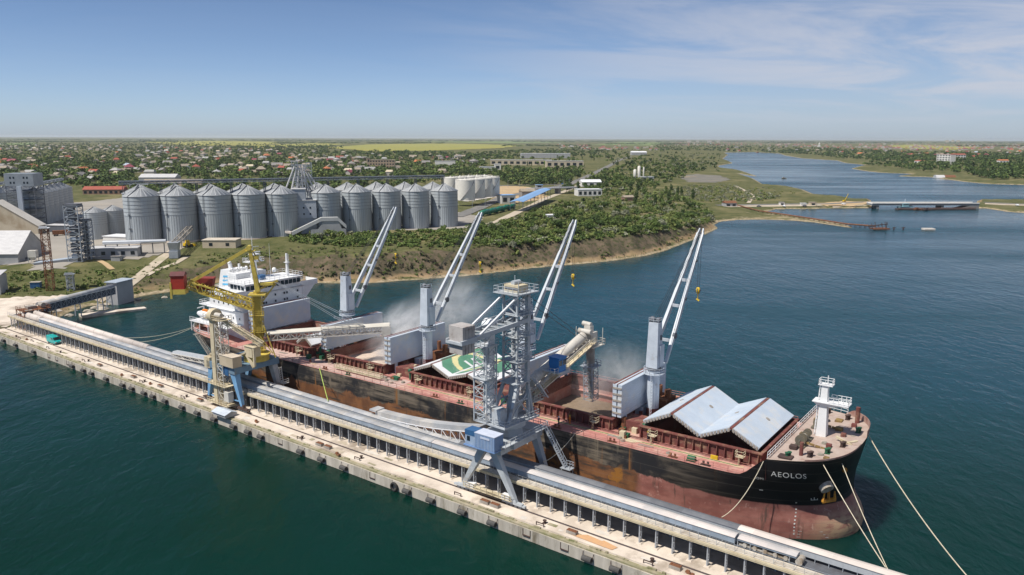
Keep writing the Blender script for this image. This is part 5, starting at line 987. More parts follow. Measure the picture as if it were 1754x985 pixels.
# ------------------------------------------------------------------ ship loaders on the crane rails
def bogie(parent, x, y, m, col2='grey_dark'):
    b = MB(); b.box(-1.9, 1.9, -.32, .32, .55, 1.0); b.hexa([(-.7, -.35, 1), (.7, -.35, 1), (.7, .35, 1), (-.7, .35, 1), (-.35, -.3, 1.7), (.35, -.3, 1.7), (.35, .3, 1.7), (-.35, .3, 1.7)]); b.mi = 1
    for k in (-1.4, -.5, .5, 1.4): b.tube((k, -.22, .42), (k, .22, .42), .38, n=12)
    b.mi = 0; b.box(1.9, 2.5, -.25, .25, .45, .8); b.box(-2.5, -1.9, -.25, .25, .45, .8); return b.build('bogie', [m, col2], parent, (x, y, .01))
def grey_loader():
    r = thing('grey_ship_loader', 'tall grey slewing ship loader with a lattice mast and a blue house on its portal', 'ship loader', PW(205, 5.25, 2.6), PIER_A)
    H = radians(49.2)-PIER_A
    for x, s in ((-5.6, -1), (5.6, 1)):
        for y in (-5.25, 5.25):
            bogie(r, x, y, 'loader_grey'); m = MB(); top = (s*.8, y, 9.9) if y < 0 else (s*2.2, y, 10.); m.beam((x, y, 1.5), top, .75, .8, 1.5, 1.2, up=(0, 1, 0)); m.build('portal_leg', 'loader_grey', r)
    m = MB(); m.box(-5.4, 5.4, -5.5, -5.0, 1.15, 1.35); m.box(-5.4, 5.4, -6.05, -5.5, 1.1, 1.16); m.rail([(-5.4, -6.0, 1.15), (5.4, -6.0, 1.15)], .9, 1.35, .04); m.mi = 1; m.box(-4.9, -3.2, -5.9, -4.8, 1.2, 1.9); m.box(3.2, 4.9, -5.9, -4.8, 1.2, 1.9); m.build('sill_beam', ['cream', 'coverwhite'], r)
    m = MB(); m.box(-2.2, 3.4, -6.2, 6.4, 9.2, 10.6); m.box(-3.4, 4.2, -3.4, 3.6, 9.6, 10.9); m.box(-3.8, 4.6, -6.4, 6.6, 10.9, 11.0); m.rail([(4.5, -6.3, 11), (4.5, 6.5, 11), (-3.7, 6.5, 11)], 1.05, 1.5, .04); m.build('portal_platform', 'loader_grey', r)
    m = MB(); m.tube((0, 0, 10.9), (0, 0, 12.6), 3.0, 2.6, 24); m.tube((0, 0, 12.6), (0, 0, 13.3), 3.5, n=24); m.build('slewing_ring', 'loader_grey', r)
    m = MB(); m.box(-3.6, 3.4, -8.0, -5.0, 10.1, 10.3); m.mi = 1; m.box(-1.1, 3.3, -7.9, -5.4, 10.35, 12.9); m.mi = 0
    x = -1.0
    while x < 3.25: m.box(x, x+.1, -7.95, -7.9, 10.4, 12.85); x += .32
    y = -7.85
    while y < -5.5: m.box(3.3, 3.35, y, y+.1, 10.4, 12.85); y += .32
    m.mi = 2; m.box(-1.15, 3.35, -7.95, -5.35, 12.9, 13.0); m.mi = 1; m.box(-3.4, -1.25, -7.7, -5.7, 10.35, 12.9); m.mi = 3; m.box(-3.45, -1.2, -7.75, -5.65, 12.1, 13.02); m.mi = 4; m.box(-3.0, -2.3, -7.73, -7.68, 11.0, 11.9); m.mi = 2; m.box(.2, 2.3, -8.0, -7.96, 12.2, 12.55); m.build('switch_house', ['containerrib', 'container', 'controof', 'blue_box', 'glass'], r)
    m = MB(); A, B = Vector((4.4, 6.0, 10.9)), Vector((9.2, 5.6, 4.6))
    for s in (-.4, .4): m.beam(A+Vector((0, s, 0)), B+Vector((0, s, 0)), .12, .3); m.beam(A+Vector((0, s, 1)), B+Vector((0, s, 1)), .07)
    for k in range(18): q = A.lerp(B, (k+.5)/18); m.beam(q-Vector((0, .4, 0)), q+Vector((0, .4, 0)), .28, .06)
    for k in range(7):
        q = A.lerp(B, k/6)
        for s in (-.4, .4): m.beam(q+Vector((0, s, 0)), q+Vector((0, s, 1)), .06)
    m.box(8.4, 10.6, 4.8, 6.4, 4.45, 4.55); m.rail([(10.5, 4.9, 4.55), (10.5, 6.3, 4.55), (8.8, 6.3, 4.55)], 1.05, 1, .04); m.beam((10.3, 6.2, 4.4), (10.3, 6.2, .3), .14); m.beam((8.6, 6.2, 4.4), (6.8, 5.6, 2.2), .14); m.build('access_stair', 'galv', r)
    # feeder bridge from the rear conveyor up to the portal
    m = MB(); P0, P1 = Vector((-36, 2.2, 5.7)), Vector((-7.2, 1.8, 8.9))
    def bez(t): return P0.lerp(P1, t)+Vector((0, 0, -1.2*sin(pi*t)*.6))
    for k in range(12):
        a, b = bez(k/12), bez((k+1)/12)
        for s in (-1.1, 1.1): m.beam(a+Vector((0, s, 0)), b+Vector((0, s, 0)), .16)
        if k > 2:
            lo = lambda q: Vector((q.x, q.y, 4.4 + (q.x+36)/29*.9))
            for s in (-1.1, 1.1):
                m.beam(lo(a)+Vector((0, s, 0)), lo(b)+Vector((0, s, 0)), .14); m.beam(a+Vector((0, s, 0)), lo(a)+Vector((0, s, 0)), .10); m.beam(a+Vector((0, s, 0)), lo(b)+Vector((0, s, 0)), .09)
    fb = m.build('feeder_bridge', 'coverwhite', r); m = MB()
    for k in range(12):
        a, b = bez(k/12), bez((k+1)/12); m.hexa([(a.x, a.y-.95, a.z+.1), (b.x, b.y-.95, b.z+.1), (b.x, b.y+.95, b.z+.1), (a.x, a.y+.95, a.z+.1), (a.x, a.y-.95, a.z+1.0), (b.x, b.y-.95, b.z+1.0), (b.x, b.y+.95, b.z+1.0), (a.x, a.y+.95, a.z+1.0)])
    m.box(-37.4, -35.4, .9, 3.4, 6.5, 6.9); m.build('feeder_hood', 'hood', fb)
    # slewing upper works, x along the boom
    u = MB(); u.tube((1.2, 0, 13.4), (2.2, 0, 20), 1.15, .95, 16)
    for x, y in ((-1.6, -2.1), (3.6, -2.1), (3.6, 2.1), (-1.6, 2.1)): u.beam((x, y, 13.5), (2.4+(1.5 if x > 0 else -1.5), y*.75, 20), .5)
    for y in (-2.0, 2.0): u.beam((-1.4, y, 14), (3.8, y*.85, 18), .22); u.beam((3.6, y, 14), (.2, y*.85, 18), .22); u.beam((-.2, y*.9, 16.8), (3.8, y*.9, 16.8), .25)
    u.box(-3.6, -1.8, -1.6, 1.4, 13.6, 16.2); u.box(3.2, 4.8, .2, 2.2, 13.6, 15.4); u.box(-4.5, 5.2, -3.4, 3.4, 13.3, 13.6); u.rail([(-4.4, -3.3, 13.6), (5.1, -3.3, 13.6), (5.1, 3.3, 13.6), (-4.4, 3.3, 13.6)], 1.05, 1.4, .04, closed=True)
    u.beam((-2, -2.2, 13.6), (.9, -1.7, 19.2), .5); u.beam((4.6, -2.2, 13.6), (3.6, -1.8, 19.6), .45); u.box(.2, 4.3, -2, 2, 19.9, 20.1); base = u.build('slewing_tower', 'loader_grey', r, rz=H)
    m = MB(); m.truss((2.4, 0, 20), (2.4, 0, 36.4), 3.2, 3.2, 9, .17, .085); m.build('mast', 'loader_grey', r, rz=H)
    m = MB(); m.box(3.4, 4.1, -1.9, -1.2, 20, 36); m.tube((3.9, 2.1, 18.6), (3.9, 2.1, 34), .28, n=8); m.ladder((4.5, -1, 14), (4.5, -1, 36), .6, .05)
    for z in (24, 28.5, 32.5): m.box(.4, 5.2, -2.2, 2.2, z, z+.08); m.rail([(.5, -2.1, z+.08), (5.1, -2.1, z+.08), (5.1, 2.1, z+.08)], 1, 1.5, .035)
    m.build('mast_ladder', 'loader_grey', r, rz=H)
    m = MB(); m.box(-.6, 5.4, -2.9, 2.9, 36.4, 36.6); m.rail([(-.5, -2.8, 36.6), (5.3, -2.8, 36.6), (5.3, 2.8, 36.6), (-.5, 2.8, 36.6)], 1.1, 1.2, .04, closed=True); m.mi = 1; m.box(1, 3.6, -1.7, 1.7, 36.6, 37.9); m.mi = 2; m.box(.98, 3.62, -1.5, 1.5, 37.0, 37.5); m.mi = 0; m.tube((1.4, 0, 38.2), (3.2, 0, 38.2), .45, n=12); m.beam((.2, -2.4, 36.6), (.2, -2.4, 38.9), .1); m.beam((4.8, 2.4, 36.6), (4.8, 2.4, 38.9), .1); m.build('top_platform', ['loader_grey', 'cream', 'grey_dark'], r, rz=H)
    m = MB()
    for s in (-1.7, 1.7): m.beam((3.5, s, 31.4), (-13.4, s, 30.3), .35, .75)
    for k in range(8): x0, x1 = 2-k*1.8, 2-(k+1)*1.8; z0 = 31.4-(3.5-x0)*.065; m.beam((x0, -1.7, z0), (x1, 1.7, z0-.1), .16); m.beam((x1, 1.7, z0), (x1, -1.7, z0), .16); m.beam((x0, 1.7, z0+1.2), (x1, 1.7, z0-.05+.3), .1)
    m.beam((2, 1.7, 32.6), (-9, 1.7, 31.9), .12); m.build('counterweight_boom', 'loader_grey', r, rz=H)
    m = MB(); m.box(-13.4, -9.6, -1.9, 1.9, 29.95, 30.4); m.mi = 1
    for k in range(4): x = -12.9+k*.75; m.box(x, x+.64, -1.6, 1.6, 30.41, 32.9); m.box(x, x+.64, -1.5, 1.5, 28.2, 29.94)
    m.build('counterweight', ['loader_grey', 'ballast'], r, rz=H)
    m = MB(); m.beam((1.2, -1.7, 36.2), (-9.6, -1.7, 30.6), .32); m.beam((1.2, 1.7, 36.2), (-9.6, 1.7, 30.6), .32); m.build('back_stay', 'coverwhite', r, rz=H)
    e = MB(); e.truss((-3.2, 2.4, 13.4), (-3.2, 2.4, 27.4), 3.0, 2.6, 9, .11, .06); e.box(-5, -1.4, .7, 4.1, 27.4, 27.5); e.rail([(-5, .8, 27.5), (-1.4, .8, 27.5), (-1.4, 4, 27.5), (-5, 4, 27.5)], 1.05, 1.2, .035, closed=True); e.box(-5, -1.6, .7, 4, 21.5, 21.6); e.rail([(-5, .7, 21.6), (-1.6, .7, 21.6)], 1, 1.2, .035); e.mi = 1; e.box(-2.9, -1.5, 1.6, 2.8, 13.6, 30.2); e.mi = 0; e.box(-3.3, -.6, 1.2, 3.4, 29.6, 30.2); e.mi = 1; e.tube((-2.2, 1.3, 30.8), (-2.2, 3.1, 30.8), 1.25, n=16); e.mi = 0; e.beam((-4.3, 2, 27.5), (-1.4, 2.2, 21.7), .5); e.tube((-4.2, 1.6, 28.5), (-2.6, 2, 29.4), .5, n=10); e.build('bucket_elevator', ['loader_grey', 'coverwhite'], r, rz=H)
    b0, b1 = Vector((5.6, 0, 16.6)), Vector((24.6, 0, 23.0)); d = (b1-b0).normalized(); nrm = Vector((-d.z, 0, d.x)); m = MB(); m.truss(b0, b1, 2.2, 1.5, 13, .12, .07, up=nrm)
    m.beam(b0+Vector((-3, 0, -1.4)), b0, .8, 1.0); m.box(4.6, 7.4, -2.6, 2.2, 15.8, 16.0); m.rail([(4.7, -2.5, 16), (7.3, -2.5, 16), (7.3, 2.1, 16)], 1, 1, .04); bm_ = m.build('boom', 'creampale', r, rz=H)
    m = MB(); m.tube(b0+d*1.5+nrm*1.75, b1+nrm*1.75-d*1., 1.0, n=20)
    for k in range(4): c0 = b0+d*(4+k*4.6)+nrm*1.75; m.tube(c0, c0+d*.15, 1.04, n=20)
    m.build('conveyor_tube', 'creampale', bm_)
    m = MB(); m.hexa([*[b0+Vector((0, y, 0))+nrm*z for y, z in ((-2.2, .2), (-1.3, .2), (-1.3, .3), (-2.2, .3))], *[b1+Vector((0, y, 0))+nrm*z for y, z in ((-2.2, .2), (-1.3, .2), (-1.3, .3), (-2.2, .3))]])
    for z in (.6, 1.1): m.beam(b0+Vector((0, -2.2, 0))+nrm*(z+.2), b1+Vector((0, -2.2, 0))+nrm*(z+.2), .07)
    for k in range(14): q = b0.lerp(b1, k/13)+Vector((0, -2.2, 0)); m.beam(q+nrm*.2, q+nrm*1.3, .06)
    m.build('boom_walkway', 'cream', bm_)
    m = MB(); m.box(23.2, 27.4, -2.4, 2.4, 22.2, 22.4); m.rail([(23.2, -2.4, 22.4), (27.4, -2.4, 22.4), (27.4, 2.4, 22.4), (23.2, 2.4, 22.4)], 1.1, 1.1, .045, closed=True); m.box(24.2, 26.4, -1.2, 1.2, 22.4, 25.0); m.tube((23.6, -1.6, 25.3), (23.6, 1.4, 25.3), .55, n=12); m.box(24.6, 25.8, -.6, .9, 25, 26.2); m.tube((25.2, -.4, 26.4), (25.2, 1.6, 26.5), .5, n=10); m.beam((26.9, -2.1, 22.4), (26.9, -2.1, 25.8), .1); m.beam((23.6, 2.1, 22.4), (23.6, 2.1, 26), .1); m.tube((26.6, 1.4, 22.4), (27.6, 1.8, 18.4), .09, n=5); m.build('boom_head', 'creampale', bm_)
    m = MB(); m.tube((25.6, 0, 22.2), (25.9, 0, 18.2), .95, .85, 14); m.tube((25.9, 0, 18.2), (26.4, 0, 10.6), .7, .55, 14); m.mi = 1; m.truss((25.9, 0, 18.4), (26.4, 0, 10.4), 2.1, 2.1, 7, .07, .045); m.box(24.4, 27.5, -1.6, 1.6, 17.6, 17.75); m.beam((24.4, -.6, 17.8), (20.6, -1.6, 18.8), .16); m.rail([(27.4, -1.5, 17.75), (27.4, 1.5, 17.75)], 1, 1, .04); m.build('loading_chute', ['scuff', 'galv'], r, rz=H)
    m = MB(); m.box(9.4, 11.6, -4.4, -2.2, 20.8, 23.4); m.mi = 1; m.box(9.35, 11.65, -4.45, -2.15, 22.0, 23.0); m.mi = 0; m.box(9.2, 11.8, -4.6, -2.0, 23.4, 23.55); m.box(9.3, 9.42, -4.46, -2.14, 21.8, 23.2); m.box(10.4, 10.6, -4.46, -2.14, 21.8, 23.2); m.mi = 2; m.box(9.0, 12.2, -4.6, -1.2, 20.6, 20.8); m.rail([(9, -4.6, 20.8), (8, -4.6, 20.8), (8, -1.5, 20.8)], 1, 1, .04); m.beam((10.6, -2, 20.6), (9.4, -1, 18.6), .3); m.build('operator_cab', ['blue_cab', 'glass', 'loader_grey'], r, rz=H)
    m = MB(); A, B = Vector((4.6, -2.4, 20.4)), Vector((8.2, -2.6, 16.0))
    for s in (-.4, .4): m.beam(A+Vector((0, s, 0)), B+Vector((0, s, 0)), .1, .25); m.beam(A+Vector((0, s, 1)), B+Vector((0, s, 1)), .06)
    for k in range(12): q = A.lerp(B, (k+.5)/12); m.beam(q-Vector((0, .4, 0)), q+Vector((0, .4, 0)), .25, .05)
    m.build('boom_stair', 'galv', r, rz=H)
    m = MB(); m.tube((3.4, -1.4, 36.2), (22.5, -1.0, 24.3), .05, n=4, cap=False); m.tube((3.4, 1.4, 36.2), (22.5, 1.0, 24.3), .05, n=4, cap=False); m.build('boom_cable', 'cable', r, rz=H)
M['containerrib'] = mat('blue_ribs', (.18, .30, .52), (.15, .25, .45), 1, rough=.6); M['controof'] = mat('pale_container_roof', (.56, .60, .70), (.46, .50, .60), .6, rough=.6); M['ballast'] = mat('ballast_concrete', (.46, .43, .41), (.36, .33, .31), .6, rough=.9, stain=(.25, .2, .17), sscale=.6); M['creampale'] = mat('pale_dusty_steel', (.60, .57, .51), (.50, .47, .42), .5, rough=.7, stain=(.38, .33, .27), sscale=.6); M['blue_cab'] = mat('bright_blue_cab', (.03, .20, .50), (.025, .16, .42), .6, rough=.4)
grey_loader()
def yellow_loader():
    r = thing('yellow_ship_loader', 'old yellow ship loader on pale blue legs with red houses on its counterweight arm', 'ship loader', PW(124.3, 5.25, 2.6), PIER_A)
    H = radians(7.8)-PIER_A
    for x in (-6.9, 6.9):
        for y in (-5.25, 5.25):
            bogie(r, x, y, 'rustdark'); m = MB(); tx = x*.62; m.beam((x*.98, y, 1.4), (tx, y, 9.6), .7, .7, 1.9, 1.5, up=(0, 1, 0)); m.build('portal_leg', 'blue_leg' if y < 0 or x < 0 else 'leggrey', r)
    m = MB(); m.box(-5.6, 5.8, -6.2, -4.4, 9.0, 10.6); m.box(-5.6, 5.8, 4.4, 6.2, 9.0, 10.6); m.box(-5.6, -3.6, -4.4, 4.4, 9.1, 10.5); m.box(3.8, 5.8, -4.4, 4.4, 9.1, 10.5); m.box(-4.6, 4.8, -4.3, 4.3, 10.4, 10.55); m.mi = 1; m.box(1.0, 3.4, -6.28, -6.2, 8.3, 10.2); m.build('portal_frame', ['legblue2', 'blue_box'], r)
    for p_, q_ in (((-6.4, -5.25, 1.6), (-1.2, -5.25, 1.5)), ((6.6, -5.25, 2.4), (3.6, -6.0, 2.6))): m = MB(); m.beam(p_, q_, .22); m.build('tie_bar', 'blue_leg', r)
    m = MB(); m.box(.9, 6.2, -6.8, -4.4, 10.75, 13.2); m.mi = 1; m.box(.8, 6.3, -6.9, -4.3, 13.2, 13.32); m.tube((1.8, -5.6, 13.3), (1.8, -5.6, 13.9), .4, n=10); m.build('machinery_house', ['beigehouse', 'beigeroof'], r)
    m = MB(); m.box(-6.6, -4.3, -6.2, -4.2, 8.8, 11.4); m.tube((-5.4, -5, 11.4), (-5.4, -5, 12.0), .35, n=8); m.build('hopper_house', 'cream', r)
    # cream bucket elevator and its platforms beside the rail
    e = MB(); e.box(-2.6, -1.2, -6.6, -5.2, .7, 22.2); e.box(-.6, -.1, -6.2, -5.7, .6, 8.5); e.mi = 1; e.truss((.6, -5.6, .4), (.6, -5.6, 21.6), 2.0, 2.2, 13, .08, .05); e.mi = 0
    e.tube((-2.2, -5.9, 22.2), (-.6, -5.9, 22.2), 1.6, n=18); e.box(-4, 2.8, -7.2, -4.2, 21.4, 21.5); e.rail([(-4, -7.2, 21.5), (2.8, -7.2, 21.5), (2.8, -4.2, 21.5)], 1.05, 1.2, .04); e.box(-4.4, 3.4, -7.4, -4.4, 5.6, 5.72); e.rail([(-4.4, -7.4, 5.72), (3.4, -7.4, 5.72)], 1.05, 1.2, .04); e.rail([(-4.4, -7.4, 1.1), (3.6, -7.4, 1.1)], 1.05, 1.2, .04); e.box(-4.6, 3.8, -7.4, -4.8, .95, 1.1); e.mi = 1; e.tube((0, -6.4, 22.6), (2, -6.2, 22.6), .55, n=10); e.box(2.6, 4.2, -7.2, -5.8, 2.2, 4.6); e.build('bucket_elevator', ['cream', 'creampale'], r)
    m = MB(); m.beam((1.2, -5.2, 21.2), (10.4, -1.6, 16.2), .6, .6); m.truss((1.2, -5.2, 21.2), (10.4, -1.6, 16.2), 1.1, 1.0, 6, .06, .04); m.box(5.6, 9.6, -3.4, -.4, 15.4, 15.55); m.box(5.8, 8.6, -3.2, -.8, 12.9, 15.4); m.box(9.0, 9.5, -3.3, -2.8, 11, 15.4); m.beam((2.6, -5, 12), (7.2, -2.6, 14.4), .35); m.beam((8.8, -3, 10.6), (6.2, -3, 13.2), .5); m.build('transfer_chute', 'cream', r)
    m = MB(); m.tube((3.4, 1.6, 10.6), (3.4, 1.6, 11.9), 3.0, 2.8, 24); m.tube((3.4, 1.6, 11.9), (3.4, 1.6, 12.2), 3.3, n=24); m.build('slewing_ring', 'yellow', r)
    # slewing works, x along the boom, based a little past the middle of the portal
    m = MB(); m.beam((4.2, 0, 10.2), (4.2, 0, 27.2), 1.6, 1.6, 1.45, 1.4); m.truss((4.2, 0, 12), (4.2, 0, 26), 2.1, 2.1, 7, .07, .05); m.box(2.4, 6.4, -1.8, 1.8, 26.2, 26.6); m.box(2.8, 5.6, -1.5, 1.5, 17.2, 17.4)
    for z in (13, 17.4, 21.5): m.rail([(2.6, -1.7, z), (5.9, -1.7, z)], 1.05, 1.1, .04); m.box(2.6, 5.9, -1.75, -1.1, z-.1, z)
    m.ladder((3.4, -1.5, 12), (3.4, -1.5, 26), .6, .06); m.beam((5.6, -1.4, 19), (8, -1.4, 11), .25); m.beam((3, -1.4, 19), (7.4, -1.4, 12), .2); m.build('mast', 'yellow', r, rz=H)
    m = MB(); m.beam((4.6, -.5, 27.2), (3.2, -.4, 37.6), 1.25, 1.1, .8, .7); m.beam((4.6, .9, 27.2), (3.2, .5, 37.6), .5, .5, .4, .4); m.tube((3.0, -1, 37.6), (3.0, 1, 37.6), .6, n=10); m.box(2.2, 4.4, -.9, .9, 36.8, 37); m.beam((3.6, 0, 37), (5.4, 0, 34.2), .25); m.box(3.8, 5.0, -.7, .7, 34.8, 35.6); m.build('mast_head', 'yellow', r, rz=H)
    m = MB(); m.beam((2.8, 0, 37.4), (-10.8, 0, 29.6), .75, .75); m.beam((2.8, 0, 37.0), (-10.8, 1.4, 29.4), .16); m.build('top_strut', 'yellow', r, rz=H)
    m = MB(); m.truss((3.4, 0, 23.6), (-8.6, 0, 28.2), 2.6, 1.9, 9, .17, .09); m.truss((-8.6, 0, 28.2), (-11.2, 0, 29.2), 2.6, 1.6, 2, .17, .09); m.beam((3.4, 0, 22.6), (-12.6, 0, 28.4), 1.2, .12); m.build('counterweight_arm', 'yellow', r, rz=H)
    m = MB(); m.box(-14.6, -11.4, -2.6, .2, 27.2, 28.4); m.box(-14.8, -14.4, -2.7, -2.3, 26.2, 30); m.mi = 1; m.box(-14.5, -11.6, -2.6, .1, 28.4, 31.6); m.mi = 2; m.hexa([(-14.7, -2.8, 31.6), (-11.4, -2.8, 31.6), (-11.4, .3, 31.6), (-14.7, .3, 31.6), (-14.7, -1.4, 32.4), (-11.4, -1.4, 32.4), (-11.4, -1.1, 32.4), (-14.7, -1.1, 32.4)]); m.build('winch_house', ['yellow', 'red_house', 'maroon'], r, rz=H)
    m = MB(); m.hexa([(-9.8, 1, 27.8), (-6.4, 1, 27.2), (-6.4, 3.6, 27.2), (-9.8, 3.6, 27.8), (-10.2, .8, 30.4), (-5.8, .8, 30.2), (-5.8, 3.8, 30.2), (-10.2, 3.8, 30.4)]); m.build('ballast_hopper', 'redbrown', r, rz=H)
    m = MB(); m.beam((5.2, 0, 27.8), (9.2, 0, 29.6), .5); m.beam((9.2, 0, 29.6), (5.4, 0, 24.6), .35); m.box(5.0, 8.2, -.8, .8, 28.6, 29.2); m.build('sheave_bracket', 'yellow', r, rz=H)
    b0, b1 = Vector((5.6, 0, 15.8)), Vector((35.4, 0, 17.0)); m = MB(); m.truss(b0, b1, 2.0, 1.5, 20, .11, .07); m.box(33.6, 35.6, -1.3, 1.3, 15.4, 17.8); bo = m.build('boom', 'creampale', r, rz=H)
    m = MB(); m.hexa([(5.6, -1.15, 16.7), (35.4, -1.15, 17.9), (35.4, 1.15, 17.9), (5.6, 1.15, 16.7), (5.6, -.7, 17.2), (35.4, -.7, 18.4), (35.4, .7, 18.4), (5.6, .7, 17.2)]); m.rail([(19, -1.15, 17.3), (29, -1.15, 17.7)], 1.1, 1.6, .06); m.build('conveyor_cover', 'creamcover', bo)
    m = MB()
    for y in (-.9, .9):
        for x, z in ((29.5, 18), (26, 17.9)): m.tube((8.6, y*.6, 29.3), (x, y, z), .06, n=5, cap=False)
    for y in (-.8, .8): m.beam((22, y, 20.3), (29.5, y, 17.9), .16)
    m.build('boom_stay', 'galv', r, rz=H)
    m = MB(); m.tube((34.7, 0, 15.4), (34.7, 0, 13.4), .75, .6, 12); m.box(33.4, 36, -1.2, 1.2, 15.2, 15.4); m.build('spout', 'creampale', r, rz=H)
    # inclined feeder from the rear conveyor
    m = MB(); P0, P1 = Vector((-33, 1.4, 5.6)), Vector((-7.5, .6, 7.6)); m.truss(P0, P1, 2.0, .9, 12, .1, .06)
    for k in (4, 8): q = P0.lerp(P1, k/12); m.beam(q-Vector((0, .8, .4)), q-Vector((0, .8, 2.6)), .14); m.beam(q-Vector((0, .8, .4)), q+Vector((2.4, -.8, -2.4)), .1)
    f = m.build('feeder_bridge', 'creampale', r); m = MB(); m.hexa([*[P0+Vector((0, y, z)) for y, z in ((-.9, .5), (.9, .5), (.7, 1.1), (-.7, 1.1))], *[P1+Vector((0, y, z)) for y, z in ((-.9, .5), (.9, .5), (.7, 1.1), (-.7, 1.1))]]); m.build('feeder_hood', 'hoodlight', f)
    m = MB(); A, B = Vector((7.4, 5.2, 8.6)), Vector((8.6, 5.0, 1.6)); m.ladder(A, B, .7, .07, .5); m.box(7, 9.6, 4.4, 6.0, 4.8, 4.9); m.rail([(9.5, 4.4, 4.9), (9.5, 6, 4.9)], 1.0, 1, .05); m.build('leg_ladder', 'creampale', r)
M['leggrey'] = mat('grey_white_leg', (.60, .58, .55), (.48, .46, .43), .6, rough=.7, stain=(.2, .2, .2), sscale=.7, slo=.6); M['legblue2'] = mat('grey_blue_frame', (.17, .27, .36), (.13, .20, .27), .5, rough=.65, stain=(.28, .25, .22), sscale=.5)
M['beigehouse'] = mat('beige_machine_house', (.52, .43, .31), (.45, .37, .26), .4, rough=.85); M['beigeroof'] = mat('dusty_beige_roof', (.58, .50, .40), (.5, .43, .34), .5, rough=.9); M['redbrown'] = mat('red_brown_hopper', (.30, .05, .04), (.22, .04, .03), .6, rough=.7); M['creamcover'] = mat('pale_cream_cover', (.68, .64, .56), (.60, .56, .48), .3, rough=.7)
yellow_loader()
def van():
    p = at(93, 588, 2.6); r = thing('delivery_van', 'turquoise van parked on the pier deck', 'van', p, PIER_A)
    prof = [(-2.9, .35), (2.75, .35), (2.9, .6), (2.85, 1.05), (2.1, 1.25), (1.35, 2.2), (1.0, 2.4), (-2.75, 2.45), (-2.9, 2.2)]
    m = MB(); m.extr(prof, 'y', -1., 1.); bo = m.build('body', 'turq', r)
    bv = bo.modifiers.new('b', 'BEVEL'); bv.width = .1; bv.segments = 2; bv.limit_method = 'ANGLE'
    m = MB(); m.hexa([(1.42, -.85, 2.14), (2.02, -.9, 1.4), (2.02, .9, 1.4), (1.42, .85, 2.14), (1.45, -.85, 2.17), (2.06, -.9, 1.42), (2.06, .9, 1.42), (1.45, .85, 2.17)]); m.build('windscreen', 'glass', r)
    for s in (-1, 1):
        m = MB(); m.hexa([(.35, s*1.01, 1.45), (1.75, s*1.01, 1.42), (1.25, s*1.01, 2.1), (.35, s*1.01, 2.1), (.35, s*1.03, 1.45), (1.75, s*1.03, 1.42), (1.25, s*1.03, 2.1), (.35, s*1.03, 2.1)]); m.build('side_window', 'glass', r)
        for x in (-1.7, 1.75):
            m = MB(); m.tube((x, s*.75, .36), (x, s*1.02, .36), .36, n=16); m.mi = 1; m.tube((x, s*1.02, .36), (x, s*1.03, .36), .2, n=12); m.build('wheel', ['black', 'galv'], r)
        m = MB(); m.box(2.84, 2.93, s*.75-.2, s*.75+.2, .75, 1.0); m.build('headlight', 'coverwhite', r)
    m = MB(); m.box(2.8, 3.0, -.95, .95, .3, .55); m.build('bumper', 'black', r)
van()
# ------------------------------------------------------------------ silos and works on the plateau
def hat(p, y, x=None):
    """height above the water of a photo row over a ground point"""
    x = 877+FPX*((p-Vector((0, 0, CAM_H))).dot(_R))/((p-Vector((0, 0, CAM_H))).dot(_F)) if x is None else x
    d = ray(x, y); return CAM_H+d.z*(p.y/d.y)
def px_m(p): return (p-Vector((0, 0, CAM_H))).dot(_F)/FPX
def silo_master():
    t = thing('grain_silo', 'x', 'silo'); R, H, K = 1., 1., .16
    m = MB(); m.lathe([(1, 0), (1, 1)], 44); m.build('wall', 'silo', t)
    m = MB(); m.lathe([(1.05, -.35), (1.05, .012), (.99, .012)], 44); m.build('plinth', 'concrete', t)
    m = MB(); m.lathe([(1.03, .992), (1.03, 1.003), (.10, 1.17), (.10, 1.19), (0, 1.20)], 44)
    for k in range(22):
        a = 2*pi*k/22; m.beam((1.02*cos(a), 1.02*sin(a), 1.004), (.12*cos(a), .12*sin(a), 1.171), .03, .008)
    m.build('roof', 'siloroof', t)
    m = MB()
    for z in (.58, .66, .74, .82, .90, .985): m.lathe([(1.004, z-.0028), (1.010, z-.0028), (1.010, z+.0028), (1.004, z+.0028)], 44, smooth=False)
    m.build('wind_ring', 'siloring', t)
    m = MB()
    for k in range(44): a = 2*pi*(k+.5)/44; m.beam((1.005*cos(a), 1.005*sin(a), 0), (1.003*cos(a), 1.003*sin(a), .57), .014, .006, up=(cos(a), sin(a), 0))
    m.build('stiffener', 'silorib', t)
    m = MB(); a = -1.9; c, s = cos(a)*1.03, sin(a)*1.03
    for d in (-.035, .035): m.beam((c-d*sin(a), s+d*cos(a), .02), (c-d*sin(a), s+d*cos(a), 1.0), .012)
    for z in (.3, .6): m.taper((c-.06, c+.06, s-.06, s+.06, z), (c-.06, c+.06, s-.06, s+.06, z+.02))
    m.beam((c, s, 1.0), (.1*cos(a), .1*sin(a), 1.19), .03); m.build('ladder', 'siloring', t)
    return kids(t)
M['silorib'] = mat('silo_stiffener', (.27, .295, .31), (.23, .25, .265), .4, rough=.5)
SILO = silo_master(); _used = [0]
def silo(p, r, h, label, group, rz=0):
    t = SILO if not _used[0] else dup(SILO); _used[0] += 1
    t.location = p; t.scale = (r, r, h); t.rotation_euler = (0, 0, rz); t['label'] = label; t['group'] = group; return t
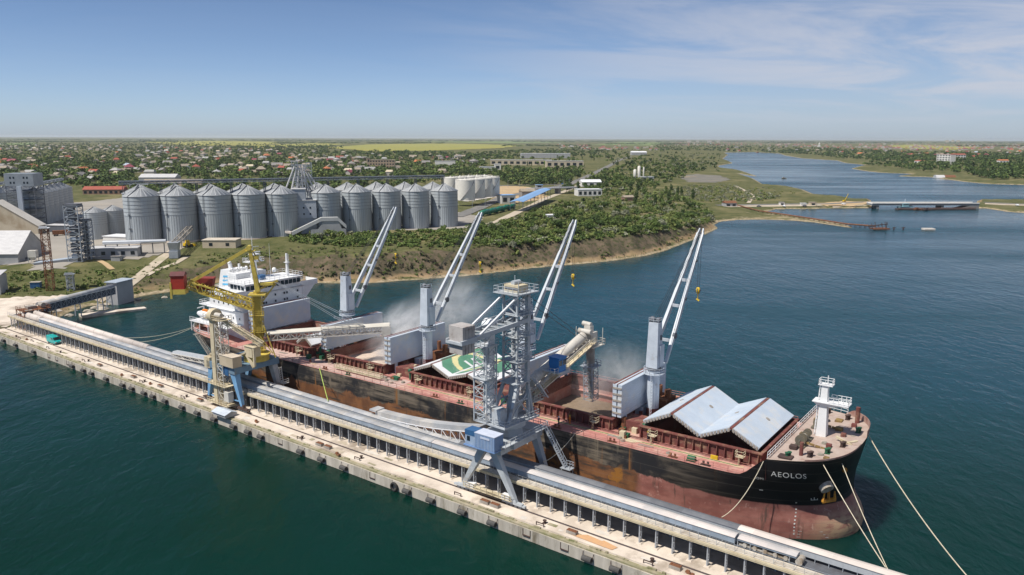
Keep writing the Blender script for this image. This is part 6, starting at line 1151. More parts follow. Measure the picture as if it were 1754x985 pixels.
def silos():
    F = [(242, 413, 60, 335), (305, 411, 59, 333.7), (367, 408.5, 57.5, 333), (425, 406, 56, 332), (481, 403, 54.5, 331), (557, 398, 51, 329), (610, 395, 50.5, 328), (661, 392.5, 49.5, 327), (711, 390, 48, 326.6), (760.5, 388, 47, 326)]
    pts = [at(877+(x-877)*.990, y, 11.6) for x, y, *_ in F]; d = (pts[-1]-pts[0]).normalized(); nrm = Vector((-d.y, d.x, 0))
    ords = ['first', 'second', 'third', 'fourth', 'fifth', 'sixth', 'seventh', 'eighth', 'ninth', 'tenth']
    names = ['ribbed grain silo at the end of the front row beside the two small silos', 'front row grain silo second from the small silos, behind the inclined conveyor', 'front row grain silo behind the beige flat building', 'front row grain silo between the beige building and the clad tower', 'front row grain silo touching the grey clad elevator building on its seaward end',
             'front row grain silo half hidden by the clad elevator building', 'front row grain silo second beyond the clad elevator building', 'front row grain silo behind the tip of the sternmost jib', 'front row grain silo second from the cream tanks', 'last grain silo of the front row nearest the cream tanks']
    rs = []
    for (x, y, w, ey), p, nm in zip(F, pts, names):
        zb = min(12.6, hz(p.x, p.y)); r = w*px_m(p)/2*.965; h = hat(p, ey)-11.6; p = Vector((p.x, p.y, 11.6)); silo(p, r, h, nm, 'front row of grain silos', 0); rs.append((p, r, h))
    for i, (p, r, h) in enumerate(rs):
        q = p+nrm*(2.4*r); silo(q, r, h, 'grain silo of the hidden back row, only its roof showing between the front silos', 'back row of grain silos', .3)
    # catwalk conveyor over the roofs
    z = rs[0][0].z+rs[0][2]*1.2+1.6; a = rs[0][0]+nrm*(1.12*rs[0][1])-d*10; b = rs[-1][0]+nrm*(1.12*rs[-1][1])+d*4; a.z = z; b.z = z-.4
    t = thing('roof_conveyor', 'long grey catwalk conveyor carried above the row of silos', 'conveyor', (a.x, a.y, 11.6), atan2(d.y, d.x)); L = (b-a).length; zz = z-11.6
    m = MB(); m.truss((0, 0, zz), (L, 0, zz), 2.0, 1.6, 46, .12, .06); m.build('truss', 'galv', t); m = MB(); m.box(0, L, -.5, .5, zz-.2, zz+.5); m.build('conveyor_cover', 'siloring', t); m = MB(); m.box(0, L, -1.2, 1.2, zz-.86, zz-.8); m.build('walkway', 'siloring', t)
    for k in range(11): x = min(L-1, 2+k*(L-3)/10); m = MB(); m.truss((x, 0, 0), (x, 0, zz-.9), 1.3, 1.0, 14, .11, .05); m.build('support_tower', 'siloring', t)
    # small silos
    for (x, y, w, ey, nm) in ((166.5, 409, 37, 363, 'smaller ribbed silo standing beside the open process tower'), (197.5, 404, 36, 360, 'smaller ribbed silo with a curved shadow across its wall')):
        p = G(x, y); p.z -= .2; silo(p, w*px_m(p)/2, hat(p, ey)-p.z, nm, 'pair of small silos')
    # silos of the older battery on the far side of the works
    for (xa, ya), (xb, yb), n, nm in (((64, 386), (108, 370), 6, 'dark sided silo of the row behind the lattice elevator tower'), ((4, 384), (50, 370), 6, 'dark sided silo of the second row behind the beige gabled shed')):
        A, B = G(xa, ya), G(xb, yb)
        for k in range(n): p = A.lerp(B, k/(n-1)); silo(Vector((p.x, p.y, A.z-.2)), 7.6, 21, nm, 'old silo battery', .5)
        dd = (B-A).normalized(); q = thing('roof_conveyor', 'short catwalk conveyor over the '+('silos behind the lattice tower' if xa == 64 else 'silos behind the beige shed'), 'conveyor', (A.x, A.y, A.z), atan2(dd.y, dd.x)); L = (B-A).length+8
        m = MB(); m.truss((-8, 0, 26.4), (L, 0, 26.4), 2, 1.4, 16, .12, .07); m.build('truss', 'galv', q); m = MB(); m.box(-8, L, -.5, .5, 26.2, 26.8); m.build('conveyor_cover', 'siloring', q)
silos()
def tower(name, label, px, py, top, w, d_, n, m='galv', head=None, cat='tower', rz=.2):
    p = G(px, py); t = thing(name, label, cat, p, rz); h = hat(p, top)-p.z; s = px_m(p); w *= s; d_ = d_*s; b = MB(); b.truss((0, 0, 0), (0, 0, h), d_, w, n, .16, .09)
    for k in range(2, n, 2): b.box(-w/2, w/2, -d_/2, d_/2, h*k/n, h*k/n+.1)
    b.build('lattice', m, t); return t, h, w, d_
M['headgrey'] = mat('grey_head_house', (.27, .30, .33), (.21, .24, .27), .3, rough=.6)
def works():
    t, h, w, d_ = tower('elevator_tower', 'big open lattice elevator tower with a clad head house above the old silos', 50, 390, 318, 44, 34, 9, 'siloring', rz=.12); hh = h+21*px_m(t.location)
    m = MB(); m.box(-w/2-.3, w/2+.3, -d_/2-.3, d_/2+.3, h, hh); m.build('head_house', 'headgrey', t); m = MB()
    for z in (h+1.5, h+4.6):
        for x in (-.3, -.18, .18, .3): MB().box(x*w-.5, x*w+.5, -d_/2-.36, -d_/2-.3, z, z+1.3).build('window', 'glass', t)
    m = MB(); m.box(-1.4, 1.4, -d_/2-1.6, -d_/2-.2, 0, h); m.build('lift_shaft', 'sheetblue', t)
    for (x, y, tp, ww, nm) in ((134, 447, 352, 22, 'open process tower of rusty pipes and tanks, the taller of two'), (152, 443, 377, 15, 'open process tower beside the small silos, the lower of two')):
        t, h, w, d_ = tower('process_tower', nm, x, y, tp, ww, ww, 10, 'galv', rz=.1); m = MB(); rnd = random.Random(x)
        for k in range(9):
            z = h*(.06+.1*k); m.mi = k % 3; m.box(-w*.3, w*rnd.uniform(0, .35), -d_*.35, d_*.3, z, z+h*.07)
        m.tube((w*.2, -d_*.3, 0), (w*.2, -d_*.3, h*1.02), .5, n=8); m.box(-w*.5, w*.5, -d_*.5, d_*.5, h*.97, h*1.03); m.build('process_unit', ['sheetblue', 'siloring', 'grey_dark'], t)
    # gabled sheds
    def shed(name, label, px, py, ang, L, Wd, he, hr, mw, mr, door=None, dz=-.3):
        p = G(px, py); t = thing(name, label, 'building', (p.x, p.y, p.z+dz), ang); m = MB(); m.extr([(0, 0), (Wd, 0), (Wd, he), (Wd/2, hr), (0, he)], 'x', 0, L); m.build('wall', mw, t)
        m = MB(); e = .5; k = (hr-he)/(Wd/2)
        for s in (0, 1):
            y0, y1 = (-e, Wd/2) if s == 0 else (Wd+e, Wd/2); z0 = he-k*e; m.hexa([(-e, y0, z0+.04), (L+e, y0, z0+.04), (L+e, y1, hr+.04), (-e, y1, hr+.04), (-e, y0, z0+.3), (L+e, y0, z0+.3), (L+e, y1, hr+.3), (-e, y1, hr+.3)])
        m.build('roof', mr, t)
        if door:
            m = MB(); a, b, c = door; m.box(L-.02, L+.08, a, b, 0, c); m.box(L*.3, L*.3+2.5, -.1, .02, .8, 2.2); m.box(L*.6, L*.6+2.5, -.1, .02, .8, 2.2); m.build('door', 'grey_dark', t)
        return t
    # long axis runs along local x; the front left corner is the origin
    p1 = G(24, 456); shed('storage_shed', 'grey shed with a pale grey pitched roof and gable facing the yard', -60, 460, radians(4), 24.6, 26, 7.2, 16.5, 'greywall', 'sheet', (6, 11, 4.5))
    shed('storage_hall', 'big beige gabled storage hall behind the grey shed', 66, 401, radians(95), 9, 46, 5.2, 20, 'beigewall', 'tanpale', None)
    b = G(58, 455); t = thing('loading_ramp', 'low grey ramp building rising towards the process tower', 'building', (b.x, b.y, b.z-.3), .10); m = MB(); m.hexa([(0, 0, 0), (19.5, 0, 0), (19.5, 6, 0), (0, 6, 0), (0, 0, 1.2), (19.5, 0, 3.6), (19.5, 6, 3.6), (0, 6, 1.2)]); m.build('wall', 'greywall', t); m = MB(); m.hexa([(-.3, -.3, 1.22), (19.8, -.3, 3.64), (19.8, 6.3, 3.64), (-.3, 6.3, 1.22), (-.3, -.3, 1.5), (19.8, -.3, 3.92), (19.8, 6.3, 3.92), (-.3, 6.3, 1.5)]); m.build('roof', 'sheetblue', t)
    b = G(58, 449); t = thing('dust_filter', 'pale dust filter unit on legs beside the grey shed gable', 'filter', b, .1); m = MB(); m.box(-1.8, 1.8, -1.4, 1.4, 2.5, 5.6); m.taper((-.4, .4, -.4, .4, 1), (-1.7, 1.7, -1.3, 1.3, 2.5)); m.build('filter_box', 'creampale', t); m = MB()
    for x in (-1.7, 1.7):
        for y in (-1.3, 1.3): m.beam((x, y, 0), (x, y, 2.5), .2)
    m.build('leg_frame', 'galv', t)
    def block(name, label, x0, x1, yb, yt, depth, mw, mr, cat='building', ang=0., wins=0, dz=-.4, eave=.3, zt=None):
        """box building whose front foot runs between two photo points"""
        p, q = G(x0, yb), G(x1, yb if not isinstance(yb, tuple) else yb[1]); d = q-p; t = thing(name, label, cat, (p.x, p.y, min(p.z, q.z)+dz), atan2(d.y, d.x)+ang); L = Vector((d.x, d.y)).length; h = hat(p, yt)-t.location.z
        m = MB(); m.box(0, L, 0, depth, 0, h); m.build('wall', mw, t); m = MB(); m.box(-eave, L+eave, -eave, depth+eave, h, h+.3); m.build('roof', mr, t)
        for k in range(wins):
            x = L*(k+.5)/wins; m = MB(); m.box(x-min(.9, L/wins*.3), x+min(.9, L/wins*.3), -.08, .02, h*.35, h*.72); m.build('window', 'glass', t)
        return t, L, h
    block('pump_house', 'long low grey building with small windows under the silver pipe', 152, 236, 440, 427, 9, 'greywall', 'sheet', wins=5); block('white_roofed_store', 'plain white roofed store in front of the small silos', 177, 223, 416, 405, 10, 'plaster', 'coverwhite'); block('flat_beige_store', 'beige flat roofed store with dusty walls in front of the silos', 347, 404, 425, 412, 9, 'beige', 'creamroof', wins=2)
    p = G(178, 436); q = G(286, 434); t = thing('silver_pipe', 'long silver covered pipe conveyor on posts before the small silos', 'pipe', (p.x, p.y, p.z), atan2((q-p).y, (q-p).x)); L = Vector(((q-p).x, (q-p).y)).length; z = hat(p, 416)-p.z; m = MB(); m.tube((0, 0, z), (L, 0, z), 1.0, n=16); m.build('pipe', 'silverpipe', t)
    for k in range(6): m = MB(); x = 1+k*(L-2)/5; m.beam((x, -.6, -1), (x, -.6, z-.9), .25); m.beam((x, .6, -1), (x, .6, z-.9), .25); m.beam((x, -.8, z-1), (x, .8, z-1), .25); m.build('post', 'siloring', t)
    # inclined conveyor and weighing hopper at the road
    p = G(300, 441); q = G(348, 402); t = thing('inclined_conveyor', 'dusty inclined belt conveyor climbing from the roadside hopper to the silos', 'conveyor', p, atan2((q-p).y, (q-p).x)); L = Vector(((q-p).x, (q-p).y)).length; z0, z1 = 6.5, q.z-p.z+11; m = MB(); m.truss((0, 0, z0), (L, 0, z1), 2.4, 2, 10, .14, .08); m.build('truss', 'scuff', t); m = MB(); m.box(-3.2, 3, -2, 2, 0, 3.4); m.taper((-2.4, 2.4, -1.8, 1.8, 3.4), (-3.4, 3.4, -2.4, 2.4, 7.5)); m.build('hopper', 'galv', t)
    for k in (3, 6, 9): m = MB(); x = L*k/10; zz = z0+(z1-z0)*k/10; m.beam((x, -1.2, -1), (x, -1.2, zz-1), .3); m.beam((x, 1.2, -1), (x, 1.2, zz-1), .3); m.build('trestle', 'siloring', t)
    p = G(342, 402); q = G(500, 405); t = thing('belt_conveyor', 'low pale belt conveyor running along the foot of the silos', 'conveyor', p, atan2((q-p).y, (q-p).x)); L = Vector(((q-p).x, (q-p).y)).length; m = MB(); m.beam((0, 0, 8), (L, 0, 3.0), 1.6, 1.2); m.build('cover', 'hoodpale', t); m = MB(); m.truss((0, 0, 6.7), (L*.55, 0, 4.2), 1.8, 1.2, 9, .12, .07); m.build('truss', 'siloring', t)
    for k in range(6): m = MB(); x = L*(k+.5)/6; m.beam((x, -.7, -1.5), (x, -.7, 7-4.6*x/L), .25); m.beam((x, .7, -1.5), (x, .7, 7-4.6*x/L), .25); m.build('trestle', 'siloring', t)
    p = G(322, 423); t = thing('wheel_loader', 'yellow wheel loader parked under the inclined conveyor', 'loader', p, 1.0); m = MB(); m.box(-2.2, 1, -1, 1, .8, 2.2); m.box(-1, .6, -.8, .8, 2.2, 3.5); m.beam((1, 0, 1.4), (3, 0, .7), .5, .4); m.box(2.8, 3.8, -1.4, 1.4, .2, 1.3); m.build('body', 'hookyel', t)
    for x in (-1.4, 1.2):
        for y in (-1.1, 1.1): m = MB(); m.tube((x, y-.25, .75), (x, y+.25, .75), .75, n=14); m.build('wheel', 'black', t)
    # clad elevator building with its bundle of pipes
    p = G(506, 399); p.z = 12; t = thing('clad_elevator', 'tall grey clad elevator building standing in the gap of the silo row', 'building', p, radians(14)); s = px_m(p); w = 36*s; m = MB(); h1, h2, h3 = hat(p, 372)-12, hat(p, 342)-12, hat(p, 323)-12
    m.box(0, w, -8, 6, 0, h1); m.box(-.6, w+.2, -8.6, 6.2, h1, h2); m.box(-.6, w*.55, -8.4, 6, h2, h3); m.build('wall', 'elevwall', t); m = MB(); m.box(-.9, w+.5, -8.9, 6.5, h2, h2+.3); m.box(-.9, w*.55+.3, -8.7, 6.3, h3, h3+.3); m.build('roof', 'sheet', t)
    [MB().box(x, x+.8, -8.68, -8.6, z, z+1).build('window', 'glass', t) for x in (1.5, 5, 8.5) for z in (h1+2, h1+5.5)]
    m = MB(); h4 = hat(p, 276)-12; m.truss((w*.35, 0, h2), (w*.35, 0, h4-2), 6, 5, 9, .16, .10); m.truss((w*.1, 2, h2), (w*.1, 2, h4), 3, 3, 9, .14, .08); m.truss((w*.75, 2, h2), (w*.75, 2, h4-1), 3, 3, 9, .14, .08); m.rail([(-1, -3, h4-3), (w*.9, -3, h4-3)], 1.2, 1.5, .06); m.build('head_lattice', 'galv', t); m = MB()
    for k in range(7): m.tube((w*(.1+.1*k), -1, h4-3-k*.6), (w*(-.5+.32*k), -2, h2+1.5), .45, n=8)
    for k in range(4): m.tube((w*(.2+.15*k), 1, h4-2), (w*(.9-.25*k), 2, h2+3), .4, n=8)
    m.build('spout_pipe', 'sheet', t)
    p = G(545, 404); t = thing('covered_conveyor', 'humped covered conveyor rising beside the clad elevator building', 'conveyor', (p.x, p.y, 11.8), radians(16)); m = MB(); pts = [(-14, 3), (2, 10.5), (11, 10.5), (15.5, 6)]
    for (x0, z0), (x1, z1) in zip(pts[:-1], pts[1:]): m.hexa([(x0, -1.6, z0-2), (x1, -1.6, z1-2), (x1, 1.6, z1-2), (x0, 1.6, z0-2), (x0, -1.6, z0), (x1, -1.6, z1), (x1, 1.6, z1), (x0, 1.6, z0)])
    m.build('cover', 'greyl', t); m = MB(); m.prism([(-4, -1.3), (15.3, -1.3), (15.3, 1.3), (-4, 1.3)], 0, 4); m.hexa([(0, -1.3, 4), (13, -1.3, 4), (13, 1.3, 4), (0, 1.3, 4), (3, -1.3, 8.4), (11, -1.3, 8.4), (11, 1.3, 8.4), (3, 1.3, 8.4)]); m.build('wall', 'greywall', t)
    m = None
    for (x, y, tp, w, nm, mm) in ((87, 497, 391, 2.6, 'slender rusty lighting mast rising from the green slope', 'rust'), (122, 497, 470, 2.4, 'short grey lattice mast near the conveyor bridge', 'galv')):
        p = G(x, y); h = hat(p, tp)-p.z; t = thing('lattice_mast', nm, 'mast', p, .3); m = MB(); m.truss((0, 0, 0), (0, 0, h), w, w, max(6, int(h/2.2)), .13, .07); m.build('lattice', mm, t); m = MB(); m.box(-1.8, 1.8, -1.8, 1.8, h, h+.2); m.box(-1.5, 1.5, -1.9, -1.6, h+.2, h+1); m.build('lamp_platform', mm if h < 10 else 'coverwhite', t)
    p = G(62, 493); t = thing('blue_hut', 'small blue metal hut on the grassy slope', 'hut', p, .2); m = MB(); m.box(-1.8, 1.8, -1.2, 1.2, 0, 2.4); m.build('wall', 'blue_box', t); m = MB(); m.box(-2, 2, -1.4, 1.4, 2.4, 2.55); m.build('roof', 'scuffpale', t)
    p = G(2, 505); t = thing('concrete_store', 'pale concrete wall end of a store at the edge of the slope', 'building', p, .25); m = MB(); m.box(-12, 0, 0, 8, -.5, 7.5); m.build('wall', 'greywall', t); m = MB(); m.hexa([(-12.2, -.4, 7.5), (.3, -.4, 7.5), (.3, 8.3, 8.6), (-12.2, 8.3, 8.6), (-12.2, -.4, 7.8), (.3, -.4, 7.8), (.3, 8.3, 8.9), (-12.2, 8.3, 8.9)]); m.build('roof', 'sheet', t)
    p = G(200, 446); t = thing('small_kiosk', 'tiny grey block hut on the grass by the path', 'hut', p, .1); m = MB(); m.box(-2, 2, -1.5, 1.5, -.2, 2); m.build('wall', 'greywall', t); m = MB(); m.box(-2.2, 2.2, -1.7, 1.7, 2, 2.2); m.build('roof', 'slate', t)
    for (x, y, lb, mm, sc, c2) in ((118, 401, 'white truck cab parked under the yard conveyor', 'coverwhite', 1., 'rust'), (104, 404, 'rusty open truck trailer in the sandy yard', 'rust', 1., 'rust')):
        p = G(x, y); t = thing('truck', lb, 'truck', p, .4); m = MB(); m.box(-4, 1.6, -1.25, 1.25, 1, 3.2 if mm == 'rust' else 1.4); m.build('cargo_bed', c2, t); m = MB(); m.box(1.8, 4, -1.25, 1.25, .6, 3.4); m.mi = 1; m.box(3.98, 4.04, -1.1, 1.1, 2, 3); m.build('cab', [mm, 'glass'], t)
        for xx in (-3, -1.7, 2.8):
            for yy in (-1.1, 1.1): m = MB(); m.tube((xx, yy-.2, .5), (xx, yy+.2, .5), .5, n=12); m.build('wheel', 'black', t)
    b = G(80, 398); block('yard_conveyor', 'low grey covered yard conveyor between the tower and the process towers', 80, 126, 398, 386, 7, 'siloring', 'sheet', cat='conveyor')
    # concrete slab jetty stub in the little bay
    a, b = at(138, 541, .6), at(249, 527, .6); t = link('concrete_jetty', None, None, (a.x, a.y, 0), atan2((b-a).y, (b-a).x)); tag(t, 'broken pale concrete jetty stub lying in the bay behind the pier', 'jetty'); m = MB(); L = (b-a).length; m.hexa([(0, -2, -1), (L, -1.6, -1), (L, 1.6, -1), (0, 3, -1), (0, -2, .9), (L, -1.6, .7), (L, 1.6, .75), (0, 3, .9)]); m.build('slab', 'concrete', t)
    for k, (x, y, s) in enumerate(((163, 528, 1.2), (176, 530, 1.5), (184, 522, 1.), (150, 534, 1.3), (172, 524, 1.1), (118, 541, 1.0), (236, 513, .8), (282, 510, 1.0))):
        p = at(x, y, 0); m = MB(); rnd = random.Random(k); m.lathe([(0, -1), (1.3, -.6), (1.5, .1), (1., .75), (0, 1)], 7, smooth=False); m.v = [(a*rnd.uniform(.75, 1.25), b*rnd.uniform(.75, 1.25), c*rnd.uniform(.8, 1.2)) for a, b, c in m.v]; o = m.build('boulder', 'rock', None, (p.x, p.y, .1), k); o.scale = (s, s, s*.7); tag(o, 'pale boulder lying at the water edge of the small bay', 'rock', 'boulders in the small bay')
M['beigewall'] = mat('stained_beige_wall', (.52, .45, .34), (.44, .37, .27), .15, rough=.9, stain=(.34, .26, .17), sscale=.08); M['tanpale'] = mat('pale_tan_roof', (.58, .55, .50), (.5, .47, .42), .1, rough=.8); M['silverpipe'] = mat('silver_sheet', (.70, .72, .74), (.62, .64, .66), .5, rough=.35, metal=.5); M['elevwall'] = mat('grey_clad_wall', (.44, .47, .51), (.37, .40, .45), .15, rough=.6, stain=(.34, .32, .30), sscale=.12, slo=.55); M['greyl'] = mat('light_grey_cover', (.54, .54, .53), (.46, .46, .45), .2, rough=.75)
works()
def tank_farm():
    T = [(797, 341.5, 34, 308), (815.5, 338.5, 31, 306.5), (830, 336, 28, 305), (843, 334, 26, 303.5), (772, 331, 26, 304.5), (788, 329, 25, 303.5), (803, 327, 24, 302.5), (817, 325.5, 23, 302), (830, 324.5, 22, 301.5)]
    lab = ['broad cream storage tank at the near end of the tank farm', 'cream storage tank second in the front line of the tank farm', 'cream storage tank third in the front line of the tank farm', 'cream storage tank at the road end of the front line']
    for i, (x, y, w, ty) in enumerate(T):
        p = at(x, y, 13.2); t = thing('storage_tank', lab[i] if i < 4 else 'cream storage tank of the back line, mostly hidden by those before it', 'tank', (p.x, p.y, 12.8), .4, 'cream tanks of the tank farm'); r = w*px_m(p)/2; h = hat(p, ty)-12.8
        m = MB(); m.lathe([(r, 0), (r, h)], 36); m.build('shell', 'tank', t); m = MB(); m.lathe([(r*1.015, h-.1), (r*1.015, h+.08), (r*.5, h+.65), (0, h+.9)], 36); m.tube((0, 0, h+.8), (0, 0, h+1.8), .7, n=10); m.rail([(r*.95*cos(a), r*.95*sin(a), h) for a in np.linspace(0, 6.283, 15)], 1.1, 2.5, .06); m.build('roof', 'tank', t)
        m = MB(); n = 18
        for k in range(n): a0, a1 = -2.4+1.6*k/n, -2.4+1.6*(k+1)/n; m.beam(((r+.4)*cos(a0), (r+.4)*sin(a0), h*k/n), ((r+.4)*cos(a1), (r+.4)*sin(a1), h*(k+1)/n), .7, .12)
        m.build('spiral_stair', 'siloring', t)
    a = [(757, 341), (800, 345.5), (852, 337), (838, 328), (765, 325)]; patch('tank_pad', a, 'palepatch', 2, .3, .4)
    # railway: five green tank wagons and the blue canopy
    A, B = G(824, 371), G(881, 358.5); d = B-A; n = 5; ang = atan2(d.y, d.x); L = Vector((d.x, d.y)).length/n
    m = MB(); m.smooth = True; l = L*.94; m.lathe([(0, -l/2), (1.0, -l/2+.1), (1.5, -l/2+.6), (1.55, 0), (1.5, l/2-.6), (1., l/2-.1), (0, l/2)], 16); m.v = [(z, x, y+2.75) for x, y, z in m.v]; me = m.mesh('tank', 'greentank'); m = MB(); m.box(-l/2, l/2, -1.2, 1.2, .9, 1.2); m.tube((0, 0, 4.2), (0, 0, 4.7), .5, n=8); m2 = m.mesh('wagon_frame', 'greentank'); m = MB()
    for x in (-l/2+1.6, -l/2+3.2, l/2-3.2, l/2-1.6): m.tube((x, -.9, .5), (x, .9, .5), .48, n=10)
    m3 = m.mesh('wheel_set', 'black')
    for k in range(n):
        c = A.lerp(B, (k+.5)/n); c.z = hz(c.x, c.y)+.3; t = thing('tank_wagon', 'green railway tank wagon in the siding below the cream tanks', 'tank wagon', c, ang, 'green tank wagons'); link('tank', me, t); link('wagon_frame', m2, t); link('wheel_set', m3, t)
    p, q = G(886, 362), G(935, 343); t = thing('loading_canopy', 'open railway canopy with a long bright blue roof', 'canopy', p, atan2((q-p).y, (q-p).x)); L = Vector(((q-p).x, (q-p).y)).length; h = hat(p, 346)-p.z; m = MB(); m.hexa([(-1, -5, h), (L, -5, h), (L, 0, h+1), (-1, 0, h+1), (-1, -5, h+.3), (L, -5, h+.3), (L, 0, h+1.3), (-1, 0, h+1.3)]); m.hexa([(-1, 0, h+1), (L, 0, h+1), (L, 6, h), (-1, 6, h), (-1, 0, h+1.3), (L, 0, h+1.3), (L, 6, h+.3), (-1, 6, h+.3)]); m.build('roof', 'blue_roof', t)
    for k in range(9):
        x = L*k/8-.5; m = MB(); m.beam((x, -4.5, -1), (x, -4.5, h), .3); m.beam((x, 5.5, -1), (x, 5.5, h), .3); m.build('post', 'siloring', t)
tank_farm()
def building(name, label, x0, x1, yb, yt, depth, mw, mr, wins=0, pitched=False, group=None, floors=1):
    p = G(min(x0, x1), yb); q = G(max(x0, x1), yb); z = min(p.z, q.z)-.5; d = q-p; L = max(2, Vector((d.x, d.y)).length); t = thing(name, label, 'building', (p.x, p.y, z), atan2(d.y, d.x), group); h = max(2.5, hat(p, yt)-z); m = MB(); m.box(0, L, 0, depth, 0, h); m.build('wall', mw, t); m = MB()
    if pitched: k = min(4, depth*.22); m.extr([(-.4, h), (depth+.4, h), (depth/2, h+k)], 'x', -.4, L+.4)
    else: m.box(-.3, L+.3, -.3, depth+.3, h, h+.35)
    m.build('roof', mr, t)
    for f in range(floors):
        for k in range(wins):
            x = L*(k+.5)/wins; m = MB(); m.box(x-L/wins*.28, x+L/wins*.28, -.12, .02, h*(f+.3)/floors, h*(f+.75)/floors); m.build('window', 'glass', t)
    return t
def district():
    B = building
    B('warehouse', 'grey metal warehouse with a dark gable beyond the silos', 238, 300, 313, 304, 26, 'greywall', 'sheet', 0, True); B('long_red_shed', 'long low shed with a dull red roof behind the small silos', 142, 212, 333, 325, 14, 'brick', 'redroof', 8, True); B('white_store', 'white flat store just above the first silo roofs', 222, 262, 322, 316, 14, 'plaster', 'coverwhite', 0); B('pale_hangar', 'tan roofed long hangar above the sandy yard', 245, 345, 318, 313, 18, 'beige', 'tanroof', 0, True)
    B('brick_factory', 'long brown three storey brick building with rows of windows in the town', 633, 676, 288, 274, 18, 'brickpale', 'tanroof', 9, floors=3); B('brick_annex', 'taller brown brick block at the end of the brick building', 629, 634, 288, 271, 12, 'brickpale', 'slate', 1, floors=2)
    B('long_white_shed', 'long white flat shed among trees right of the brick building', 745, 780, 285, 276, 14, 'plaster', 'sheet', 0); B('white_block', 'small white block above the long white shed', 778, 790, 273, 267, 12, 'plaster', 'slate', 2); B('white_depot', 'white depot wall with a taller end beside the cream tanks', 822, 848, 294, 286, 12, 'plaster', 'sheet', 0); B('white_depot_tower', 'white tower end of the depot near the tanks', 847, 858, 292, 281, 12, 'plaster', 'sheet', 1)
    B('factory_hall', 'long pale factory hall with dark window bands behind the trees', 840, 945, 283, 274, 22, 'beige', 'sheet', 10); B('factory_hall', 'long white roofed factory hall, the farther of two', 893, 977, 271, 263, 30, 'greywall', 'coverwhite', 0); B('factory_office', 'pale concrete block at the road end of the factory', 936, 1000, 287, 276, 20, 'beige', 'sheet', 6)
    B('blue_roof_office', 'small white office with a blue roof beside the canopy', 859, 883, 349, 335, 12, 'plaster', 'blue_roof', 2); B('domed_store', 'grey round backed store above the blue canopy', 894, 917, 340, 328, 12, 'slate', 'tanroof', 0, True); B('white_workshop', 'white workshop with pale roof near the road bridge', 997, 1030, 320, 312, 14, 'plaster', 'coverwhite', 3, True); B('white_garage', 'white walled garages under the workshop', 990, 1031, 336, 325, 14, 'plaster', 'coverwhite', 5); B('white_garage', 'low white hut in the headland shrubs', 938, 952, 374, 369, 6, 'plaster', 'coverwhite', 0); B('brown_hut', 'brown roofed hut deep in the headland trees', 1070, 1090, 344, 338, 8, 'brick', 'tanroof', 0, True)
    B('petrol_canopy', 'big white vaulted canopy where the road meets the trees', 1082, 1108, 266, 261, 20, 'greywall', 'coverwhite', 0, True); B('blue_kiosk', 'blue roofed kiosk on the road embankment', 918, 930, 322, 317, 7, 'greywall', 'blue_roof', 1)
    for i, (x, y, tp, w, nm) in enumerate(((1094, 309, 284, 5, 'tall white silo of the concrete plant'), (1087, 309, 290, 5, 'shorter white silo of the concrete plant with a slanting conveyor'), (1102, 308, 286, 2.4, 'thin white silo at the end of the concrete plant'))):
        p = G(x, y); t = thing('cement_silo', nm, 'silo', p); r = w*px_m(p)/2; h = hat(p, tp)-p.z; m = MB(); m.lathe([(r*.3, 3), (r, 6), (r, h-1), (r*.4, h), (0, h)], 16); m.build('shell', 'tank', t); m = MB()
        for s in (-1, 1): m.beam((s*r*.7, 0, 0), (s*r*.7, 0, 6), .4)
        m.build('leg', 'galv', t)
    B('mixer_house', 'white mixer house at the foot of the cement silos', 1098, 1120, 310, 303, 10, 'plaster', 'sheet', 2)
    # road bridge near the railway
    p, q = G(905, 333), G(985, 331); t = thing('road_bridge', 'low grey road bridge crossing the railway above the blue canopy', 'bridge', (p.x, p.y, p.z), atan2((q-p).y, (q-p).x)); L = Vector(((q-p).x, (q-p).y)).length; h = 5.5; m = MB(); m.box(0, L, -5, 5, h, h+1.2); m.build('deck', 'greywall', t)
    for x in (L*.3, L*.62): m = MB(); m.box(x-1.5, x+1.5, -4, 4, -2, h); m.build('pier', 'slate', t)
    m = MB(); m.rail([(0, -4.9, h+1.2), (L, -4.9, h+1.2)], 1, 3, .06); m.build('railing', 'blue_box', t)
    # lamp posts along the road and by the tanks
    pm = MB(); pm.tube((0, 0, -.5), (0, 0, 9), .16, .09, 6); pm.mi = 1; pm.box(-.2, 1.6, -.18, .18, 9, 9.15); lm = pm.mesh('lamp_post', ['galv', 'coverwhite'])
    for x, y in [(809, 366), (831, 362), (856, 355), (783, 372), (870, 322), (890, 321), (950, 326), (965, 322), (985, 314), (1000, 309), (1012, 303), (1024, 297), (1036, 291), (1045, 286), (1055, 280), (958, 322), (975, 319)]: tag(link('lamp_post', lm, None, G(x, y), .5), 'slim grey street lamp beside the road past the tank farm', 'street lamp', 'street lamps along the road')
    # cars and lorries far off
    cm = MB(); cm.box(-2.1, 2.1, -.85, .85, .3, .95); cm.hexa([(-1.5, -.8, .95), (1.1, -.8, .95), (1.1, .8, .95), (-1.5, .8, .95), (-1., -.7, 1.5), (.5, -.7, 1.5), (.5, .7, 1.5), (-1., .7, 1.5)]); cm.mi = 1
    for x in (-1.3, 1.3): cm.tube((x, -.88, .33), (x, .88, .33), .33, n=8)
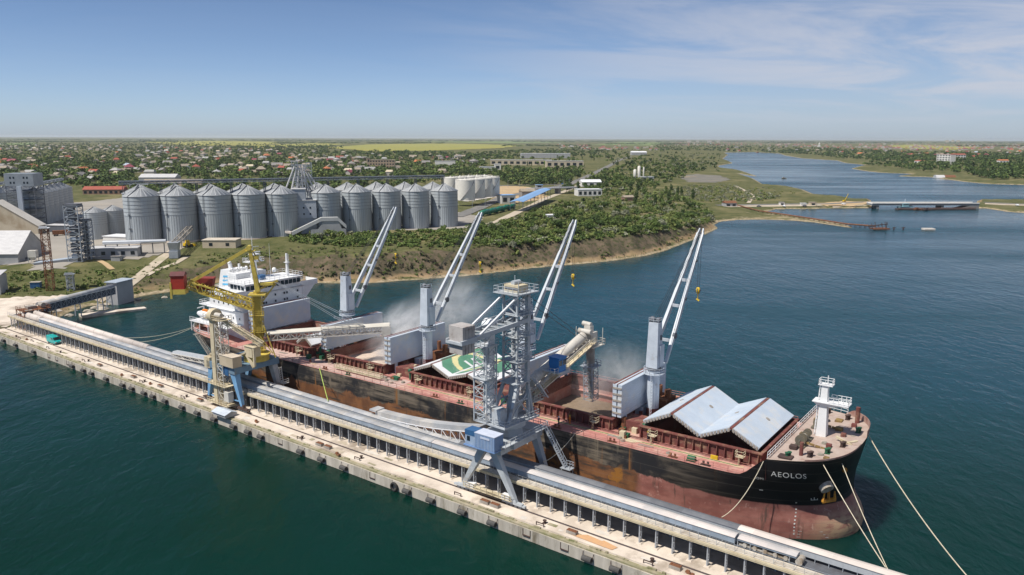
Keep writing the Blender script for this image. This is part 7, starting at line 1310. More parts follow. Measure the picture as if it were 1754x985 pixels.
    for nm, mm, px, lb in (('c', 'coverwhite', [(893, 342), (1445, 351), (1343, 354.5), (1742, 353)], 'small white car'), ('c', 'grey_dark', [(1300, 355), (1378, 354), (884, 343)], 'small dark car'), ('c', 'blue_box', [(963, 316), (955, 327)], 'small blue car')):
        me = cm.mesh('parked_car', [mm, 'black'])
        pl = {(893, 342): 'on the sand by the railway bridge', (1445, 351): 'near the sand heap on the causeway', (1343, 354.5): 'on the causeway beside the sheds', (1742, 353): 'on the far causeway past the bridge', (1300, 355): 'on the near end of the causeway', (1378, 354): 'in the middle of the causeway', (884, 343): 'on the sand by the blue canopy', (963, 316): 'on the road bridge ramp', (955, 327): 'under the road bridge'}
        for x, y in px: p = G(x, y, .35); tag(link('parked_car', me, None, p, x), lb+' '+pl[(x, y)], 'car')
M['brickpale'] = mat('pale_brown_brick', (.40, .30, .21), (.33, .25, .18), .2, rough=.9)
district()
def causeway():
    p, q = at(1496, 350.5, 3.6), at(1668, 350.5, 3.6); ang = atan2((q-p).y, (q-p).x); t = thing('river_bridge', 'long low grey bridge over the gap in the causeway', 'bridge', (p.x, p.y, 0), ang); L = (q-p).length; m = MB(); m.box(-4, L+2, -5.5, 5.5, 3.2, 4.9); m.build('deck_girder', 'bridgegrey', t); m = MB(); m.box(-4, L+2, -5.9, -5.3, 4.9, 5.9); m.box(-4, L+2, 5.3, 5.9, 4.9, 5.9); m.box(-4, L+2, -5.2, 5.2, 4.9, 4.94); m.build('parapet', 'plaster', t)
    for x in (L*.02, L*.34, L*.66, L*.97): m = MB(); m.box(x-1.2, x+1.2, -5, 5, -2, 3.2); m.build('pier', 'slate', t)
    m = MB(); m.taper((L-18, L+2, -5.4, 5.4, 0), (L-6, L+2, -5.4, 5.4, 3.2)); m.build('abutment', 'slate', t)
    p, q = at(1536, 357.5, 1), at(1668, 357, 1); t = thing('pontoon', 'dark flat pontoon moored under the long bridge', 'pontoon', (p.x, p.y, 0), atan2((q-p).y, (q-p).x)); L = (q-p).length; m = MB(); m.box(0, L, -3, 3, -.5, 1.2); m.build('hull', 'rustdark', t); m = MB(); m.rail([(0, -2.9, 1.2), (L, -2.9, 1.2)], 1.1, 6, .08); m.build('railing', 'rust', t)
    p = at(1549, 357.5, 0); t = thing('tug_boat', 'pale teal workboat moored by the long bridge', 'boat', p, .1); m = MB(); m.hexa([(-6, -2, -.5), (6, -1.4, -.5), (6, 1.4, -.5), (-6, 2, -.5), (-6.5, -2.6, 2), (8, -1.2, 2.6), (8, 1.2, 2.6), (-6.5, 2.6, 2)]); m.build('hull', 'teal', t); m = MB(); m.box(-3, 3.4, -1.9, 1.9, 2.1, 5.2); m.mi = 1; m.box(3.38, 3.46, -1.6, 1.6, 3.6, 4.7); m.box(-2.6, 3, -1.96, -1.9, 3.6, 4.6); m.build('wheelhouse', ['teal', 'glass'], t); m = MB(); m.tube((0, 0, 5.2), (0, 0, 9.5), .12, n=6); m.build('mast', 'coverwhite', t)
    for i, (x, y, lb, mm) in enumerate(((1572, 360, 'small orange workboat near the pontoon', 'rust'), (1588, 361, 'small dark workboat past the orange one', 'rustdark'), (1343, 306, 'lone brown fishing boat in the upper channel', 'tanroof'))):
        p = at(x, y, 0); t = thing('work_boat', lb, 'boat', p, .2); m = MB(); m.hexa([(-4, -1, -.4), (3, -.8, -.4), (3, .8, -.4), (-4, 1, -.4), (-4.4, -1.5, 1.), (5, -.5, 1.4), (5, .5, 1.4), (-4.4, 1.5, 1.)]); m.build('hull', mm, t); m = MB(); m.box(-2.5, 0, -1, 1, 1, 2.6); m.build('cabin', mm, t)
    p = G(1446, 346); t = thing('excavator_crane', 'yellow crawler crane with raised jib on the causeway sand', 'crane', p, .5); t.scale = (.6, .6, .6); m = MB(); m.box(-2.6, 2, -1.6, 1.6, 1, 3.4); m.build('house', 'hookyel', t); m = MB(); m.beam((1.6, 0, 3), (9, 0, 14), .6); m.build('jib', 'hookyel', t); m = MB(); m.box(-2.8, 2.8, -1.9, -1, 0, 1); m.box(-2.8, 2.8, 1, 1.9, 0, 1); m.build('track', 'black', t)
    # rusty pipe trestle out to the dolphins
    pts = [at(x, y, 2.2) for x, y in ((1262, 351), (1300, 361), (1345, 367.5), (1395, 375), (1450, 383.5), (1500, 387.5))]; t = thing('pipe_trestle', 'rusty dredge pipeline on a trestle running out along the spit', 'pipeline', (pts[0].x, pts[0].y, 0)); o = pts[0].copy(); o.z = 0; m = MB()
    for a, b in zip(pts[:-1], pts[1:]): m.tube(a-o, b-o, .55, n=8); m.tube(a-o+Vector((0, 1.4, 0)), b-o+Vector((0, 1.4, 0)), .35, n=8)
    m.build('pipe', 'rust', t); m = MB()
    for a, b in zip(pts[:-1], pts[1:]):
        for k in range(6): c = a.lerp(b, k/6)-o; m.beam((c.x, c.y-.6, -2.6), (c.x, c.y-.2, 2), .25); m.beam((c.x, c.y+2, -2.6), (c.x, c.y+1.6, 2), .25)
    m.build('trestle_legs', 'rustdark', t)['kind'] = 'stuff'
    p = at(1507, 394, 0); t = thing('pump_platform', 'rusty pumping platform at the end of the spit pipeline', 'platform', p, .1); m = MB(); m.box(-6, 6, -3, 3, .6, 1.5); m.mi = 1; m.box(-4, 4, -2, 2, -1, .6); m.build('deck', ['rust', 'palepatch'], t); m = MB()
    for k in range(6): m.beam((-9+k*2.6, -1, 1.5), (-9+k*2.6, 1, 4+k % 3), .35)
    m.beam((-10, 0, 3), (6, 0, 4.4), .5); m.beam((5, 0, 1), (5, 0, 6), .4); m.build('pipework', 'rustdark', t)
    p = at(1590, 394.5, 0); t = thing('mooring_dolphin', 'pale concrete mooring dolphin alone in the water', 'dolphin', p); m = MB(); m.box(-4, 4, -2.5, 2.5, .3, 1.5); m.build('cap', 'palepatch', t); m = MB()
    for x in (-3, 0, 3): m.tube((x, 0, -2), (x, 0, .4), .5, n=8)
    m.build('pile_group', 'rustdark', t)
    for x, lb in ((1531, 'dark steel pile in the water near the pump platform'), (1547, 'dark steel pile in the water towards the concrete dolphin')): p = at(x, 394, 0); m = MB(); m.tube((0, 0, -2), (0, 0, 2.2), .5, n=8); m.box(-1.2, 1.2, -.3, .3, 1.6, 2.0); tag(m.build('steel_pile', 'rustdark', None, p), lb, 'pile')
    B = building; B('pump_shed', 'dark shed with a red brown roof at the root of the causeway', 1243, 1262, 354, 348, 9, 'greywall', 'rust', 2, True); B('causeway_hut', 'pale hut by the causeway road', 1336, 1344, 352, 347, 5, 'plaster', 'slate', 1); B('causeway_hut', 'tan roofed kiosk on the causeway', 1388, 1398, 352, 347, 6, 'beige', 'tanroof', 1); B('causeway_hut', 'white container on the causeway edge', 1372, 1381, 353, 348.5, 3, 'plaster', 'coverwhite', 0)
    B('apartment_block', 'tall white apartment block on the far right bank', 1603, 1627, 282, 264, 14, 'plaster', 'redroof', 5, floors=5); B('apartment_block', 'white apartment house with a red roof beside the tall block', 1631, 1654, 274, 265, 14, 'plaster', 'redroof', 5, True, floors=3); B('villa', 'orange roofed villa at the wood edge on the far right', 1712, 1728, 281, 275, 12, 'plaster', 'orangeroof', 3, True); B('villa', 'red roofed house half hidden in the far right wood', 1566, 1582, 280, 275.5, 10, 'plaster', 'redroof', 3, True)
    p = G(1604, 306); q = G(1638, 304); t = thing('round_hangar', 'grey half round hangar on the far shore', 'hangar', p, atan2((q-p).y, (q-p).x)); L = Vector(((q-p).x, (q-p).y)).length; m = MB(); m.extr([(8-8*cos(a), 6*sin(a)) for a in np.linspace(0, pi, 13)], 'x', 0, L); m.build('shell', 'sheet', t); m = MB(); m.extr([(8-8.1*cos(a), 6.1*sin(a)) for a in np.linspace(.3, 1.6, 7)]+[(8-7.9*cos(a), 5.95*sin(a)) for a in np.linspace(1.6, .3, 7)], 'x', L*.45, L); m.build('rusty_cover', 'rust', t)
    p = G(1403, 252); t = thing('church', 'white church with a pointed tower far beyond the channel', 'church', p); m = MB(); m.box(-9, 9, -6, 6, 0, 10); m.build('nave', 'plaster', t); m = MB(); m.box(-4, 4, -4, 4, 10, 22); m.lathe([(4.4, 22), (3, 26), (.6, 31), (0, 36)], 10); m.build('tower', 'plaster', t)
M['bridgegrey'] = mat('bridge_girder', (.22, .23, .24), (.17, .18, .19), .1, rough=.7)
causeway()
# ------------------------------------------------------------------ houses of the town
def rpoly(poly, n, rnd):
    xs = [p[0] for p in poly]; ys = [p[1] for p in poly]; out = []
    while len(out) < n:
        x, y = rnd.uniform(min(xs), max(xs)), rnd.uniform(min(ys), max(ys)); c = False
        for i in range(len(poly)):
            ax, ay = poly[i]; bx, by = poly[(i+1) % len(poly)]
            if (ay > y) != (by > y) and x < (bx-ax)*(y-ay)/(by-ay)+ax: c = not c
        if c: out.append((x, y))
    return out
def GG(pts):
    A = np.array([[*ray(x, y)] for x, y in pts]); z = np.full(len(A), 11.)
    for _ in range(8): t = (z-CAM_H)/A[:, 2]; z = .4*z+.6*height(A[:, 0]*t, A[:, 1]*t)
    t = (z-CAM_H)/A[:, 2]; X, Y = A[:, 0]*t, A[:, 1]*t; return [Vector(v) for v in zip(X, Y, height(X, Y))]
_hc = {}
_ROOFS = {'grey': 'slate', 'tan': 'tanroof', 'red': 'redroof', 'wine red': 'winered', 'orange': 'orangeroof', 'pale grey': 'housesheet', 'pale blue': 'sheetblue'}
_WALLS = {'white': 'housewall', 'beige': 'beige', 'brick': 'brick'}
def house_mesh(rc, wc, kind):
    if (rc, wc, kind) in _hc: return _hc[(rc, wc, kind)]
    L, Wd, he, k = ((11, 8, 3.2, 2.6), (14, 9, 3.2, 3.0), (10, 10, 5.6, 3.2))[kind]; a = MB(); a.box(-L/2, L/2, -Wd/2, Wd/2, -1.5, he)
    if kind != 2: a.add([(-L/2, -Wd/2, he), (-L/2, Wd/2, he), (-L/2, 0, he+k), (L/2, -Wd/2, he), (L/2, Wd/2, he), (L/2, 0, he+k)], [(0, 2, 1), (3, 4, 5)])
    b = MB(); e = .6
    if kind == 2: b.hexa([(-L/2-e, -Wd/2-e, he), (L/2+e, -Wd/2-e, he), (L/2+e, Wd/2+e, he), (-L/2-e, Wd/2+e, he), (-1.5, -.1, he+k), (1.5, -.1, he+k), (1.5, .1, he+k), (-1.5, .1, he+k)])
    else:
        z = he-k/(Wd/2)*e
        for s in (-1, 1): b.hexa([(-L/2-e, s*(Wd/2+e), z), (L/2+e, s*(Wd/2+e), z), (L/2+e, 0, he+k), (-L/2-e, 0, he+k), (-L/2-e, s*(Wd/2+e), z+.25), (L/2+e, s*(Wd/2+e), z+.25), (L/2+e, 0, he+k+.25), (-L/2-e, 0, he+k+.25)])
    b.box(L*.2, L*.2+.8, .4, 1.2, he, he+k+.9)
    a.mi = 1; c = a
    for f in range(2 if kind == 2 else 1):
        for x in (-.32, 0, .32):
            for s in (-1, 1): c.box(x*L-.6, x*L+.6, s*Wd/2-.06, s*Wd/2+.06, .9+f*2.7, 2.3+f*2.7)
    r = (a.mesh('wall', [_WALLS[wc], 'glass']), b.mesh('roof', _ROOFS[rc])); _hc[(rc, wc, kind)] = r; return r
HOUSES = []
def houses():
    rnd = random.Random(21)
    R = [([(0, 262), (200, 266), (480, 272), (640, 276), (640, 299), (480, 303), (380, 301), (240, 297), (215, 305), (120, 315), (0, 300)], 110, 'behind the silos'), ([(0, 250), (260, 255), (560, 262), (800, 266), (800, 276), (480, 274), (200, 267), (0, 263)], 70, 'towards the fields'),
         ([(560, 270), (700, 268), (830, 272), (815, 290), (700, 292), (640, 300), (570, 300)], 24, 'beyond the brick factory'), ([(1150, 246), (1380, 246), (1460, 256), (1400, 261), (1230, 258)], 34, 'at the channel head'), ([(1400, 252), (1560, 256), (1754, 255), (1754, 272), (1620, 272), (1500, 268), (1440, 262)], 46, 'on the far right bank')]
    for poly, n, where in R:
        for p in GG(rpoly(poly, n, rnd)):
            x = 877+FPX*p.x/p.y
            if p.y > 9000: continue
            rc = rnd.choices(list(_ROOFS), (6, 8, 1.6, 1.0, 1.0, 2.4, .6) if x < 900 else (2, 2, 4, 4, 1.5, 1, 1))[0]; wc = rnd.choices(list(_WALLS), (4, 4, 2))[0]; kind = rnd.choices((0, 1, 2), (5, 4, 2))[0]; HOUSES.append((p, rc, wc, kind, where, rnd.uniform(0, 3.14), rnd.uniform(1.0, 1.45)))
    for p, rc, wc, kind, where, rz, s in HOUSES:
        size = ('low', 'long low', 'two storey')[kind]; a, b = house_mesh(rc, wc, kind)
        lb = '%s %s walled house with a %s roof %s' % (size, wc, rc, where)
        t = thing('house', lb, 'house', p, rz, lb.replace('house', 'houses', 1)); t.scale = (s, s, s); link('wall', a, t); link('roof', b, t)
houses()
# ------------------------------------------------------------------ trees
def crown_arrays(n, seed, leaf, shape='round', lobes=7):
    """n leaf clumps spread through the lobes of a crown one unit high and about one wide"""
    r = np.random.RandomState(seed)
    if shape == 'poplar': C = np.array([[r.normal(0, .03), r.normal(0, .03), .18+.74*k/(lobes-1)] for k in range(lobes)]); S = np.array([.13*sin(pi*(.18+.78*k/(lobes-1)))+.03 for k in range(lobes)])
    elif shape == 'bush': C = np.stack([r.uniform(-.42, .42, lobes), r.uniform(-.42, .42, lobes), r.uniform(.22, .55, lobes)], -1); S = r.uniform(.20, .36, lobes)
    else: C = np.stack([r.uniform(-.30, .30, lobes), r.uniform(-.30, .30, lobes), r.uniform(.38, .76, lobes)], -1); S = r.uniform(.16, .28, lobes)
    k = r.choice(lobes, n, p=S**2/np.sum(S**2)); d = r.normal(size=(n, 3)); d /= np.linalg.norm(d, axis=1)[:, None]; rad = S[k]*(r.uniform(.35, 1.0, n)**.4)*r.choice([1, 1, 1, 1.18], n); P = C[k]+d*rad[:, None]*np.array([1, 1, .85 if shape != 'poplar' else 1.4]); P[:, 2] = np.clip(P[:, 2], .04, None)
    nrm = d+r.normal(size=(n, 3))*.55+np.array([0, 0, .35]); nrm /= np.linalg.norm(nrm, axis=1)[:, None]; t = np.cross(nrm, r.normal(size=(n, 3))); t /= np.linalg.norm(t, axis=1)[:, None]; b = np.cross(nrm, t); s = leaf*r.uniform(.6, 1.35, n)[:, None]; e = r.uniform(.55, 1, n)[:, None]
    V = np.stack([P-t*s-b*s*e*.6, P+t*s*.7-b*s*e, P+t*s+b*s*e*.5, P-t*s*.5+b*s*e], 1); return V.reshape(-1, 3)
def quads_mesh(name, V, mats, mi=None):
    V = np.asarray(V, np.float32); n = len(V)//4; me = bpy.data.meshes.new(name); me.vertices.add(len(V)); me.vertices.foreach_set('co', V.ravel()); me.loops.add(len(V)); me.loops.foreach_set('vertex_index', np.arange(len(V), dtype=np.int32)); me.polygons.add(n); me.polygons.foreach_set('loop_start', np.arange(0, len(V), 4, dtype=np.int32))
    for m in mats: me.materials.append(M[m])
    if mi is not None: me.polygons.foreach_set('material_index', np.asarray(mi, np.int32))
    me.update(calc_edges=True); return me
KINDS_T = {'dark': 'leaf_dark', 'mid': 'leaf_mid', 'light': 'leaf_light', 'grey': 'leaf_grey', 'scrub': 'scrub'}
_KN = ['dark', 'mid', 'light', 'grey', 'scrub']
CROWN = {}
for kk in ('dark', 'mid', 'light', 'grey'):
    for sh in ('round', 'bush', 'poplar'):
        for v in range(3): CROWN[(kk, sh, v)] = quads_mesh('crown', crown_arrays(420 if sh != 'poplar' else 340, 10*v+len(sh)+ord(kk[0]), .058 if sh != 'poplar' else .042, sh, 8+v), [KINDS_T[kk]])
_tm = MB(); _tm.tube((0, 0, -.05), (.01, 0, .34), .035, .022, 7); _tm.tube((.01, 0, .32), (.14, .05, .58), .018, .008, 5); _tm.tube((.01, 0, .30), (-.12, .08, .56), .018, .008, 5); _tm.tube((.01, 0, .33), (0, -.12, .62), .016, .007, 5); TRUNK = _tm.mesh('trunk', 'wood')
LOWC = {sh: [crown_arrays(n, 50+v, lf, sh, 5) for v in range(4)] for sh, n, lf in (('round', 46, .15), ('bush', 40, .16), ('poplar', 34, .10))}
TREES = []
def grove(poly, n, size, kinds, shapes, where, minv=None):
    rnd = random.Random(len(TREES)+5)
    for p in GG(rpoly(poly, n, rnd)):
        if p.z < .7: continue
        TREES.append((p, rnd.uniform(*size), rnd.choices(list(kinds), list(kinds.values()))[0], rnd.choices(list(shapes), list(shapes.values()))[0], where, rnd.uniform(0, 6.28), rnd.randrange(3), rnd.uniform(.85, 1.2)))
grove([(800, 412), (800, 397), (850, 387), (880, 374), (930, 360), (960, 350), (1010, 342), (1060, 326), (1110, 322), (1160, 333), (1190, 347), (1215, 362), (1222, 376), (1190, 390), (1130, 399), (1060, 403), (990, 413), (900, 420), (830, 425)], 330, (3.2, 7), {'dark': 3, 'mid': 5, 'light': 3, 'grey': 1.6}, {'round': 4, 'bush': 5}, 'on the headland above the bluff')
grove([(495, 403), (560, 402), (700, 397), (795, 394), (802, 420), (720, 419), (600, 421), (500, 413)], 95, (2.2, 5.2), {'dark': 2, 'mid': 5, 'light': 3, 'grey': .7}, {'round': 2, 'bush': 6}, 'on the bank before the silos')
grove([(1000, 338), (1005, 305), (1040, 292), (1080, 282), (1150, 278), (1205, 285), (1180, 302), (1120, 320), (1060, 325)], 170, (5, 10), {'dark': 5, 'mid': 4, 'light': 1.5}, {'round': 5, 'poplar': 2}, 'in the wood beside the road')
grove([(830, 303), (830, 288), (870, 285), (920, 293), (990, 288), (1000, 300), (960, 315), (880, 317), (850, 311)], 130, (6, 10), {'dark': 5, 'mid': 4, 'light': 1}, {'round': 5, 'bush': 1}, 'in the belt behind the cream tanks')
grove([(1130, 332), (1180, 320), (1250, 318), (1300, 328), (1330, 336), (1320, 344), (1250, 346), (1190, 341)], 120, (2.2, 4.2), {'grey': 6, 'light': 3, 'mid': 1.5}, {'bush': 6, 'round': 1}, 'on the low ground by the spit')
grove([(1290, 318), (1340, 326), (1370, 332), (1330, 338), (1290, 330)], 20, (1.5, 2.6), {'grey': 4, 'light': 3}, {'bush': 1}, 'on the low ground by the spit')
grove([(1150, 262), (1232, 263), (1236, 272), (1225, 284), (1232, 294), (1160, 292)], 160, (4, 9), {'dark': 4, 'mid': 4, 'grey': 1.5}, {'round': 4, 'bush': 2, 'poplar': .5}, 'along the channel shore')
grove([(1480, 284), (1500, 272), (1560, 270), (1620, 277), (1754, 272), (1754, 306), (1700, 308), (1650, 298), (1560, 291)], 190, (7, 13), {'dark': 6, 'mid': 3}, {'round': 5, 'poplar': .6}, 'in the wood on the far right bank')
grove([(25, 468), (180, 462), (235, 472), (170, 492), (60, 500), (18, 500)], 60, (1.0, 2.4), {'mid': 4, 'light': 3, 'dark': 1}, {'bush': 1}, 'on the grassy slope above the pier root')
grove([(240, 492), (300, 455), (330, 440), (430, 430), (470, 440), (440, 472), (320, 490)], 60, (.8, 1.8), {'mid': 2, 'light': 4, 'grey': 2}, {'bush': 1}, 'on the slope behind the stern')
grove([(830, 282), (1000, 262), (1060, 268), (1000, 284), (880, 286)], 70, (7, 13), {'dark': 5, 'mid': 3}, {'round': 4, 'poplar': 3}, 'around the factory halls')
grove([(1060, 322), (1190, 332), (1205, 352), (1150, 356), (1080, 350)], 16, (9, 13), {'dark': 4, 'mid': 1}, {'poplar': 1}, 'standing above the headland bushes')
grove([(860, 300), (1000, 296), (1010, 335), (960, 330)], 10, (9, 14), {'dark': 1}, {'poplar': 1, 'round': 1}, 'near the road bridge')
def plant():
    app = lambda T: T[1]/max(50, T[0].y); order = sorted(range(len(TREES)), key=lambda i: -app(TREES[i])); big = set(order[:292]); rest = [TREES[i] for i in order[292:]]
    for i in sorted(big):
        p, s, k, sh, where, rz, v, w = TREES[i]; form = {'round': 'broad crowned', 'bush': 'low bushy', 'poplar': 'slim upright'}[sh]; col = {'dark': 'dark green', 'mid': 'fresh green', 'light': 'yellow green', 'grey': 'silvery'}[k]
        lb = '%s %s tree %s' % (form, col, where); t = thing('tree' if sh != 'bush' else 'bushy_tree', lb, 'tree', p, rz, lb.replace('tree', 'trees')); t.scale = (s*w*(.95 if sh != 'bush' else 1.1), s*w*(.95 if sh != 'bush' else 1.1), s*(1 if sh != 'bush' else .85)); link('crown', CROWN[(k, sh, v)], t); link('trunk', TRUNK, t)
    return rest
REST = plant()
def forest(name, L):
    V = []; mi = []
    for p, s, k, sh, where, rz, v, w in L:
        T = LOWC[sh][v % 4]; c, q = cos(rz), sin(rz); a = s*w; X = T[:, 0]*c-T[:, 1]*q; Y = T[:, 0]*q+T[:, 1]*c; V.append(np.stack([X*a+p.x, Y*a+p.y, T[:, 2]*s+p.z-.02*s], -1)); mi += [_KN.index(k)]*(len(T)//4)
    o = link(name, quads_mesh(name, np.concatenate(V), [KINDS_T[k] for k in _KN], mi)); o['kind'] = 'stuff'; return o
forest('woodland', REST)
def scatter(poly, n, size, kinds, shapes, keep=lambda p: True, seed=1):
    rnd = random.Random(seed); out = []
    pts = rpoly(poly, n, rnd); A = np.array([[*ray(x, y)] for x, y in pts]); z = np.full(len(A), 12.)
    for _ in range(6): t = (z-CAM_H)/A[:, 2]; z = .3*z+.7*height(A[:, 0]*t, A[:, 1]*t)
    t = (z-CAM_H)/A[:, 2]; X, Y = A[:, 0]*t, A[:, 1]*t; Z = height(X, Y)
    for x, y, zz in zip(X, Y, Z):
        if zz < .7: continue
        p = Vector((x, y, zz))
        if keep(p): out.append((p, rnd.uniform(*size), rnd.choices(list(kinds), list(kinds.values()))[0], rnd.choices(list(shapes), list(shapes.values()))[0], '', rnd.uniform(0, 6.28), rnd.randrange(4), rnd.uniform(.9, 1.4)))
    return out
_HP = np.array([[h[0].x, h[0].y] for h in HOUSES])
def clear_of_houses(p):
    d = np.hypot(_HP[:, 0]-p.x, _HP[:, 1]-p.y); 
    return d.min() > 7.5 and not (((_HP[:, 1] > p.y) & (_HP[:, 1] < p.y+45) & (np.abs(_HP[:, 0]-p.x*_HP[:, 1]/p.y) < 5)).any() and random.random() < .75)
TOWN = scatter([(0, 250), (300, 255), (560, 262), (830, 266), (835, 300), (640, 303), (480, 305), (350, 304), (235, 298), (215, 310), (110, 318), (0, 305)], 4600, (5.5, 10), {'dark': 5, 'mid': 4, 'light': 1}, {'round': 5, 'bush': 1, 'poplar': .3}, clear_of_houses, 2)
TOWN += scatter([(0, 241), (250, 242.5), (560, 248), (600, 252), (560, 258), (830, 262), (900, 258), (1000, 252), (1060, 262), (840, 275), (560, 264), (0, 254)], 1900, (7, 12), {'dark': 6, 'mid': 3}, {'round': 5, 'bush': 1}, clear_of_houses, 3)
forest('town_trees', TOWN)
FARW = scatter([(1120, 246), (1240, 247), (1460, 256), (1560, 262), (1754, 262), (1754, 275), (1600, 276), (1480, 274), (1440, 272), (1380, 265), (1240, 259), (1130, 258)], 1500, (7, 12), {'dark': 6, 'mid': 3}, {'round': 5, 'bush': 1}, clear_of_houses, 4)
FARW += scatter([(1000, 266), (1090, 252), (1160, 252), (1160, 290), (1100, 282), (1060, 286)], 180, (6, 11), {'dark': 5, 'mid': 4, 'grey': 1}, {'round': 5, 'poplar': 1}, clear_of_houses, 5)
forest('far_wood', FARW)
def belts():
    """windbreaks and villages towards the horizon"""
    rnd = random.Random(8); L = []
    for y0, x0, x1, dy, n in ((243, -60, 330, .5, 130), (241.5, 200, 900, .5, 200), (244.5, 470, 760, 1, 110), (249, 860, 1010, .8, 60), (240.2, 600, 1300, .5, 180), (242.5, 880, 1150, .7, 90), (246, 1040, 1240, .6, 70), (243.5, 1300, 1754, .8, 170), (242, 1150, 1760, .4, 160), (248, 1640, 1760, 1, 50), (240, -60, 600, .3, 140), (251.5, 400, 560, .6, 60), (239, -80, 900, .15, 170), (241, 1250, 1800, .2, 150)):
        for _ in range(n): x = rnd.uniform(x0, x1); L.append((x, y0+rnd.uniform(-dy, dy)+(x-877)*.0012))
    A = np.array([[*ray(x, y)] for x, y in L]); t = np.minimum((14-CAM_H)/np.minimum(A[:, 2], -1e-4), 26000); X, Y = A[:, 0]*t, A[:, 1]*t; Z = height(X, Y); out = []
    for x, y, z in zip(X, Y, Z): f = min(3.2, max(1, y/4500)); out.append((Vector((x, y, z)), rnd.uniform(9, 14), rnd.choice(('dark', 'dark', 'mid')), 'bush', '', rnd.uniform(0, 6), rnd.randrange(4), rnd.uniform(1.6, 2.8)*f))
    forest('distant_tree_belts', out)
belts()
def far_houses():
    rnd = random.Random(31); mbs = MB(); pal = ['redroof', 'housewall', 'winered', 'tanroof', 'housesheet', 'beige']; L = []
    for poly, n in (([(1150, 241), (1420, 242), (1560, 247), (1754, 246), (1754, 256), (1560, 256), (1420, 252), (1260, 249), (1150, 249)], 420), ([(0, 246), (250, 249), (480, 257), (480, 262), (200, 258), (0, 254)], 90), ([(0, 262), (250, 262), (560, 268), (830, 270), (815, 292), (480, 300), (240, 296), (0, 300)], 40), ([(940, 246), (1140, 250), (1140, 258), (960, 256)], 50)): L += rpoly(poly, n, rnd)
    for x, y in L:
        p = at(x, y, 13); p.z = hz(p.x, p.y)
        if p.y > 14000 or p.z < 2: continue
        w, d, h = rnd.uniform(9, 16), rnd.uniform(8, 12), rnd.uniform(3.5, 7); mbs.mi = rnd.choice((1, 1, 5)); mbs.box(p.x-w/2, p.x+w/2, p.y-d/2, p.y+d/2, p.z-3, p.z+h); mbs.mi = rnd.choice((0, 0, 2, 3, 4)) if x > 930 else rnd.choice((3, 3, 4, 5, 4, 3, 0)); mbs.taper((p.x-w/2-.5, p.x+w/2+.5, p.y-d/2-.5, p.y+d/2+.5, p.z+h), (p.x-w/2+1, p.x+w/2-1, p.y-.3, p.y+.3, p.z+h+3))
    for x, w, h in ((1622, 60, 40), (1632, 50, 46), (1641, 60, 38), (1180, 50, 34), (1195, 40, 30), (1215, 60, 36), (1230, 40, 28)): p = at(x, 243.8, 12); mbs.mi = 5 if x > 1500 else 1; mbs.box(p.x-w/2, p.x+w/2, p.y-8, p.y+8, 8, 14+h)
    mbs.build('distant_town', pal)['kind'] = 'stuff'
far_houses()
SH = scatter([(130, 300), (300, 304), (480, 303), (640, 301), (835, 298), (835, 303), (760, 306), (700, 322), (470, 326), (360, 328), (220, 334), (130, 322)], 900, (3, 7.5), {'dark': 5, 'mid': 4, 'light': 1}, {'round': 4, 'bush': 3}, lambda p: p.y > 560 and clear_of_houses(p), seed=11)
SH += scatter([(800, 414), (800, 395), (850, 385), (880, 372), (930, 358), (1010, 340), (1060, 324), (1110, 320), (1160, 331), (1200, 350), (1224, 376), (1190, 391), (1130, 401), (1060, 406), (990, 416), (900, 424), (830, 428)], 1900, (1.3, 3.4), {'dark': 2, 'mid': 5, 'light': 4, 'grey': 1.6}, {'bush': 1}, seed=12)
SH += scatter([(495, 404), (560, 402), (700, 396), (800, 393), (802, 424), (720, 424), (600, 424), (500, 416)], 420, (1.2, 3.0), {'dark': 3, 'mid': 5, 'light': 2}, {'bush': 1}, seed=13)
SH += scatter([(1000, 340), (1005, 305), (1040, 292), (1085, 280), (1150, 276), (1210, 285), (1180, 302), (1120, 322), (1060, 327)], 500, (2.5, 6), {'dark': 4, 'mid': 5, 'light': 2, 'grey': 1}, {'bush': 3, 'round': 2}, seed=14)
SH += scatter([(1100, 335), (1180, 318), (1250, 316), (1320, 330), (1340, 340), (1250, 348), (1190, 345)], 420, (1.2, 2.8), {'grey': 5, 'light': 3, 'mid': 2}, {'bush': 1}, seed=15)
SH += scatter([(830, 303), (830, 287), (870, 284), (920, 291), (1000, 280), (1005, 300), (960, 316), (880, 318), (850, 311)], 380, (3.5, 8), {'dark': 5, 'mid': 4, 'light': 1}, {'round': 3, 'bush': 2}, seed=16)
SH += scatter([(1480, 284), (1500, 270), (1560, 268), (1620, 276), (1754, 270), (1754, 308), (1700, 309), (1650, 298), (1560, 292)], 420, (5, 11), {'dark': 6, 'mid': 3}, {'round': 5}, seed=17)
forest('undergrowth', SH)
BL = scatter([(440, 472), (560, 446), (640, 440), (800, 432), (1000, 424), (1120, 410), (1190, 395), (1200, 404), (1110, 431), (1000, 444), (800, 464), (640, 478), (460, 481)], 1500, (.6, 1.7), {'scrub': 5, 'dark': 1.2, 'mid': 1, 'light': .6}, {'bush': 1}, seed=6)
BL += scatter([(330, 492), (340, 450), (440, 425), (640, 424), (800, 424), (1000, 415), (1120, 402), (1195, 390), (1190, 398), (1000, 428), (640, 445), (440, 472)], 420, (.6, 1.5), {'mid': 3, 'light': 3, 'scrub': 2}, {'bush': 1}, seed=7)
BL += scatter([(0, 465), (200, 462), (300, 445), (330, 470), (230, 505), (0, 506)], 350, (.5, 1.3), {'mid': 4, 'light': 4}, {'bush': 1}, seed=9)
forest('bluff_scrub', BL)
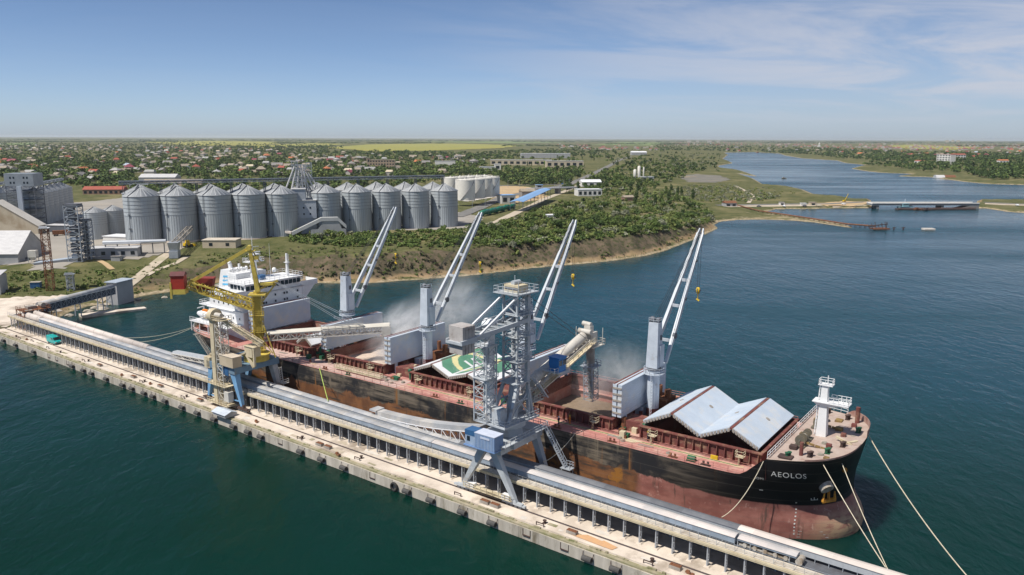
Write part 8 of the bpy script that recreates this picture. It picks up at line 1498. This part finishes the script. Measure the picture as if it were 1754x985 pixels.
# ------------------------------------------------------------------ people on deck
def person(label, p, rz, cloth, pants, hat_, pose=0):
    J = {'pel': (0, 0, .95, .15), 'sp': (0, 0, 1.2, .16), 'ch': (0, 0, 1.42, .17), 'nk': (0, 0, 1.54, .065), 'hd': (0, .02, 1.66, .105), 'ht': (0, .02, 1.74, .09), 'ls': (.2, 0, 1.44, .075), 'le': (.27, .03+.1*pose, 1.17, .055), 'lh': (.25, .16+.2*pose, .95, .04), 'rs': (-.2, 0, 1.44, .075), 're': (-.28, .03, 1.17, .055), 'rh': (-.24, .14, .93, .04), 'lk': (.11, .08, .5, .085), 'la': (.12, .02, .08, .06), 'lt': (.13, .15, .04, .05), 'rk': (-.11, .02, .5, .085), 'ra': (-.12, -.08, .08, .06), 'rt': (-.13, .06, .04, .05)}
    E = [('pel', 'sp'), ('sp', 'ch'), ('ch', 'nk'), ('nk', 'hd'), ('hd', 'ht'), ('ch', 'ls'), ('ls', 'le'), ('le', 'lh'), ('ch', 'rs'), ('rs', 're'), ('re', 'rh'), ('pel', 'lk'), ('lk', 'la'), ('la', 'lt'), ('pel', 'rk'), ('rk', 'ra'), ('ra', 'rt')]
    K = list(J); me = bpy.data.meshes.new('person'); me.from_pydata([J[k][:3] for k in K], [(K.index(a), K.index(b)) for a, b in E], []); o = bpy.data.objects.new('person', me); COL.objects.link(o); o.modifiers.new('s', 'SKIN'); sv = me.skin_vertices[0].data
    for i, k in enumerate(K): sv[i].radius = (J[k][3],)*2
    sv[0].use_root = True; o.modifiers.new('d', 'SUBSURF').levels = 1; dg = bpy.context.evaluated_depsgraph_get(); m2 = bpy.data.meshes.new_from_object(o.evaluated_get(dg)); bpy.data.objects.remove(o)
    for m in (cloth, pants, 'skin'): m2.materials.append(M[m])
    for f in m2.polygons: z = f.center.z; f.use_smooth = True; f.material_index = 2 if (z > 1.53 or (z < 1.03 and abs(f.center.x) > .2)) else (0 if z > .95 else 1)
    r = link('person', m2, None, p, rz); tag(r, label, 'person'); h = MB(); h.lathe([(.19, 1.70), (.13, 1.71), (.125, 1.78), (.07, 1.85), (0, 1.87)], 12, 0, .02); h.build('hard_hat', hat_, r); return r
person('person in dark work clothes walking beside the open forward hold', at(957, 728.5, 11.17), SHIP_A+1.2, 'darkcloth', 'darkcloth', 'coverwhite'); person('person in orange overalls with an arm forward beside the open forward hold', at(976, 726.5, 11.17), SHIP_A+2.6, 'orangecloth', 'orangecloth', 'hookyel', 1); person('person in dark blue clothes standing by the ship crane nearest the bow', at(1109, 755, 11.17), SHIP_A-1, 'darkcloth', 'darkcloth', 'hookyel')
# ------------------------------------------------------------------ mooring ropes
def rope(label, A, B, sag, r=.06, m='rope'):
    A, B = Vector(A), Vector(B); pts = [A.lerp(B, k/24)-Vector((0, 0, sag*4*(k/24)*(1-k/24))) for k in range(25)]; mb = MB(); mb.path([p-A for p in pts], r, 6); tag(mb.build('mooring_rope', m, None, A), label, 'rope')
def hp(a, z, s=-1): return SW(a, s*(hull_hb(a, z)+.02), z)
rope('pale mooring rope from the forecastle break curving down to the pier', hp(168.2, 14.4), at(1236, 886, 6), 1.6); rope('pale rope from below the bow rail down across the anchor to the pier', hp(176.6, 14.6), at(1517, 972, 6), .3, .07); rope('pale rope with an orange float running from the bow to the pier end', hp(178.7, 14.2), at(1522, 978, 6), .4, .065)
rope('thick bow rope running out to the lower edge of the water', SW(180.0, 4.5, 15.2), at(1668, 1000, 1), 1.2, .085); rope('pale rope from the mid deck rail across the rusty hull to the grey loader foot', hp(133, 11.4), at(930, 792, 7.5), .8, .065); rope('green rope slanting down the hull near the yellow loader', hp(61.5, 11.4), at(562, 687, 8.6), .2, .09, 'ropegreen')
rope('stern rope sagging away over the bay to the shore', SW(1, -6, 12.6), at(190, 577, 3), 2.0, .06); rope('stern rope running low over the bay behind the pier', SW(2, -10, 12.4), at(214, 586, 3), 1.6, .06)
b = SW(178.9, -hull_hb(178.9, 12.6)-.5, 12.6); m = MB(); m.lathe([(0, -.45), (.35, -.3), (.45, 0), (.35, .3), (0, .45)], 10); tag(m.build('rope_float', 'anchor', None, b), 'small orange float hanging on the bow rope', 'float')
# ------------------------------------------------------------------ grain dust over the holds
def dust(name, c, size, dens, seed, tilt=0., scale=.16, lo=.40):
    m = bpy.data.materials.new(name); m.use_nodes = True; t = m.node_tree; t.nodes.clear(); L = t.links.new
    tc = nd(t, 'ShaderNodeTexCoord'); mp = nd(t, 'ShaderNodeMapping'); mp.inputs['Location'].default_value = (seed, seed*.7, 0); L(tc.outputs['Object'], mp.inputs[0])
    n = nd(t, 'ShaderNodeTexNoise', i_Scale=1.7, i_Detail=7, i_Roughness=.68, i_Distortion=1.4); L(mp.outputs[0], n.inputs['Vector'])
    ln = nd(t, 'ShaderNodeVectorMath', operation='LENGTH'); L(tc.outputs['Object'], ln.inputs[0]); fall = nd(t, 'ShaderNodeMapRange', interpolation_type='SMOOTHSTEP'); L(ln.outputs['Value'], fall.inputs[0]); fall.inputs[1].default_value = .98; fall.inputs[2].default_value = .05
    rr = nd(t, 'ShaderNodeMapRange', interpolation_type='SMOOTHSTEP'); L(n.outputs[0], rr.inputs[0]); rr.inputs[1].default_value = lo-.06; rr.inputs[2].default_value = lo+.30
    a = nd(t, 'ShaderNodeMath', operation='MULTIPLY'); L(fall.outputs[0], a.inputs[0]); L(rr.outputs[0], a.inputs[1]); d = nd(t, 'ShaderNodeMath', operation='MULTIPLY'); L(a.outputs[0], d.inputs[0]); d.inputs[1].default_value = dens
    v = nd(t, 'ShaderNodeVolumePrincipled'); v.inputs['Color'].default_value = (.99, .985, .98, 1); v.inputs['Anisotropy'].default_value = -.35; L(d.outputs[0], v.inputs['Density']); o = nd(t, 'ShaderNodeOutputMaterial'); L(v.outputs[0], o.inputs['Volume']); M[name] = m
    mb = MB(); mb.lathe([(0, -1), (.5, -.866), (.866, -.5), (1, 0), (.866, .5), (.5, .866), (0, 1)], 20); ob = mb.build(name, name, None, c, SHIP_A); ob.scale = size; ob.rotation_euler = (tilt, 0, SHIP_A); ob['kind'] = 'stuff'
dust('dust_cloud', SW(70.0, 5, 15.5), (10, 14, 11), .55, 3., .4); dust('dust_plume', SW(74, 18, 21), (14, 17, 11), .12, 8., .3); dust('dust_fall', SW(72.3, -1.5, 11.0), (3.6, 3.6, 5.5), .9, 5.); dust('dust_haze', SW(128, 8, 15), (10, 15, 9), .08, 12., .3)
